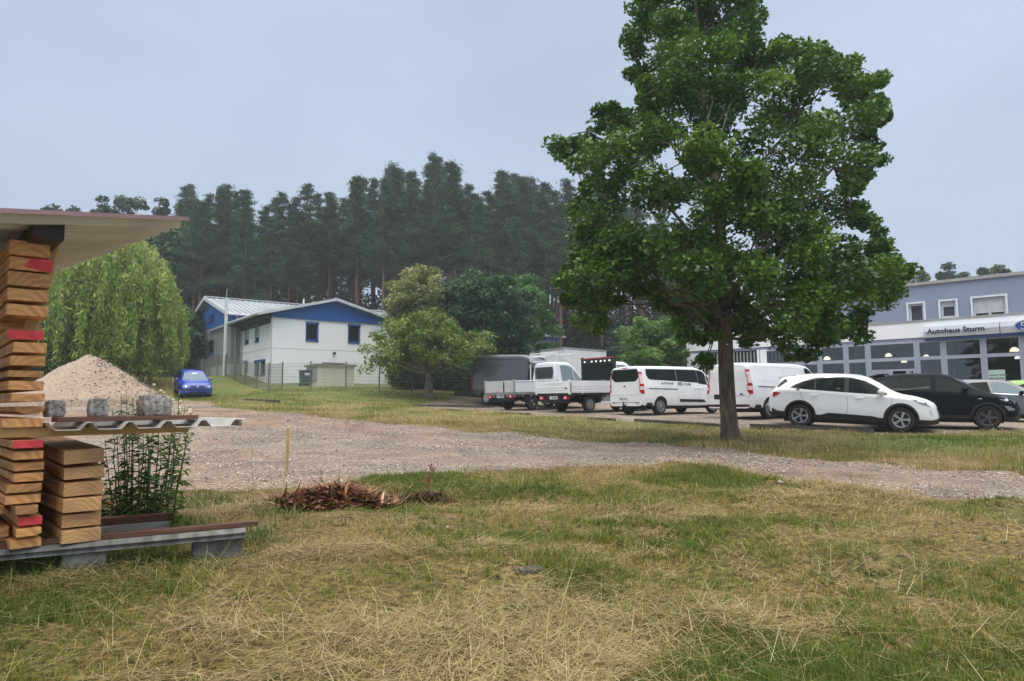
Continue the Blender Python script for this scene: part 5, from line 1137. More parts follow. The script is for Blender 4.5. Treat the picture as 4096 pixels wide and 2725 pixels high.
    def handle(s, x, z, m):
        for sd, sg in (('R', -1), ('L', 1)):
            p = s.proj((x, 0, z), sd, .0); k = MB(); k.tube([(p.x - .10, p.y, z), (p.x - .07, p.y + sg * .035, z), (p.x + .07, p.y + sg * .035, z), (p.x + .10, p.y, z)], .014, 6); k.build('door_handle', m, s.T, smooth=True)
def arch_pts(cx, cz, r0, r1, a0=-10, a1=190, n=22):
    A = [math.radians(a0 + (a1 - a0) * k / n) for k in range(n + 1)]
    return [(cx + r1 * math.cos(a), cz + r1 * math.sin(a)) for a in A], [(cx + r0 * math.cos(a), cz + r0 * math.sin(a)) for a in A]
def arch_trim(c, m, r0, r1):
    for ax in c.sp['axles']:
        for sd in 'LR':
            o_, i_ = arch_pts(ax, c.sp['wr'] + .02, r0, r1); bm = bmesh.new(); a = [bm.verts.new(c.proj((p[0], 0, p[1]), sd, .008)) for p in o_]; b = [bm.verts.new(c.proj((p[0], 0, p[1]), sd, .008)) for p in i_]
            for k in range(len(a) - 1): bm.faces.new((a[k], a[k + 1], b[k + 1], b[k]))
            me = bpy.data.meshes.new('arch_trim'); bm.to_mesh(me); bm.free(); me.materials.append(m); me.shade_smooth(); o = bpy.data.objects.new('arch_trim', me); COL.objects.link(o); o.parent = c.T
def place(px, Y, hx, hy, wb, hw, py=1660):
    """rear near-side wheel at pixel column px and depth Y, heading (hx,hy)"""
    l = math.hypot(hx, hy); h = Vector((hx / l, hy / l, 0)); lf = Vector((-h.y, h.x, 0)); r = Vector((Q(px, py, Y).x, Y, 0)); c = r + h * wb / 2 + lf * hw
    zf, zr = Z(*(c + h * wb / 2)[:2]), Z(*(c - h * wb / 2)[:2]); c.z = (zf + zr) / 2 + .01; return tuple(c), math.atan2(h.y, h.x), math.atan2(zf - zr, wb)

SP_SUV = dict(cat='car', blackz=.14, hw=.93, wr=.355, arch=.40, axles=(-1.355, 1.355), tw=.23,
    top=[(-2.30, .80), (-2.26, 1.0), (-2.14, 1.18), (-2.03, 1.38), (-1.92, 1.53), (-1.5, 1.61), (-.7, 1.665), (.05, 1.655), (.4, 1.60), (.75, 1.44), (1.18, 1.17), (1.35, 1.10), (1.8, 1.01), (2.1, .90), (2.24, .78), (2.31, .60)],
    belt=[(-2.30, .74), (-2.2, .98), (-1.9, 1.13), (-1.3, 1.13), (0, 1.06), (1.0, 1.0), (1.35, .97), (1.8, .90), (2.15, .74), (2.31, .52)], bot=[(-2.3, .40), (-2.2, .30), (-1.7, .24), (1.8, .22), (2.2, .24), (2.31, .30)],
    w=[(-2.3, .68), (-2.22, .82), (-1.9, .915), (-1.35, .94), (0, .925), (1.35, .94), (1.8, .91), (2.1, .80), (2.24, .64), (2.31, .45)], wt=[(-2.3, .56), (-1.95, .60), (-1.2, .62), (0, .64), (.5, .63), (1.0, .70), (1.35, .78), (2.0, .70), (2.31, .38)])
def suv(name, label, pos, yaw, pitch, pm, cladding=True, sp=SP_SUV, black=False, scale=1):
    c = Car(name, label, pos, yaw, pitch, sp, pm); sm = M_SEAMD if black else M_SEAM
    c.both('side_glass', [(-1.66, 1.205), (-1.50, 1.31), (-1.25, 1.42), (-.9, 1.50), (-.35, 1.545), (.1, 1.535), (.42, 1.46), (.72, 1.30), (1.02, 1.08), (1.0, 1.045), (.3, 1.075), (-.5, 1.115), (-1.2, 1.155)], M_BLACK, .004)
    for q in ([(-1.52, 1.22), (-1.35, 1.33), (-1.2, 1.40), (-.95, 1.465), (-.95, 1.17), (-1.3, 1.19)], [(-.90, 1.175), (-.90, 1.478), (-.5, 1.52), (-.12, 1.52), (-.12, 1.12), (-.5, 1.145)], [(-.0, 1.12), (-.0, 1.515), (.14, 1.505), (.38, 1.44), (.66, 1.29), (.9, 1.10), (.6, 1.09)]):
        for sd in 'LR': c.patch('window', q, sd, M_CAR_GLASS, .009)
    if not black:
        for sd in 'LR': c.seam([(-1.68, 1.20), (-1.50, 1.325), (-1.25, 1.435), (-.9, 1.515), (-.35, 1.56), (.1, 1.55)], sd, M_CHROME, .018, .007, 'chrome_strip')
    c.patch('windscreen', [(-.60, 1.60), (-.3, 1.625), (.3, 1.625), (.60, 1.60), (.74, 1.18), (.5, 1.13), (-.5, 1.13), (-.74, 1.18)], 'F', M_SCREEN, .006)
    c.patch('rear_window', [(-.52, 1.54), (.52, 1.54), (.62, 1.22), (-.62, 1.22)], 'B', M_CAR_GLASS, .006)
    for sd in 'LR': c.patch('rear_quarter_panel', [(-1.80, 1.475), (-1.95, 1.34), (-2.06, 1.20), (-1.98, 1.20), (-1.72, 1.40)], sd, M_BLACK, .006)
    k = MB(); k.prism([(-2.08, 1.51), (-1.95, 1.56), (-1.5, 1.625), (-1.5, 1.52), (-1.95, 1.48)], -.60, .60); k.build('roof_spoiler', pm, c.T, bevel=.012)
    if cladding:
        for sd in 'LR':
            c.patch('sill_cladding', [(-.93, .25), (.93, .23), (.93, .34), (.62, .42), (-.55, .47), (-.75, .40), (-.93, .37)], sd, M_BLACK, .008)
            c.patch('rear_corner_cladding', [(-2.26, .27), (-1.77, .25), (-1.77, .46), (-2.0, .48), (-2.26, .60)], sd, M_BLACK, .008); c.patch('front_corner_cladding', [(1.77, .2), (2.15, .2), (2.05, .33), (1.77, .33)], sd, M_BLACK, .008)
        arch_trim(c, M_BLACK, .395, .455); c.patch('bumper_cladding', [(-.9, .25), (.9, .25), (.88, .60), (-.88, .60)], 'B', M_BLACK, .008)
    for sd in 'LR':
        c.patch('tail_lamp', [(-2.245, 1.03), (-2.255, .89), (-2.10, .90), (-1.90, 1.03), (-2.08, 1.06)], sd, M_REDL, .012); c.patch('headlamp', [(1.62, .945), (1.90, .91), (2.16, .80), (2.19, .76), (2.05, .755), (1.85, .81), (1.72, .88)], sd, M_CLEARL, .008)
        c.patch('fog_lamp', [(2.06, .66), (2.12, .64), (2.15, .50), (2.11, .48), (2.07, .58)], sd, M_CHROME, .008)
        c.seam([(-1.30, 1.15), (-1.33, .95), (-1.22, .84)], sd, sm); c.seam([(-.06, 1.07), (-.03, .7), (-.06, .26)], sd, sm); c.seam([(1.12, 1.02), (1.10, .7), (1.0, .45), (.97, .26)], sd, sm)
        c.seam([(1.2, 1.045), (1.6, .99), (2.0, .90)], sd, sm, .006)
        c.seam([(-1.45, 1.625), (-.8, 1.665), (-.2, 1.665), (.35, 1.61)], sd, M_BLACK if not black else M_BLACK, .03, .018, 'roof_rail')
    c.patch('grille', [(-.55, .72), (.55, .72), (.50, .50), (.34, .42), (-.34, .42), (-.50, .50)], 'F', M_BLACK, .006)
    for z in (.68, .63, .58, .53, .48): c.seam([(-.50, z), (.50, z)], 'F', M_CHROME, .012, .014, 'grille_bar')
    c.patch('lower_grille', [(-.6, .24), (.6, .24), (.5, .36), (-.5, .36)], 'F', M_BLACK, .006); c.seam([(-.55, .27), (.55, .27)], 'F', M_CHROME, .03, .03, 'skid_bar')
    k = MB(); k.box(2.315, 2.335, -.26, .26, .44, .57); o = k.build('number_plate', M_PBLUE, c.T); k = MB(); k.box(2.336, 2.339, -.21, -.16, .455, .555); k.box(2.336, 2.339, -.13, .19, .49, .52); k.build('plate_print', M_PLATE, o)
    c.handle(-.95, .985, pm); c.handle(.28, .945, pm); c.mirror(.86, .90, 1.13, pm); return c
SL = SP_SUV
pos = place(3196, 21.1, 2.31, -1.3, 2.71, .93)
cA = suv('white_suv', 'shiny white SUV with silver wheels parked nearest, right of the oak trunk', *pos, P_WHITE); cA.wheels('alloy', .228)
SP_BLK = {**SP_SUV, 'axles': (-1.26, 1.26), 'top': [(x * .90, z) for x, z in SL['top']], 'belt': [(x * .90, z) for x, z in SL['belt']], 'bot': [(x * .90, z + .02) for x, z in SL['bot']], 'w': [(x * .90, y * .97) for x, y in SL['w']], 'wt': [(x * .9, y * .97) for x, y in SL['wt']], 'hw': .90, 'wr': .34, 'arch': .385}
def small_suv():
    c = Car('black_suv', 'glossy black compact SUV with dark alloy wheels beside the nose of the white SUV', *place(3560, 21.5, 2.2, -1.3, 2.52, .9), SP_BLK, P_BLACK)
    for sd in 'LR':
        c.patch('window', [(-1.62, 1.24), (-1.55, 1.40), (-1.3, 1.50), (-1.0, 1.53), (-.85, 1.14), (-1.3, 1.17)], sd, M_CAR_GLASS, .007); c.patch('window', [(-.88, 1.15), (-.95, 1.525), (-.5, 1.55), (-.14, 1.55), (-.14, 1.10)], sd, M_CAR_GLASS, .007)
        c.patch('window', [(-.02, 1.10), (-.02, 1.55), (.15, 1.53), (.4, 1.44), (.62, 1.30), (.84, 1.09)], sd, M_CAR_GLASS, .007)
        c.patch('headlamp', [(1.50, .985), (1.72, .95), (1.95, .82), (1.95, .76), (1.72, .80), (1.56, .88)], sd, M_CLEARL, .008); c.patch('daylight_lamp', [(1.66, .70), (1.80, .67), (1.93, .60), (1.90, .56), (1.76, .55)], sd, M_CLEARL, .008)
        c.seam([(-.08, 1.08), (-.05, .7), (-.08, .3)], sd, M_SEAMD); c.seam([(1.02, 1.02), (.98, .7), (.86, .3)], sd, M_SEAMD); c.patch('side_badge', [(1.05, .88), (1.13, .88), (1.13, .90), (1.05, .90)], sd, M_CHROME, .008)
        c.patch('tail_lamp', [(-2.02, 1.03), (-2.02, .9), (-1.9, .9), (-1.75, 1.02)], sd, M_REDL, .009); c.seam([(-1.3, 1.64), (-.5, 1.69), (.2, 1.63)], sd, M_BLACK, .035, .02, 'roof_rail'); c.patch('lamp_lens', [(1.68, .89), (1.76, .885), (1.78, .84), (1.70, .84)], sd, M_CHROME, .013)
    c.patch('windscreen', [(-.58, 1.59), (-.3, 1.62), (.3, 1.62), (.58, 1.59), (.72, 1.19), (.5, 1.14), (-.5, 1.14), (-.72, 1.19)], 'F', M_SCREEN, .006); c.patch('grille', [(-.42, .84), (.42, .84), (.50, .72), (.36, .56), (-.36, .56), (-.50, .72)], 'F', M_BLACK, .008)
    for z in (.80, .74, .68, .62): c.seam([(-.40, z), (.40, z)], 'F', M_CHROME, .016, .016, 'grille_bar')
    k = MB(); k.box(2.085, 2.105, -.26, .26, .47, .59); o = k.build('number_plate', M_PBLUE, c.T); k = MB(); k.box(2.106, 2.109, -.21, -.16, .485, .575); k.build('plate_print', M_PLATE, o)
    k = MB(); k.prism([(-1.86, 1.57), (-1.7, 1.62), (-1.4, 1.65), (-1.4, 1.57), (-1.7, 1.545)], -.58, .58); k.build('roof_spoiler', P_BLACK, c.T, bevel=.012)
    c.mirror(.72, .88, 1.16, P_BLACK); arch_trim(c, M_BLACK, .38, .43); c.wheels('five', .235, True); return c
small_suv()
SP_HATCH = dict(cat='car', hw=.86, wr=.31, arch=.345, axles=(-1.25, 1.25), tw=.2,
    top=[(-1.98, .80), (-1.93, 1.0), (-1.80, 1.18), (-1.60, 1.36), (-1.35, 1.43), (-.6, 1.475), (-.1, 1.47), (.25, 1.40), (.65, 1.20), (1.02, 1.0), (1.2, .95), (1.6, .87), (1.9, .76), (2.02, .62), (2.07, .48)],
    belt=[(-1.98, .74), (-1.9, .93), (-1.5, 1.0), (0, .93), (1.0, .88), (1.6, .78), (1.95, .62), (2.07, .42)], bot=[(-1.98, .36), (-1.9, .26), (-1.4, .2), (1.6, .2), (2.0, .22), (2.07, .28)],
    w=[(-1.98, .66), (-1.88, .79), (-1.5, .85), (0, .86), (1.3, .86), (1.75, .80), (1.98, .66), (2.07, .5)], wt=[(-1.98, .52), (-1.6, .56), (-.8, .58), (0, .59), (.5, .62), (1.05, .70), (1.7, .66), (2.07, .42)])
def hatch(name, label, pos, pm, dark=True, stripe=None):
    c = Car(name, label, *pos, SP_HATCH, pm)
    for sd in 'LR':
        c.patch('window', [(-1.36, 1.08), (-1.2, 1.24), (-.85, 1.345), (-.4, 1.375), (-.32, .99), (-.9, 1.02)], sd, M_CAR_GLASS, .007); c.patch('window', [(-.24, .99), (-.30, 1.38), (-.02, 1.365), (.25, 1.28), (.55, 1.12), (.80, .94), (.4, .95)], sd, M_SCREEN if stripe else M_CAR_GLASS, .007)
        c.seam([(-1.4, 1.045), (-.4, .975), (.85, .915)], sd, M_CHROME if stripe else M_SEAMD, .02, .008, 'window_strip'); c.seam([(-.28, .96), (-.24, .6), (-.3, .25)], sd, M_SEAMD); c.seam([(.85, .88), (.84, .6), (.74, .25)], sd, M_SEAMD)
        c.patch('tail_lamp', [(-1.90, .98), (-1.92, .78), (-1.84, .78), (-1.7, .94)], sd, M_REDL, .008)
    c.patch('windscreen', [(-.52, 1.41), (-.2, 1.44), (.2, 1.44), (.52, 1.41), (.66, 1.04), (.4, 1.0), (-.4, 1.0), (-.66, 1.04)], 'F', M_SCREEN, .006); c.patch('rear_window', [(-.5, 1.36), (.5, 1.36), (.58, 1.05), (-.58, 1.05)], 'B', M_CAR_GLASS, .006)
    c.mirror(.55, .83, 1.0, pm if not stripe else P_BLACK, (.08, .09, .07)); c.handle(-.08, .86, pm); c.wheels('ten', .20); return c
hatch('grey_hatchback', 'dark grey hatchback parked behind the black SUV at the right photo edge', place(3842, 24.6, 2.2, -1.15, 2.5, .86), P_MGREY, stripe=True)
c = hatch('green_hatchback', 'bright green hatchback mostly hidden behind the grey hatchback', place(4068, 26.6, 2.2, -1.15, 2.5, .86), P_GREEN)
k = MB(); k.prism([(-1.95, 1.36), (-1.5, 1.43), (-1.2, 1.45), (-1.3, 1.38), (-1.7, 1.33)], -.5, .5); k.build('roof_spoiler', M_SILVER, c.T, bevel=.01)
def golf():
    Y = 41.2; x = Q(768, 1580, Y).x; h = Vector((.54, -.84, 0)); zf, zr = Z(x + h.x * 1.25, Y + h.y * 1.25), Z(x - h.x * 1.25, Y - h.y * 1.25)
    c = Car('blue_hatchback', 'blue hatchback with oval headlamps parked nose out in tall dry grass on the slope', (x, Y, (zf + zr) / 2), math.atan2(h.y, h.x), math.atan2(zf - zr, 2.5), {**SP_HATCH, 'top': SP_HATCH['top'][:9] + [(1.02, .98), (1.2, .955), (1.6, .90), (1.9, .82), (2.02, .70), (2.07, .50)], 'w': SP_HATCH['w'][:4] + [(1.3, .86), (1.75, .84), (1.98, .76), (2.07, .66)]}, P_BLUE)
    for sd in 'LR':
        c.patch('window', [(-1.36, 1.05), (-1.25, 1.24), (-.9, 1.345), (-.4, 1.375), (-.32, .99), (-.9, 1.0)], sd, M_CAR_GLASS, .007); c.patch('window', [(-.24, .97), (-.30, 1.38), (-.02, 1.365), (.25, 1.28), (.55, 1.12), (.80, .94), (.4, .94)], sd, M_CAR_GLASS, .007)
        c.seam([(-.28, .96), (-.24, .6), (-.3, .25)], sd, M_SEAMD); c.seam([(-1.9, .52), (2.0, .52)], sd, M_BLACK, .05, .01, 'rub_strip')
    c.patch('windscreen', [(-.50, 1.40), (-.2, 1.43), (.2, 1.43), (.50, 1.40), (.64, 1.04), (.4, 1.0), (-.4, 1.0), (-.64, 1.04)], 'F', M_SCREEN, .006); c.patch('windscreen_sticker', [(-.12, 1.36), (.16, 1.36), (.16, 1.31), (-.12, 1.31)], 'F', M_PLATE, .010)
    for sg in (-1, 1):
        o = c.patch('headlamp', [(sg * .55 + a, .70 + b) for a, b in ellipse(.165, .075, 20)], 'F', M_CLEARL, .012)
        for q in (-.06, .07): c.patch('lamp_lens', [(sg * .55 + q + a, .70 + b) for a, b in ellipse(.045, .05, 14)], 'F', M_CHROME, .016, o)
    c.patch('grille', [(-.38, .745), (.38, .745), (.38, .655), (-.38, .655)], 'F', M_BLACK, .008); c.seam([(-.38, .70), (.38, .70)], 'F', P_BLUE, .012, .014, 'grille_bar'); c.seam([(-.74, .53), (.74, .53)], 'F', M_BLACK, .07, .014, 'bumper_strip')
    c.patch('lower_grille', [(-.5, .40), (.5, .40), (.5, .30), (-.5, .30)], 'F', M_BLACK, .008)
    o = c.patch('emblem', [(a, .70 + b) for a, b in ellipse(.062, .062, 22)], 'F', M_PLATE, .022); o2 = c.patch('emblem_ring', [(a, .70 + b) for a, b in ellipse(.05, .05, 22)], 'F', P_BLUE, .026, o)
    for pts in ([(-.034, .738), (0, .690), (.034, .738)], [(-.044, .712), (-.02, .664), (0, .69), (.02, .664), (.044, .712)]):
        q = c.seam(pts, 'F', M_PLATE, .009, .03, 'emblem_stroke'); q.parent = o
    c.mirror(.60, .83, 1.0, P_BLUE, (.08, .09, .07)); c.wheels('ten', .19); return c
golf()
# ---- vans
SP_VAN = dict(cat='van', hw=.99, wr=.345, arch=.385, axles=(-1.65, 1.65), tw=.22, shoulder=.965,
    top=[(-2.66, 1.86), (-2.62, 1.93), (-2.3, 1.975), (0, 1.99), (.85, 1.96), (1.2, 1.89), (1.5, 1.70), (1.9, 1.38), (2.08, 1.24), (2.4, 1.13), (2.56, 1.0), (2.64, .82), (2.68, .6)],
    belt=[(-2.66, 1.25), (.6, 1.2), (1.6, 1.12), (2.1, 1.03), (2.5, .88), (2.68, .5)], bot=[(-2.66, .36), (-2.5, .32), (2.3, .28), (2.68, .32)],
    w=[(-2.66, .90), (-2.6, .95), (-2.3, .985), (1.8, .99), (2.25, .94), (2.5, .82), (2.64, .66), (2.68, .5)], wt=[(-2.66, .76), (-2.3, .81), (.9, .81), (1.5, .74), (2.0, .80), (2.35, .76), (2.68, .42)])
def van(name, label, pos, pm, passenger, sp=SP_VAN):
    c = Car(name, label, *pos, sp, pm)
    for sd in 'LR':
        if passenger:
            c.patch('side_window', [(-2.34, 1.84), (-2.36, 1.60), (-2.28, 1.46), (-2.14, 1.41), (-.6, 1.355), (-.6, 1.85)], sd, M_CAR_GLASS); c.patch('side_window', [(-.585, 1.355), (-.585, 1.85), (.70, 1.84), (.70, 1.29)], sd, M_CAR_GLASS)
            c.seam([(-.25, 1.74), (.25, 1.74), (.25, 1.42), (-.25, 1.42), (-.25, 1.74)], sd, M_BLACK, .012, .010, 'vent_frame')
        else:
            for q in ([(-2.3, 1.82), (-.75, 1.82)], [(-2.3, 1.40), (-1.9, 1.30), (-.72, 1.28)], [(-.5, 1.82), (.5, 1.80), (.5, 1.3)], [(-1.95, 1.15), (-1.85, 1.3)]): c.seam(q, sd, mat('panel_crease', (.66, .68, .71)) if q[0][1] > 2 else M_WCREASE, .012, .003, 'panel_crease')
        c.patch('door_window', [(.72 if passenger else .78, 1.28), (.72 if passenger else .78, 1.83), (1.0, 1.81), (1.28, 1.70), (1.30, 1.20), (.72, 1.26)], sd, M_CAR_GLASS); c.patch('quarter_window', [(1.34, 1.20), (1.33, 1.66), (1.5, 1.54), (1.86, 1.20), (1.84, 1.14)], sd, M_CAR_GLASS)
        c.seam([(-2.30, 1.05), (-.62, 1.02)] if passenger else [(-2.25, 1.12), (-.4, 1.08)], sd, M_BLACK, .035, .006, 'slide_rail'); c.patch('rub_strip', [(-.55, .62), (-.5, .50), (1.12, .47), (.98, .58)], sd, M_BLACK, .01)
        c.seam([(-.62, 1.85), (-.62, .36)], sd); c.seam([(.72, 1.85), (.70, .36)], sd); c.seam([(1.92, 1.1), (1.93, .8)], sd)
        sg = 1 if sd == 'L' else -1
        def lamp(nm, lv, m, gr, par):
            k = MB(); vs = []; 
            for z, a in lv:
                ys = abs(c.proj((-2.56, 0, z), sd, 0).y) + gr; vs += [(-2.668 - gr, sg * (ys - a), z), (-2.668 - gr, sg * (ys - .045), z), (-2.64, sg * (ys - .012), z), (-2.545, sg * (ys + .004), z), (-2.535, sg * (ys - .05), z)]
            n = len(lv); fs = [(i * 5 + j, i * 5 + (j + 1) % 5, (i + 1) * 5 + (j + 1) % 5, (i + 1) * 5 + j) for i in range(n - 1) for j in range(5)] + [(0, 1, 2, 3, 4), tuple((n - 1) * 5 + j for j in range(5))]; k.add(vs, fs); return k.build(nm, m, par)
        tl = lamp('tail_lamp', [(.86, .06), (.93, .13), (1.16, .15), (1.22, .10), (1.66, .09), (1.72, .06)], M_REDL, .004, c.T)
        lamp('lamp_lens', [(1.24, .075), (1.64, .07)], M_PINKL, .009, tl); lamp('lamp_lens', [(1.00, .12), (1.14, .13)], M_PINKL, .009, tl)
        c.seam([(-2.5, .34), (-2.0, .34)], sd, M_BLACK, .06, .01, 'lower_trim'); c.seam([(-1.2, .34), (1.2, .30)], sd, M_BLACK, .04, .01, 'lower_trim')
    for sg in (-1, 1):
        c.patch('bumper_reflector', [(sg * .62, .44), (sg * .74, .44), (sg * .74, .475), (sg * .62, .475)], 'B', M_REDL, .012)
    c.seam([(-.14, 1.90), (.14, 1.90)], 'B', M_REDL, .035, .012, 'brake_lamp')
    if passenger:
        c.patch('rear_window', [(-.72, 1.85), (.72, 1.85), (.78, 1.52), (.62, 1.37), (.50, 1.345), (-.50, 1.345), (-.62, 1.37), (-.78, 1.52)], 'B', M_CAR_GLASS, .006)
        c.plate(0.05, .60, 'B'); c.seam([(-.76, .80), (.76, .80)], 'B'); c.seam([(-.80, 1.88), (-.80, .80)], 'B'); c.seam([(.80, 1.88), (.80, .80)], 'B'); c.seam([(-.8, .50), (.8, .50)], 'B', M_BLACK, .02, .006, 'bumper_gap')
        k = MB(); k.box(-2.80, -2.5, -.04, .04, .36, .42); k.tube([(-2.78, 0, .4), (-2.78, 0, .52)], .03, 8); k.build('tow_bar', M_BLACK, c.T)
    else:
        c.seam([(0, 1.9), (0, .52)], 'B'); c.seam([(-.76, .80), (.76, .80)], 'B'); c.patch('bumper', [(-.88, .34), (.88, .34), (.88, .50), (-.88, .50)], 'B', M_BLACK, .01); c.patch('door_latch', [(-.22, 1.20), (-.04, 1.20), (-.04, 1.24), (-.22, 1.24)], 'B', M_BLACK, .02)
        c.patch('plate_recess', [(.62, .68), (.08, .68), (.08, .86), (.62, .86)], 'B', M_BLACK, .006)
        for sg in (-1, 1): c.seam([(sg * .12, 1.84), (sg * .70, 1.84), (sg * .74, 1.5), (sg * .5, 1.36), (sg * .12, 1.36)], 'B', M_WCREASE, .012, .003, 'panel_crease')
        for z in (1.55, .82): 
            for sg in (-1, 1): k = MB(); k.box(-2.69, -2.63, sg * .86 - .03, sg * .86 + .03, z - .04, z + .04); k.build('hinge', pm, c.T)
    c.patch('emblem', [(.02 + (0 if passenger else -.58) + a, (1.16 if passenger else .86) + b) for a, b in ellipse(.075, .03, 20)], 'B', M_PBLUE_D, .012)
    c.patch('windscreen', [(-.66, 1.84), (0, 1.88), (.66, 1.84), (.80, 1.30), (0, 1.24), (-.80, 1.30)], 'F', M_SCREEN, .006); c.handle(.56, 1.08, pm); c.handle(.86, 1.06, pm); c.mirror(1.62, .98, 1.34, pm, (.10, .10, .19)); c.wheels('ten', .215); return c
M_WCREASE = mat('soft_crease', (.60, .62, .66), rough=.6); M_PBLUE_D = mat('badge_dark', (.03, .05, .12), rough=.3)
cv = van('passenger_van', 'white passenger van with dark windows and lettering on its side, left of the oak trunk', place(2646, 27.7, 2.7, 1.9, 3.3, .99), P_WHITE, True)
cv.text('AUTOHAUS', .125, -1.58, 1.22, 'R', M_INK, 'lettering', .003, 1.12); cv.text('STURM', .125, -.20, 1.185, 'R', M_INK, 'lettering', .003, 1.12)
o = cv.patch('side_badge', ellipse(.16, .075, 28, -.43, 1.245), 'R', M_INK, .008); o2 = cv.patch('badge_field', ellipse(.135, .055, 28, -.43, 1.245), 'R', mat('badge_grey', (.35, .37, .4)), .012, o); cv.patch('badge_stroke', [(-.52, 1.235), (-.44, 1.265), (-.34, 1.26), (-.34, 1.25), (-.44, 1.25), (-.5, 1.225)], 'R', M_INK, .016, o)
van('cargo_van', 'white windowless cargo van directly behind the oak trunk with a red upright tail lamp', place(3082, 24.3, 2.7, 1.9, 3.3, .99), P_WHITE, False)
SP_HI = dict(cat='van', hw=1.0, wr=.345, arch=.39, axles=(-1.9, 1.85), tw=.22, shoulder=.97,
    top=[(-2.95, 2.5), (-2.9, 2.62), (-2.6, 2.70), (0, 2.71), (.5, 2.64), (.9, 2.42), (1.3, 2.08), (1.7, 1.74), (2.05, 1.42), (2.2, 1.32), (2.6, 1.2), (2.78, 1.05), (2.88, .7)],
    belt=[(-2.95, 1.4), (1.4, 1.3), (2.1, 1.18), (2.6, 1.0), (2.88, .6)], bot=[(-2.95, .5), (-2.7, .40), (2.5, .32), (2.88, .36)],
    w=[(-2.95, .92), (-2.85, .98), (-2.5, 1.0), (1.9, 1.0), (2.4, .96), (2.7, .84), (2.88, .6)], wt=[(-2.95, .82), (-2.6, .86), (.8, .85), (1.5, .78), (2.1, .84), (2.5, .8), (2.88, .5)])
def hivan():
    zr, = ZT(-1.4, 37.0); c = Car('dark_high_roof_van', 'dark grey high-roof panel van behind the tipper truck at the left end of the row', *place(1945, 36.9, 3.16, -1.9, 3.75, 1.0), SP_HI, P_GREY)
    for sd in 'LR':
        c.patch('window', [(.62, 1.36), (.62, 2.0), (.95, 2.0), (1.12, 1.9), (1.12, 1.32)], sd, M_CAR_GLASS); c.patch('window', [(1.16, 1.31), (1.16, 1.86), (1.45, 1.6), (1.78, 1.28)], sd, M_CAR_GLASS); c.seam([(-2.7, 2.42), (.3, 2.42), (.8, 2.2)], sd, M_SEAMD, .03); c.seam([(-2.6, 2.16), (.4, 2.16)], sd, M_SEAMD, .015)
        c.seam([(-.55, 2.4), (-.55, .42)], sd, M_SEAMD, .012); c.seam([(.52, 2.3), (.52, .4)], sd, M_SEAMD, .012); c.patch('tail_lamp', [(-2.90, 1.5), (-2.82, 1.5), (-2.82, .8), (-2.90, .8)], sd, M_REDL, .01); c.seam([(-2.5, 1.12), (-.6, 1.08)], sd, M_BLACK, .04, .008, 'slide_rail'); c.seam([(-2.9, .5), (-2.4, .5)], sd, M_BLACK, .2, .008, 'lower_trim'); c.seam([(-1.4, .46), (1.3, .42)], sd, M_BLACK, .12, .008, 'lower_trim')
    c.patch('windscreen', [(-.68, 1.95), (0, 2.0), (.68, 1.95), (.82, 1.4), (0, 1.34), (-.82, 1.4)], 'F', M_SCREEN, .006)
    for y in (-.5, 0, .5): c.seam([(-2.6, y), (.6, y)], 'T', M_SEAMD, .02)
    c.mirror(1.55, .99, 1.45, M_BLACK, (.1, .1, .2)); c.wheels('cap', .2); return c
hivan()
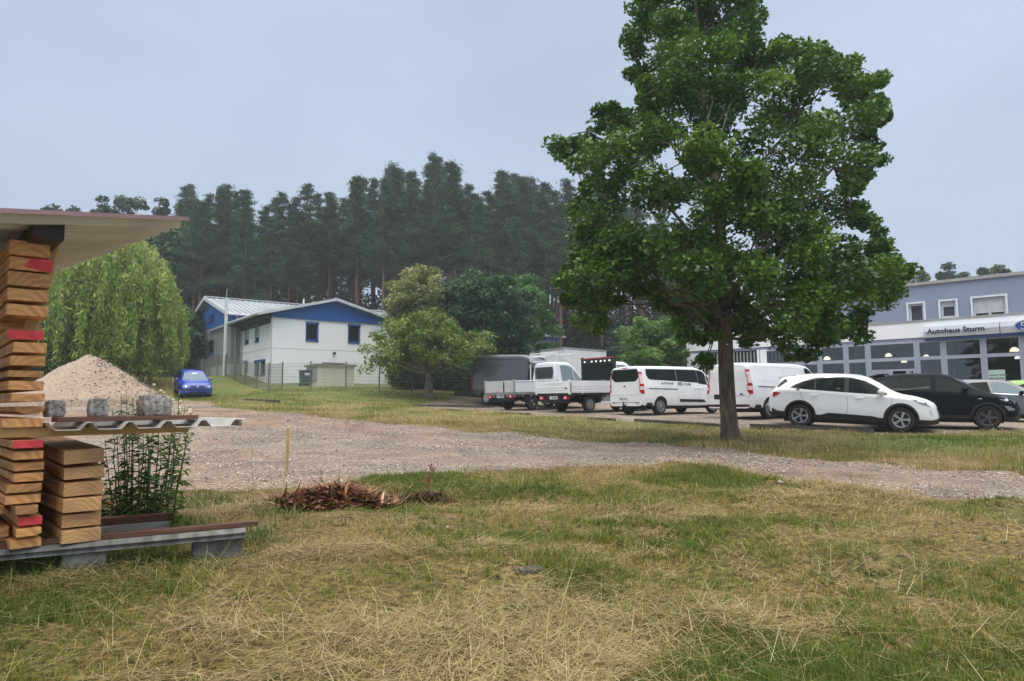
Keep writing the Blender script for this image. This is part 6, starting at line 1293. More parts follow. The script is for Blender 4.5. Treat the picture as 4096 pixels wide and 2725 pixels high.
# ---- trucks
SP_CAB = dict(cat='truck', hw=1.0, wr=.345, arch=.39, axles=(-1.75, 1.85), tw=.2, shoulder=.97,
    top=[(-.12, 2.05), (-.06, 2.22), (.2, 2.28), (.7, 2.27), (1.0, 2.17), (1.35, 1.9), (1.75, 1.5), (2.05, 1.32), (2.5, 1.2), (2.74, 1.02), (2.84, .7)],
    belt=[(-.12, 1.3), (1.2, 1.25), (2.1, 1.12), (2.6, .95), (2.84, .6)], bot=[(-.12, .55), (.5, .40), (2.5, .32), (2.84, .36)],
    w=[(-.12, .93), (-.05, .98), (1.9, 1.0), (2.4, .95), (2.7, .82), (2.84, .6)], wt=[(-.12, .74), (.0, .79), (.8, .80), (1.4, .74), (2.0, .80), (2.5, .76), (2.84, .5)])
def cab_truck(name, label, pos, pm, bed, tail_m, dark_board):
    c = Car(name, label, *pos, SP_CAB, pm); x0, x1, hb, z0, z1 = bed; T = c.T
    for sd in 'LR':
        c.patch('window', [(.22, 1.36), (.20, 2.05), (.62, 2.05), (.95, 1.93), (1.0, 1.30)], sd, M_SCREEN); c.patch('window', [(1.04, 1.30), (1.0, 1.88), (1.3, 1.66), (1.62, 1.27)], sd, M_SCREEN); c.seam([(.12, 2.1), (.10, .5)], sd); c.seam([(1.25, 1.3), (1.2, .5)], sd)
        c.seam([(.20, 1.345), (.18, 2.07), (.64, 2.07), (.98, 1.95), (1.32, 1.68), (1.66, 1.27), (.20, 1.345)], sd, M_BLACK, .03, .004, 'window_seal')
    c.patch('windscreen', [(-.66, 2.05), (0, 2.1), (.66, 2.05), (.80, 1.45), (0, 1.38), (-.80, 1.45)], 'F', M_SCREEN, .006)
    rw = c.patch('rear_window', [(-.62, 2.02), (.62, 2.02), (.68, 1.8), (.60, 1.56), (.5, 1.46), (-.5, 1.46), (-.60, 1.56), (-.68, 1.8)], 'B', M_SCREEN, .006)
    k = MB()
    for i in range(15): y = -.62 + i * 1.24 / 14; k.box(-.19, -.175, y - .008, y + .008, 1.47, 2.02)
    for i in range(10): z = 1.48 + i * .06; k.box(-.176, -.165, -.66, .66, z - .012, z + .012)
    k.build('window_grid', M_DARK, rw)
    # frame
    k = MB(); k.box(x0 + .05, .3, -.45, .45, .52, .74); k.box(x0 + .1, x0 + .2, -.9, .9, .42, .52); k.box(x0 + .3, -1.2, -.08, .08, .42, .52); k.build('chassis', M_BLACK, T)
    k = MB(); k.box(x0, x1, -hb, hb, z0 - .1, z0); 
    for xx in (-2.9, -2.4, -1.9, -1.4, -.9, -.5): k.box(xx, xx + .08, -hb + .02, hb - .02, z0 - .2, z0 - .101)
    k.build('bed_floor', M_BLACK if dark_board else M_GALV, T)
    # dropsides with ribs
    for sg in (-1, 1):
        k = MB(); y0, y1 = sorted((sg * hb, sg * (hb + .03))); k.box(x0, x1, y0, y1, z0, z1)
        if dark_board:
            for zz in (z0 + .08, z0 + .19, z0 + .30): k.box(x0 + .08, x1 - .05, *sorted((sg * (hb + .031), sg * (hb + .045))), zz - .01, zz + .01)
        else: k.box(x0 + .03, x1 - .03, *sorted((sg * (hb + .031), sg * (hb + .05))), z1 - .05, z1 - .01)
        d = k.build('side_board', pm if dark_board else M_WDROP, T, bevel=.006); q = MB()
        for xx in (x0 + .25, x0 + 1.15, x1 - .9) if not dark_board else (x0 + .02,): q.box(xx, xx + .06, *sorted((sg * (hb + .05), sg * (hb + .07))), z0 - .02, z0 + .06 if not dark_board else z1 - .08)
        q.build('latch', M_WPLAST if not dark_board else M_BLACK, d)
    k = MB(); k.box(x0 - .035, x0 - .002, -hb - .03, hb + .03, z0 + .0, z1)
    if dark_board:
        for zz in (z0 + .14, z0 + .24): k.box(x0 - .05, x0 - .036, -hb, hb, zz - .01, zz + .01)
        k.box(x0 - .055, x0 - .036, -hb * .6, hb * .5, z1 - .10, z1 - .07)
    d = k.build('tailgate', tail_m, T, bevel=.006)
    if not dark_board: k = MB(); k.box(x0 - .045, x0 - .036, -.42, -.33, z0 + .02, z1 - .05); k.build('dark_stripe', M_DARK, d); k = MB(); k.box(x0 - .045, x0 - .036, -.02, .18, z0 + .03, z0 + .1); k.build('red_sticker', mat('pale_red', (.65, .35, .33)), d)
    else: k = MB(); k.box(x0 - .045, x0 - .036, -hb + .08, -hb + .22, z0 + .17, z0 + .22); k.build('small_emblem', M_DARK, d)
    k = MB()
    for sg in (-1, 1): MB().box(x0 - .05, x0 + .05, sg * (hb + .04) - .03, sg * (hb + .04) + .03, z0 - .06, z1 + .05).build('corner_post', pm if dark_board else M_GALV, T)
    PM = pm if dark_board else M_GALV
    for a_, b_ in ((-hb - .05, -hb + .02), (hb - .02, hb + .05)): MB().box(x1 - .03, x1 + .03, a_, b_, z0 - .06, z1 + .04).build('corner_post', PM, T)
    # lamps, plate, mudguards
    for sg in (-1, 1):
        k = MB(); k.box(x0 + .02, x0 + .12, sg * .78 - .17, sg * .78 + .17, .56, .72); o = k.build('tail_lamp', M_REDL, T, bevel=.01); k = MB(); k.box(x0 + .008, x0 + .018, sg * .78 - .06, sg * .78 + .06, .59, .69); k.build('lamp_lens', M_PINKL, o)
        k = MB(); cx, cz = SP_CAB['axles'][0], .37
        pts = [(cx + .46 * math.cos(a), sg * .86, cz + .46 * math.sin(a)) for a in np.linspace(0.05, PI - .05, 14)]
        for a, b in zip(pts[:-1], pts[1:]): k.add([(a[0], a[1] - .14, a[2]), (b[0], b[1] - .14, b[2]), (b[0], b[1] + .14, b[2]), (a[0], a[1] + .14, a[2]), (a[0] * .98 + cx * .02, a[1] - .14, a[2] - .02), (b[0] * .98 + cx * .02, b[1] - .14, b[2] - .02), (b[0] * .98 + cx * .02, b[1] + .14, b[2] - .02), (a[0] * .98 + cx * .02, a[1] + .14, a[2] - .02)], [(0, 1, 2, 3), (4, 5, 6, 7), (0, 3, 7, 4), (1, 2, 6, 5), (0, 1, 5, 4), (3, 2, 6, 7)])
        k.build('mudguard', M_BLACK, T)
    k = MB(); k.box(x0 + .04, x0 + .06, -.26, .26, .58, .72); k.build('number_plate', M_PLATE, T); t = txt('SERV' if 0 else 'STURM', .1, M_INK, 'plate_lettering', T, Matrix.Translation((x0 + .038, .1, .61)) @ Matrix.Rotation(-PI / 2, 4, 'Z') @ RX90, .001, .002)
    if dark_board:
        k = MB(); k.box(x1 - .04, x1 + .03, -hb, hb, z0, z0 + .62); hbz = 2.42
        k.box(x1 - .02, x1 + .03, -hb, hb, hbz - .22, hbz); [k.box(x1 - .04, x1 + .04, sg * hb - .05, sg * hb + .05, z0, hbz + .1) for sg in (-1, 1)]; hd = k.build('headboard', M_DARK, T)
        k = MB(); k.box(x1 - .01, x1 + .0, -hb + .05, hb - .05, z0 + .62, hbz - .22); k.build('headboard_mesh', glassy('dark_mesh', (.02, .022, .022), .3), hd)
        k = MB(); k.box(x1 - .05, x1 + .04, -hb + .06, hb - .06, hbz, hbz + .05); k.build('red_strip', mat('red_strip_paint', (.50, .05, .05)), hd)
        for y in (.85, .38, .1, -.2, -.45, -.75): k = MB(); k.lathe([(.035, -.05), (.035, -.021)], 14, Matrix.Translation((x1, y, hbz - .12)), 'x'); k.build('marker_light', emis('marker_led', (1, 1, .97), .9), hd)
        k = MB(); k.box(x1 - .046, x1 - .041, -.42, -.20, z0 + .42, z0 + .60); k.build('blue_sticker', mat('blue_sticker', (.10, .18, .38)), hd)
    else:
        k = MB(); zt = 2.62
        for sg in (-1, 1): k.tube([(x1 + .08, sg * .98, z0), (x1 + .08, sg * .98, zt + .12)], .03, 6)
        k.tube([(x1 + .08, -.98, zt), (x1 + .08, .98, zt)], .03, 6); k.tube([(x1 + .08, -.98, zt - .3), (x1 + .08, .98, zt - .3)], .02, 6); k.tube([(x1 + .08, -.98, zt + .1), (x1 + .08, .98, zt + .1)], .02, 6); k.tube([(x1 + .08, .98, zt - .05), (.9, .98, zt + .02)], .025, 6); k.tube([(x1 + .08, -.98, zt - .05), (.9, -.98, zt + .02)], .025, 6); k.build('ladder_rack', M_WPLAST, T)
        k = MB(); k.box(x1, x1 + .06, .93, 1.08, zt - .42, zt - .27); k.build('work_light', M_DARK, T)
    c.mirror(1.55, .99, 1.5, M_BLACK, (.1, .1, .19)); return c
M_WDROP = mat('pale_dropside', (.70, .72, .76), (.66, .68, .72), rough=.45)
pA, yA, tA = place(2131, 31.8, .775, .63, 3.6, 1.0); ca = cab_truck('tipper_truck', 'white tipper truck with grey tailgate and ladder rack, next to the dark van', (pA, yA, tA), P_WHITE, (-2.95, -.25, 1.04, .82, 1.36), M_DROP, False); ca.wheels('steel', .205, True)
pB, yB, tB = place(2360, 29.8, .785, .62, 3.6, 1.0); cb = cab_truck('dropside_truck', 'white dropside truck with black headboard topped by a red strip, left of the passenger van', (pB, yB, tB), P_WHITE, (-3.05, -.20, 1.04, .84, 1.36), P_WHITE, True); cb.wheels('cap', .205)
k = MB(); k.box(-.95, -.25, -.98, -.70, .48, .80); k.build('tool_box', M_GALV, cb.T, bevel=.01); k = MB(); k.box(-1.1, .0, -1.02, -.98, .36, .47); k.build('side_rail', M_WPLAST, cb.T); k = MB(); k.box(-2.35, -2.25, -1.09, -1.075, .78, .84); k.build('side_marker', M_AMBER, cb.T)
# box truck behind
pC, yC, tC = place(2345, 41, .80, .60, 3.6, 1.0); cc = Car('box_truck', 'white box truck whose tall pale body rises behind the tipper truck cab', pC, yC, tC, SP_CAB, P_WHITE)
k = MB(); k.box(-3.6, -.16, -1.1, 1.1, .85, 2.95); k.build('box_body', mat('pale_box', (.72, .74, .76), rough=.5), cc.T, bevel=.02); k = MB(); k.box(-3.63, -.14, -1.12, 1.12, 2.953, 3.05); k.box(-3.5, .2, -.45, .45, .5, .84); k.build('box_trim', M_GALV, cc.T); cc.wheels('steel', .2, True)
# timber kick boards along the gravel lot
M_SLEEP = mat('dark_timber', (.10, .085, .07), (.05, .045, .04), scale=6, rough=.9, bump=.4)
for i, (a, b, lab) in enumerate((((1655, 1625), (1975, 1630), 'long dark edging board between lawn and gravel lot, left of the dark van'), ((1790, 1643), (1845, 1648), 'short dark edging board on the bank, leftmost of the stepped ones'), ((2000, 1658), (2125, 1662), 'dark edging board at the lot edge below the tipper truck'),
        ((2350, 1680), (2462, 1685), 'dark edging board at the lot edge below the dropside truck'), ((2540, 1686), (2890, 1708), 'long dark edging board at the lot edge left of the oak trunk'), ((3002, 1713), (3200, 1720), 'dark timber board against the grass just right of the oak trunk'), ((3200, 1722), (3500, 1737), 'dark timber board lying under the white SUV side'), ((975, 1607), (1115, 1613), 'thin dark board lying in the dry grass right of the blue car'))):
    p, q = G(*a), G(*b); d = q - p; L = math.hypot(d.x, d.y); m = MB(); m.box(0, L, -.05, .05, -.05, .13 if i > 4 else .09)
    tag(m.build('edging_board', M_SLEEP, loc=p + Vector((0, .05, 0)), rot=(0, -math.atan2(d.z, L), math.atan2(d.y, d.x)), bevel=.008), lab, 'board', 'timber edging boards of the gravel lot')
p = G(1880, 1588); T = thing('planter_box', 'dark timber raised bed on the lawn at the left of the dark van', 'planter', (p.x, p.y + .5, p.z)); m = MB(); ring(m, -.9, .9, -.5, .5, .06, 0, .0)
m = MB(); m.box(-.9, .9, -.5, -.44, 0, .42); m.box(-.9, .9, .44, .5, 0, .42); m.box(-.9, -.84, -.44, .44, 0, .42); m.box(.84, .9, -.44, .44, 0, .42); m.build('frame', M_SLEEP, T); m = MB(); m.box(-.84, .84, -.44, .44, .05, .36); m.build('soil', mat('soil', (.06, .045, .03), rough=1, bump=.5), T)
def G(px, py, ymax=30):
    r = ray(px, py); ts = np.arange(1.5, ymax, .02); xs = r.x * ts; ys = r.y * ts; zs = CAMZ + r.z * ts; g = ZG(xs, ys); i = int(np.argmax(zs < g)) if (zs < g).any() else len(ts) - 1
    return Vector((xs[i], ys[i], float(g[i])))
# ------------------------------------------------------------ lumber shed, stacks and small things in the foreground
M_WOODL = wood('oak_board', (.86, .42, .15), (.33, .145, .05), 9); M_WOODR = wood('larch_beam', (.76, .44, .19), (.40, .19, .065), 14)
M_BROWN = mat('stained_board', (.20, .085, .045), (.09, .04, .025), scale=7, rough=.6, bump=.3, stretch=(.15, 1, 1)); M_RAW = mat('raw_pine', (.55, .36, .15), (.42, .25, .09), scale=5, rough=.7, bump=.2, stretch=(.12, 1, 1))
M_SPRAY = mat('red_spray_paint', (.80, .085, .10), (.66, .05, .065), scale=14, rough=.75, bump=.3)
e0 = Q(175, 1700, 3.9); FS = Frame(e0.x, e0.y, .731, .682); FA = Vector((-.682, .731, 0))
def board(l, r, t, b, org, sc, m, lab, red=None, length=4.0, name='timber_board', off=0, taper=0, poly=None):
    """end face given by its photo corners: left, right (x), top, bottom (y)"""
    rr = random.Random(int(l * 7 + t)); jit = rr.uniform(-.03, .04); off += rr.uniform(-.03, .04)
    ox, oy = org; ym = oy + (t + b) / 2 * sc; X0, X1 = FS.at(ox + l * sc, ym, off)[0], FS.at(ox + r * sc, ym, off)[0]
    z0 = FS.at(ox + (l + r) / 2 * sc, oy + b * sc, off)[1]; z1 = FS.at(ox + (l + r) / 2 * sc, oy + t * sc, off)[1]; cx, cz = (X0 + X1) / 2, (z0 + z1) / 2; w, h = (X1 - X0) / 2, (z1 - z0) / 2
    pr = [(-w, -h), (w - taper * w, -h), (w, -h + taper * h), (w, h), (-w, h)] if taper else [(-w, -h), (w, -h), (w, h), (-w, h)]
    if poly: pr = [(a * w, c_ * h) for a, c_ in poly]
    # local x = along the board (towards the viewer), y = across
    o = MB().prism([(p[0] * rr.uniform(.985, 1), p[1] * rr.uniform(.95, 1)) for p in pr], -length, 0, 'x').build(name, m, bevel=.003)
    p = FS.o + FS.d * cx + FS.n * off; o.location = (p.x, p.y, cz); ang = math.atan2(-FA.y, -FA.x) ; o.rotation_euler = (rr.uniform(-.012, .012), rr.uniform(-.006, .006), ang + jit)
    tag(o, lab, 'board', 'stacked sawn timber at the left')
    if red:
        a0, a1, s0, s1 = red; q = [(w * a0, -h * .97 * s0), (w * a1, -h * .97), (w * a1, h * .97), (w * a0 * s1, h * .97)]
        MB().prism(q, .0005, .0022, 'x').build('paint_mark', M_SPRAY, o)
    return o
Z1, Z2 = ((0, 780), .4592), ((0, 1480), .523)
rowA = [(80, 440, 405, 530, Z1, None, 'topmost thick plank of the left stack, close under the shed beam'), (78, 458, 550, 662, Z1, (-.30, .985, .5, .25), 'thick plank with red paint over most of its end, second from the top'),
        (62, 432, 675, 798, Z1, None, 'clean thick plank right below the upper red-ended plank'), (58, 430, 820, 925, Z1, None, 'greyish thick plank, fourth from the top of the left stack'), (50, 425, 955, 1055, Z1, None, 'cracked thick plank just above the diagonal batten')]
for l, r, t, b, (org, sc), red, lab in rowA: board(l, r, t, b, org, sc, M_WOODL, lab, red)
board(62, 385, 1178, 1262, *Z1, M_WOODL, 'wane-edged plank with whole end painted red, in the middle of the left stack', (-.98, .985, .9, 1), poly=[(-.7, -1), (.75, -.9), (1, -.1), (1, 1), (-1, 1)])
rowB = [(115, 410, 1285, 1376, Z1, 'sixth plank down, directly below the wane-edged red one'), (85, 397, 1402, 1488, Z1, 'plank with dark upper shadow gap, below the plank under the red one'), (62, 338, 4, 56, Z2, 'plank level with the left foot of the gravel heap'), (62, 337, 84, 155, Z2, 'plank with pale top corner, level with the base of the gravel heap'),
        (85, 345, 180, 243, Z2, 'plank level with the top of the cobblestones, left stack'), (12, 332, 370, 440, Z2, 'wide plank resting on the long cross beam')]
for l, r, t, b, (org, sc), lab in rowB: board(l, r, t, b, org, sc, M_WOODL, lab)
board(110, 345, 276, 345, *Z2, M_WOODL, 'pale rounded wane-edged plank level with the cobblestones', None, poly=[(-1, .9), (-.85, -.2), (-.2, -1), (.55, -.9), (.95, -.1), (1, 1)])
board(97, 332, 537, 598, *Z2, M_WOODL, 'plank with bright red end directly under the long cross beam', (-.985, .985, 1, 1))
rowC = [(100, 332, 621, 686, 'plank right below the bright red one under the cross beam', 0), (105, 339, 707, 770, 'second plank below the red one under the cross beam', 0), (100, 332, 791, 855, 'third plank below the red one under the cross beam', 0), (45, 321, 876, 938, 'wider plank jutting left, fourth below the upper red one', .3),
        (38, 313, 953, 1024, 'fifth plank below the red one, shifted slightly left', 0), (118, 293, 1040, 1106, 'short narrow plank right above the lowest red-ended plank', .3), (125, 317, 1212, 1275, 'second lowest plank of the left stack with worn corner', .5), (76, 318, 1294, 1362, 'lowest plank of the left stack on the concrete beam', 0)]
for l, r, t, b, lab, tp in rowC: board(l, r, t, b, *Z2, M_WOODL, lab, None, taper=tp)
board(140, 323, 1122, 1187, *Z2, M_WOODL, 'lowest plank with a red painted end', (-.985, .985, 1, 1))
for l, r, t, b, lab in ((-150, 32, 1040, 1110, 'plank end cut by the left photo edge, upper of two'), (-120, 70, 1200, 1285, 'plank end cut by the left photo edge, lower of two'), (-60, 24, 1300 - 1850, 1360 - 1850, 'small pale block at the left photo edge above the middle')): board(l, r, t, b, *Z2, M_WOODL, lab, off=.12)
for i, (l, r, t, b, lab) in enumerate(((487, 798, 606, 716, 'top beam of the right stack tilted upward, with crack in its rings'), (490, 795, 738, 832, 'second beam from the top of the right stack'), (485, 793, 857, 960, 'third beam of the right stack with fine straight rings'), (479, 777, 980, 1086, 'fourth beam of the right stack, first of the darker ones'),
        (473, 773, 1098, 1198, 'fifth beam of the right stack with a brown stain'), (470, 775, 1220, 1320, 'lowest beam of the right stack with broken lower edge'))):
    o = board(l, r, t, b, *Z2, M_WOODR, lab, None, 4.2)
    if i < 2: o.rotation_euler[1] += (.035, .02)[i]; o.rotation_euler[0] += .03
# stickers between layers
def xbar(name, px0, px1, py0, py1, off, dep, m, lab, cat, bevel=.003, rot=0, group=None):
    a = FS.at(px0, py0, off)[0]; b = FS.at(px1, py0, off)[0]; z0 = FS.at((px0 + px1) / 2, py1, off)[1]; z1 = FS.at((px0 + px1) / 2, py0, off)[1]
    o = MB().box(0, b - a, 0, dep, 0, z1 - z0).build(name, m, bevel=bevel); p = FS.o + FS.d * a + FS.n * off; o.location = (p.x, p.y, z0); o.rotation_euler = (0, rot, FS.rz); return tag(o, lab, cat, group)
xbar('cross_beam', -700, 756, 1714, 1752, .05, .08, M_RAW, 'long raw timber cross beam carrying the corrugated sheet', 'beam')
for i, oy in enumerate((535, 660, 790, 905, 1085)):   # thin sticks between the layers, set back
    y = 780 + oy * .4592; xbar('stacking_stick', -500, 172, y + 2, y + 9 + (26 if oy == 1085 else 0), .35, .03, M_WOODL, ['thin stick below the topmost plank', 'thin stick below the upper red-ended plank', 'thin stick between the third and fourth plank', 'thin stick between the fourth and fifth plank', 'thick brown stick in the gap above the middle red plank'][i], 'stick', group='sticks between the plank layers')
for i, y in enumerate((1480 + 700 * .523, 1480 + 845 * .523, 1480 + 968 * .523, 1480 + 1088 * .523, 1480 + 1205 * .523)):
    xbar('stacking_stick', 200, 405, y - 4, y + 5, .5, .05, M_WOODL, ['stick under the top beam of the right stack', 'stick under the second beam of the right stack', 'stick under the third beam of the right stack', 'stick under the fourth beam of the right stack', 'stick under the fifth beam of the right stack'][i], 'stick', group='sticks between the beams of the right stack')
# posts: battens behind
def batten(p0, p1, y, w, lab, name='shed_batten', m=None):
    a, b = Q(*p0, y), Q(*p1, y + .05); m_ = MB(); L = (b - a).length; m_.box(-w / 2, w / 2, -.03, .03, 0, L); d = (b - a).normalized(); o = m_.build(name, m or M_RAW, bevel=.003); o.location = a; o.rotation_euler = d.to_track_quat('Z', 'Y').to_euler(); return tag(o, lab, 'batten')
batten((118, 1340), (243, 885), 4.02, .055, 'slanting raw batten running up behind the planks to the dark beam')
b0, b1 = Q(196, 920, 3.72), None
T = MB().prism([(-.075, -.05), (.075, -.05), (.075, .05), (-.075, .05)], -3.5, 0, 'x').build('roof_beam', mat('tarred_beam', (.035, .02, .018), (.012, .008, .008), scale=5, rough=.6, bump=.3), bevel=.006); T.location = b0; T.rotation_euler = (0, 0, math.atan2(-FA.y, -FA.x)); tag(T, 'black tarred square beam end directly under the corrugated roof', 'beam')
# corrugated roof
def roof():
    A = Q(740, 877, 4.45); B = Q(0, 845, 3.35); Cb = Q(208, 1078, 7.4); u = (B - A); u = u / u.length; v = Cb - A; Lv = v.length; v = v / Lv; n = u.cross(v).normalized()
    if n.z < 0: n = -n
    nv = 150; Lu = 4.2; V = []; ms = MB()
    for i in range(nv + 1):
        t = i / nv * Lv; ph = (t / .21) % 1; h = .042 * (1.0 if ph < .38 else (1 - (ph - .38) / .12 if ph < .5 else (-0 if ph < .88 else (ph - .88) / .12)))
        for s in (0, Lu * .5, Lu): V.append(A + u * s + v * t + n * (h - .044))
    k = nv + 1; V2 = [p + n * .004 for p in V]; fs = []
    for i in range(nv):
        for j in range(2): a = i * 3 + j; fs += [(a, a + 1, a + 4, a + 3)]
    ms.add([*V], fs); ms.add([*V2], fs); ms.add([V[0], V[2], V2[2], V2[0]], [(0, 1, 2, 3)])
    T = thing('corrugated_roof', 'beige corrugated sheet roof of the timber shed with pinkish front edge', 'roof', A)
    o = ms.build('sheet', mat('sheet_underside', (.66, .63, .55), (.55, .52, .45), scale=3, rough=.55, bump=.15), T, fixn=False); o.matrix_parent_inverse = Matrix.Translation(-A)
    e = MB(); 
    q = [A - v * .03 - u * .02, A - v * .03 + u * Lu]; e.add([q[0] + n * .012, q[1] + n * .012, q[1] - n * .012, q[0] - n * .012, q[0] + n * .012 + v * .10, q[1] + n * .012 + v * .10, q[0] + n * .024 + v * .10, q[1] + n * .024 + v * .10], [(0, 1, 2, 3), (0, 4, 5, 1), (4, 6, 7, 5)])
    o = e.build('edge_flashing', mat('pink_edge', (.33, .20, .21), rough=.5), T, fixn=False); o.matrix_parent_inverse = Matrix.Translation(-A)
roof()
# shelf sheet, board and cobbles
def shelf():
    zt = FS.at(560, 1712)[1]; s0, s1 = FS.at(178, 1700)[0], FS.at(938, 1700)[0]; h = .040; per = (s1 - s0) / 5.1; P = []; s = s0; k = 0
    while s < s1:
        for ds, hh in ((0, h), (.16, 0), (.72, 0), (.88, h)): P.append((min(s + ds * per, s1), zt + hh))
        s += per
    P.append((s1 + .03, zt + h * 1.1)); m = MB(); n = len(P)
    for y in (-.13, .75): m.add([(a, y, b) for a, b in P] + [(a, y, b + .003) for a, b in P], [])
    fs = [(i, i + 1, 2 * n + i + 1, 2 * n + i) for i in range(n - 1)] + [(n + i, n + i + 1, 3 * n + i + 1, 3 * n + i) for i in range(n - 1)] + [(i, i + 1, n + i + 1, n + i) for i in range(n - 1)]; m.f = [list(f) for f in fs]; m.m = [0] * len(fs)
    o = m.build('trapezoidal_sheet', mat('white_sheet', (.66, .67, .66), (.50, .50, .48), scale=5, rough=.4, metal=.1), fixn=False); o.location = (FS.o.x, FS.o.y, 0); o.rotation_euler = (0, 0, FS.rz); tag(o, 'white trapezoidal metal sheet lying on the cross beam under the stones', 'metal sheet')
    zb = zt + h + .006; a = FS.at(225, 1680)[0]; b = FS.at(783, 1680)[0]; o = MB().box(0, b - a, .0, .20, 0, .028).build('weathered_board', M_BROWN, bevel=.003); p = FS.o + FS.d * a + FS.n * (-.05); o.location = (p.x, p.y, zb); o.rotation_euler = (.0, 0, FS.rz); tag(o, 'reddish brown board on the metal sheet carrying three granite cobbles', 'board')
    for i, (l, r, t, b_, lab, off) in enumerate(((184, 260, 1604, 1665, 'small grey granite cobble half hidden by the planks, left of three', .14), (356, 435, 1596, 1665, 'squarish granite cobble in the middle of the board', .05), (570, 686, 1583, 1668, 'largest granite cobble, right one among white flowers', -.02))):
        x0, x1 = FS.at(l, 1640, off)[0], FS.at(r, 1640, off)[0]; z1 = FS.at((l + r) / 2, t, off)[1]; w = x1 - x0; z0 = zb + .028; rng = np.random.default_rng(i + 3)
        bm = bmesh.new(); bmesh.ops.create_cube(bm, size=1); bmesh.ops.subdivide_edges(bm, edges=bm.edges[:], cuts=9, use_grid_fill=True)
        for v in bm.verts:
            c = v.co.copy(); d = c.normalized() * .62; v.co = c.lerp(d, .28); nn = fbm(np.array([c.x * 5 + i * 9 + c.z * 3]), np.array([c.y * 5 + c.z * 4]), 4)[0] - .5; v.co *= 1 + nn * .20; v.co.z = max(v.co.z, -.47); v.co.x *= 1 - .10 * (v.co.z > .2)
            v.co = Vector((v.co.x * w, v.co.y * w * .85, (v.co.z + .47) * (z1 - z0) / .95))
        me = bpy.data.meshes.new('cobblestone'); bm.to_mesh(me); bm.free(); me.materials.append(M_GRANITE); me.shade_smooth(); o = bpy.data.objects.new('cobblestone', me); COL.objects.link(o); p = FS.o + FS.d * (x0 + w / 2) + FS.n * (off + w * .35); o.location = (p.x, p.y, z0); o.rotation_euler = (0, 0, FS.rz + (.2, -.1, .08)[i]); tag(o, lab, 'stone', 'granite cobbles on the shelf board')
M_GRANITE = mat('granite', (.42, .40, .37), (.13, .115, .105), scale=38, rough=.9, bump=.9, bscale=30, lo=.32, hi=.62)
shelf()
# ground supports
M_CONCD = mat('weathered_concrete', (.27, .265, .235), (.13, .13, .11), scale=9, rough=.95, bump=.5)
def concrete_rail():
    p0 = FS.o + FS.d * FS.at(300, 2200)[0]; FR = Frame(p0.x, p0.y, math.cos(math.radians(29)), math.sin(math.radians(29)))
    a = FR.at(-900, 1700, -.02)[0]; b, z1 = FR.at(985, 2104, -.02); z1 = FR.at(500, 2158, -.02)[1]; z0 = FR.at(500, 2190, -.02)[1]; m = MB(); h = z1 - z0
    m.prism([(0, z0 - .01), (.13, z0 - .01), (.13, z1 - .03), (.11, z1), (.03, z1), (-.012, z1 - .02), (-.012, z1 - h * .55), (.015, z1 - h * .75)], a, b, 'x'); o = m.build('concrete_beam', mat('mossy_concrete', (.25, .25, .235), (.12, .12, .105), scale=6, rough=.9, bump=.4, stretch=(2.5, 1, 1)), bevel=.004); p = FR.o + FR.n * -.02; o.location = (p.x, p.y, 0); o.rotation_euler = (0, 0, FR.rz); tag(o, 'long grey concrete beam on the ground carrying both timber stacks', 'beam')
    o = MB().box(a, b + .08, .045, .11, z1 + .002, z1 + .032).build('stained_lath', M_BROWN, bevel=.003); o.location = (p.x, p.y, 0); o.rotation_euler = (0, 0, FR.rz); tag(o, 'long brown stained board lying along the concrete beam', 'board')
    for px0, px1, py0, py1, off, lab in ((248, 428, 2208, 2272, .0, 'weathered concrete block under the beam below the right stack'), (772, 968, 2168, 2212, .05, 'weathered concrete block under the free end of the concrete beam')):
        a_, b_ = FR.at(px0, 2200, off)[0], FR.at(px1, 2180, off)[0]; q = FR.o + FR.d * a_ + FR.n * off; zg = float(ZG(np.array([q.x]), np.array([q.y]))[0]) - .03; o = MB().box(0, b_ - a_, 0, .14, 0, max(z0 - .012 - zg + .04, .05)).build('concrete_block', M_CONCD, bevel=.008); o.location = (q.x, q.y, zg - .04); o.rotation_euler = (0, 0, FR.rz); tag(o, lab, 'concrete block')
    off = 1.15; a_, b_ = FR.at(405, 2100, off)[0], FR.at(688, 2060, off)[0]; q = FR.o + FR.d * a_ + FR.n * off; zg = float(ZG(np.array([q.x]), np.array([q.y]))[0]) - .03
    o = MB().box(-.3, b_ - a_, 0, .2, 0, .13).build('concrete_slab', M_CONC, bevel=.008); o.location = (q.x, q.y, zg - .02); o.rotation_euler = (0, 0, FR.rz); tag(o, 'pale concrete kerb stone in the grass below the flowering plants', 'concrete block')
    o = MB().box(-.3, b_ - a_ + .01, 0, .09, .0, .05).build('stained_lath', M_BROWN, bevel=.003); o.location = (q.x, q.y, zg + .112); o.rotation_euler = (0, 0, FR.rz); tag(o, 'short dark brown board on the pale kerb stone', 'board')
concrete_rail()
# stake
q = G(1147, 1891); zt = Q(1147, 1712, q.y).z; o = MB().prism([(-.019, -.12), (.019, -.12), (.019, zt - q.z), (-.019, zt - q.z - .004)], -.019, .019).build('wooden_stake', M_RAW, loc=q, rot=(.0, .012, .3), bevel=.002); tag(o, 'single pale wooden survey stake standing upright in the gravel', 'stake')
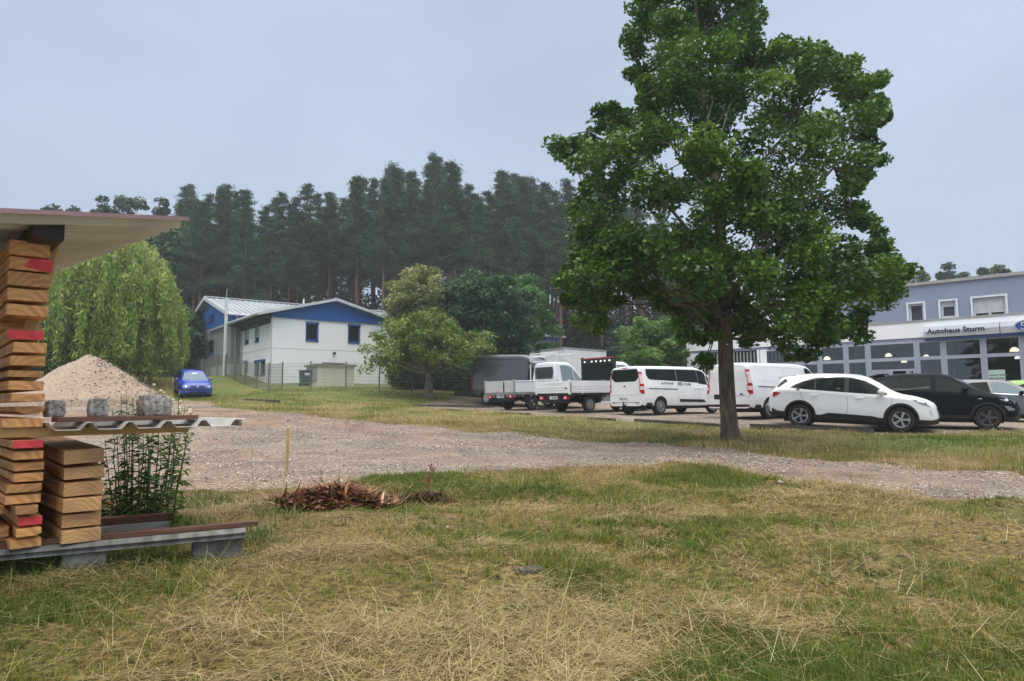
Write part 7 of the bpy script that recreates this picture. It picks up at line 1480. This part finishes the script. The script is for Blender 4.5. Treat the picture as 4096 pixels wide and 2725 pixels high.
# gravel heap
def heap():
    x, y = Q(352, 1600, 25.5).x, 25.5; gz = Z(x, y); H = Q(352, 1411, 25.5).z - gz; n = 90; V = []; fs = []
    g = np.linspace(-3.6, 3.6, n); X, Y = np.meshgrid(g, g); r = np.hypot(X / 2.75, Y / 2.7); ang = np.arctan2(Y, X)
    h = H * np.clip(1 - r * (1 + .10 * (vnoise(np.cos(ang) * 2 + 5, np.sin(ang) * 2 + 5) - .5)), 0, 1) ** .92; h = np.minimum(h, H * .97 - .10 * r + (fbm(X * 2, Y * 2) - .5) * .1); h += (fbm(X * 1.5 + 4, Y * 1.5) - .5) * .22 * np.clip(h * 3, 0, 1) + (fbm(X * 9, Y * 9, 3) - .5) * .06; h[r > 1.15] = -.6
    gzr = ZT((x + X).ravel(), (y + Y).ravel()).reshape(X.shape) - gz; h = np.where(h > 0.02, np.maximum(h, gzr + h * .8), -.5 + gzr)
    V = np.c_[X.ravel(), Y.ravel(), h.ravel()]; I = np.arange(n * n).reshape(n, n); fs = np.stack([I[:-1, :-1], I[:-1, 1:], I[1:, 1:], I[1:, :-1]], -1).reshape(-1, 4)
    me = bpy.data.meshes.new('gravel_heap'); me.from_pydata(V.tolist(), [], fs.tolist()); me.shade_smooth()
    m = mat('heap_gravel', (.42, .325, .25), (.25, .185, .14), scale=16, rough=.95, bump=1.0, bscale=22, detail=8); me.materials.append(m); o = bpy.data.objects.new('gravel_heap', me); COL.objects.link(o); o.location = (x, y, gz); tag(o, 'big conical heap of pinkish gravel in front of the willow', 'gravel heap')
    rng = np.random.default_rng(2); k = 3200; a = rng.uniform(0, 2 * PI, k); rad = rng.random(k) ** .6 * 3.0; px_, py_ = rad * np.cos(a), rad * np.sin(a); ix = np.clip(((px_ + 3.6) / 7.2 * (n - 1)).astype(int), 0, n - 1); iy = np.clip(((py_ + 3.6) / 7.2 * (n - 1)).astype(int), 0, n - 1); hz = h[iy, ix]; kk = hz > .05
    soup('loose_stones', octas(px_[kk], py_[kk], hz[kk], rng.gamma(3, .008, kk.sum()) + .006, rng), 6, M_STONE, np.clip(rng.normal(.5, .22, kk.sum()), 0, 1), o, OCT)
heap()
# bark heap and litter
M_BARKL = leafmat('bark_strip', [(0, (.035, .015, .01)), (.3, (.11, .045, .025)), (.6, (.24, .10, .05)), (.85, (.42, .22, .10)), (1, (.58, .38, .22))], 0, .6, .3)
def bark():
    rng = np.random.default_rng(14); c = G(1320, 2035); n = 1700; a = rng.uniform(0, 2 * PI, n); r = rng.random(n) ** .55; x = c.x + r * np.cos(a) * .60; y = c.y + .1 + r * np.sin(a) * .34; hz = .21 * (1 - r ** 1.6) * rng.uniform(.3, 1.0, n); z = ZG(x, y) + hz + .01
    V, k, f = strips(x, y, z, rng.uniform(.07, .24, n), rng.uniform(.012, .042, n), rng.normal(1.42, .22, n), rng.uniform(-.5, .6, n), rng); o = soup('bark_heap', V, k, M_BARKL, np.clip(rng.normal(.5, .28, n), 0, 1), None, f); tag(o, 'flat heap of reddish brown bark strips on the grass edge', 'bark heap')
    c = G(1700, 2005); n = 260; a = rng.uniform(0, 2 * PI, n); r = rng.random(n) ** .6; x = c.x + r * np.cos(a) * .28; y = c.y + r * np.sin(a) * .16; z = ZG(x, y) + .07 * (1 - r) * rng.random(n) + .01
    V, k, f = strips(x, y, z, rng.uniform(.05, .15, n), rng.uniform(.008, .03, n), rng.normal(1.3, .25, n), rng.uniform(-.3, .6, n), rng); o = soup('bark_heap', V, k, M_BARKL, np.clip(rng.normal(.2, .15, n), 0, 1), None, f); tag(o, 'small darker clump of bark right of the big bark heap', 'bark heap')
    c = G(2120, 2275); m = MB(); pts = []
    for i in range(14): t = 2 * PI * i / 14; rr_ = rng.uniform(.8, 1.1); pts.append((c.x + .085 * rr_ * math.cos(t), c.y + .07 * rr_ * math.sin(t)))
    m.prism(pts, c.z - .03, c.z + .008, 'z'); tag(m.build('flat_stone', mat('dark_stone', (.13, .11, .11), (.07, .06, .06), scale=20, bump=.6), bevel=.01), 'dark flat stone lying in the middle of the mown grass', 'stone')
    for i, (px, py, r, lab) in enumerate(((2565, 1990, .035, 'light grey loose stone at the gravel edge below the oak'), (3120, 1935, .06, 'pale stone on the track edge, right of the middle'), (3870, 1925, .04, 'small brown stone on the track near the right edge'), (1790, 2115, .03, 'small pale stone in the grass right of the bark heaps'))):
        q = G(px, py); v = octas(np.array([0.]), np.array([0.]), np.array([0.]), np.array([r]), np.random.default_rng(i)); o = soup('loose_stone', v, 6, M_STONE, [.45], None, OCT); o.location = q + Vector((0, 0, r * .2)); tag(o, lab, 'stone')
    c = G(1440, 2050); rng = np.random.default_rng(77)
    # dark green weeds around the bark and rusty dock stalks
    P = []
    for px, py, k_ in ((1080, 2030, 200), (1640, 2010, 240), (1120, 2060, 100), (700, 2100, 320), (980, 2150, 150), (880, 2180, 160), (600, 2110, 220), (2850, 1905, 60), (200, 2290, 160), (60, 2300, 120), (420, 2285, 120), (560, 2260, 100), (1010, 2170, 160), (760, 2030, 200), (900, 2010, 150), (2450, 2040, 60)):
        q = G(px, py); P.append(np.c_[q.x + rng.normal(0, .13, k_), q.y + rng.normal(0, .08, k_)])
    P = np.concatenate(P); V, k, f = strips(P[:, 0], P[:, 1], ZG(P[:, 0], P[:, 1]), rng.uniform(.03, .13, len(P)), rng.uniform(.004, .011, len(P)), np.abs(rng.normal(.5, .4, len(P))), rng.uniform(0, .9, len(P)), rng); tag(soup('green_weeds', V, k, leafmat('weed_leaf', [(0, (.05, .10, .02)), (1, (.20, .24, .07))], .3), rng.random(len(P)), None, f), kind='stuff')
    for i, (px, py, h, lab, red) in enumerate(((1190, 2050, .20, 'rusty red dock plant in front of the bark heap', 1), (1010, 1960, .55, 'thin dry stalk standing left of the stake', 0), (1710, 1965, .28, 'red-brown upright twig at the gravel edge right of the bark heap', 1), (1620, 1950, .30, 'thin forked dry weed behind the bark heap', 0), (1290, 1935, .2, 'leaning green weed stalk behind the bark heap', 0), (2838, 1905, .16, 'short green weed spike at the track edge left of the oak foot', 0))):
        q = G(px, py); m = MB(); rr = random.Random(i); pts = curve((0, 0, -.01), (rr.uniform(-.05, .05), 0, h), 0, 5, .03, rr); m.tube(pts, [.004, .0035, .003, .0025, .002, .001], 4)
        for j in range(9): s = pts[1 + j % 4].lerp(pts[2 + j % 4], rr.random()); m.tube([s, s + Vector((rr.uniform(-.06, .06), rr.uniform(-.03, .03), rr.uniform(.0, .07)))], [.0022, .001], 3)
        if red:
            for j in range(80): s = pts[0].lerp(pts[-1], .35 + .65 * rr.random()) + Vector((rr.gauss(0, .02), rr.gauss(0, .01), 0)); m.box(s.x - .004, s.x + .004, s.y - .003, s.y + .003, s.z - .006, s.z + .006)
        tag(m.build('weed_stalk', mat('rusty_weed', (.28, .09, .04), (.15, .06, .03)) if red else M_DRYST, loc=q), lab, 'weed')
M_DRYST = mat('dry_stalk', (.26, .22, .10), (.13, .13, .05), scale=9)
bark()
# flowering plants behind the shelf
def fleabane():
    rr = random.Random(12); rng = np.random.default_rng(12); mg = leafmat('fleabane_leaf', [(0, (.06, .14, .03)), (.6, (.13, .25, .06)), (1, (.24, .36, .10))], .35); mwh = mat('white_petals', (.80, .78, .66), (.70, .68, .55)); my = mat('yellow_centre', (.55, .42, .05))
    tops = [(505, 1562), (485, 1580), (530, 1590), (600, 1565), (625, 1570), (655, 1580), (575, 1600), (715, 1600), (740, 1630), (700, 1640), (770, 1650), (760, 1700), (450, 1640), (540, 1640), (560, 1660), (470, 1720), (420, 1760), (610, 1700), (650, 1720), (690, 1740), (360, 1790), (520, 1700), (590, 1740), (700, 1690)]
    labs = []
    for i, (px, py) in enumerate(tops):
        Y = 5.5 + rr.uniform(-.25, .35); foot = Q(430 + (px - 400) * .72 + rr.uniform(-15, 15), 2030, Y); fz = Z(foot.x, foot.y); top = Q(px, py, Y); T = thing('fleabane_plant', '', 'plant', (foot.x, foot.y, fz), 0, 'flowering stems behind the shelf')
        T['label'] = 'tall leafy weed stem with small white daisy flowers behind the shelf beside the cobbles'
        e = top - Vector((foot.x, foot.y, fz)); pts = curve((0, 0, 0), e, .0, 7, .012, rr); m = MB(); m.tube(pts, [.007, .0065, .006, .005, .004, .003, .0025, .002], 5)
        heads = []
        for k in range(17 if py < 1720 else 4):
            s = pts[5].lerp(pts[7], rr.random()); h = s + Vector((rr.gauss(0, .05), rr.gauss(0, .04), rr.uniform(.01, .07))); m.tube([s, s.lerp(h, .5) + Vector((0, 0, -.005)), h], .0014, 3); heads.append(h)
        m.build('stem', M_STEM, T, fixn=False)
        n = 42; t = np.sort(rng.uniform(.06, .95, n)); C = np.array([list(pts[min(int(a * 7), 6)].lerp(pts[min(int(a * 7), 6) + 1], a * 7 - int(a * 7))) for a in t]); az = rng.uniform(0, 2 * PI, n); Lf = rng.uniform(.06, .12, n) * (1.25 - t * .6); dr = np.c_[np.cos(az), np.sin(az), rng.uniform(-.2, .6, n)]; dr = unit(dr); sd_ = np.c_[-np.sin(az), np.cos(az), np.zeros(n)]
        shp = np.array([(0, 0), (.17, .3), (.14, .6), (0, 1), (-.14, .6), (-.17, .3)]); V = C[:, None] + (shp[None, :, 0, None] * sd_[:, None] + shp[None, :, 1, None] * dr[:, None]) * Lf[:, None, None]; V[:, 3, 2] -= Lf * .3; soup('leaves', V, 6, mg, rng.random(n), T)
        if py < 1720:
            fm = MB(); cm = MB()
            for h in heads:
                nrm = Vector((rr.gauss(0, .5), -.7 + rr.gauss(0, .3), .7)).normalized(); M0 = Matrix.Translation(h) @ nrm.to_track_quat('Z', 'Y').to_matrix().to_4x4(); vs = []; R = rr.uniform(.011, .016)
                for a in range(20): r_ = R if a % 2 else R * .62; vs.append(M0 @ Vector((r_ * math.cos(a * PI / 10), r_ * math.sin(a * PI / 10), 0)))
                fm.add(vs, [tuple(range(20))]); cm.lathe([(.0045, .0005), (.003, .003), (.0005, .0035)], 7, M0)
            fm.build('flower_heads', mwh, T, fixn=False); cm.build('flower_centres', my, T)
    q = Q(442, 2018, 5.3); m = MB(); m.lathe([(.001, -.012), (.012, -.006), (.016, .006), (.008, .014), (.001, .012)], 10); tag(m.build('red_flower', mat('poppy_red', (.75, .08, .03)), loc=q), 'single small red blossom low among the weed stems', 'flower')
M_STEM = mat('green_stem', (.10, .15, .045), (.06, .09, .03), scale=12)
fleabane()
# ------------------------------------------------------------ rain haze
def haze():
    m = bpy.data.materials.new('rain_haze'); m.use_nodes = True; nt = m.node_tree; nt.nodes.clear(); o = N(nt, 'ShaderNodeOutputMaterial'); v = N(nt, 'ShaderNodeVolumePrincipled')
    v.inputs['Color'].default_value = (.86, .91, .98, 1); v.inputs['Density'].default_value = .0011; v.inputs['Anisotropy'].default_value = .2; nt.links.new(v.outputs[0], o.inputs['Volume'])
    tag(MB().box(-910, 910, -910, 910, -12, 60).build('haze', m), kind='stuff')
haze()
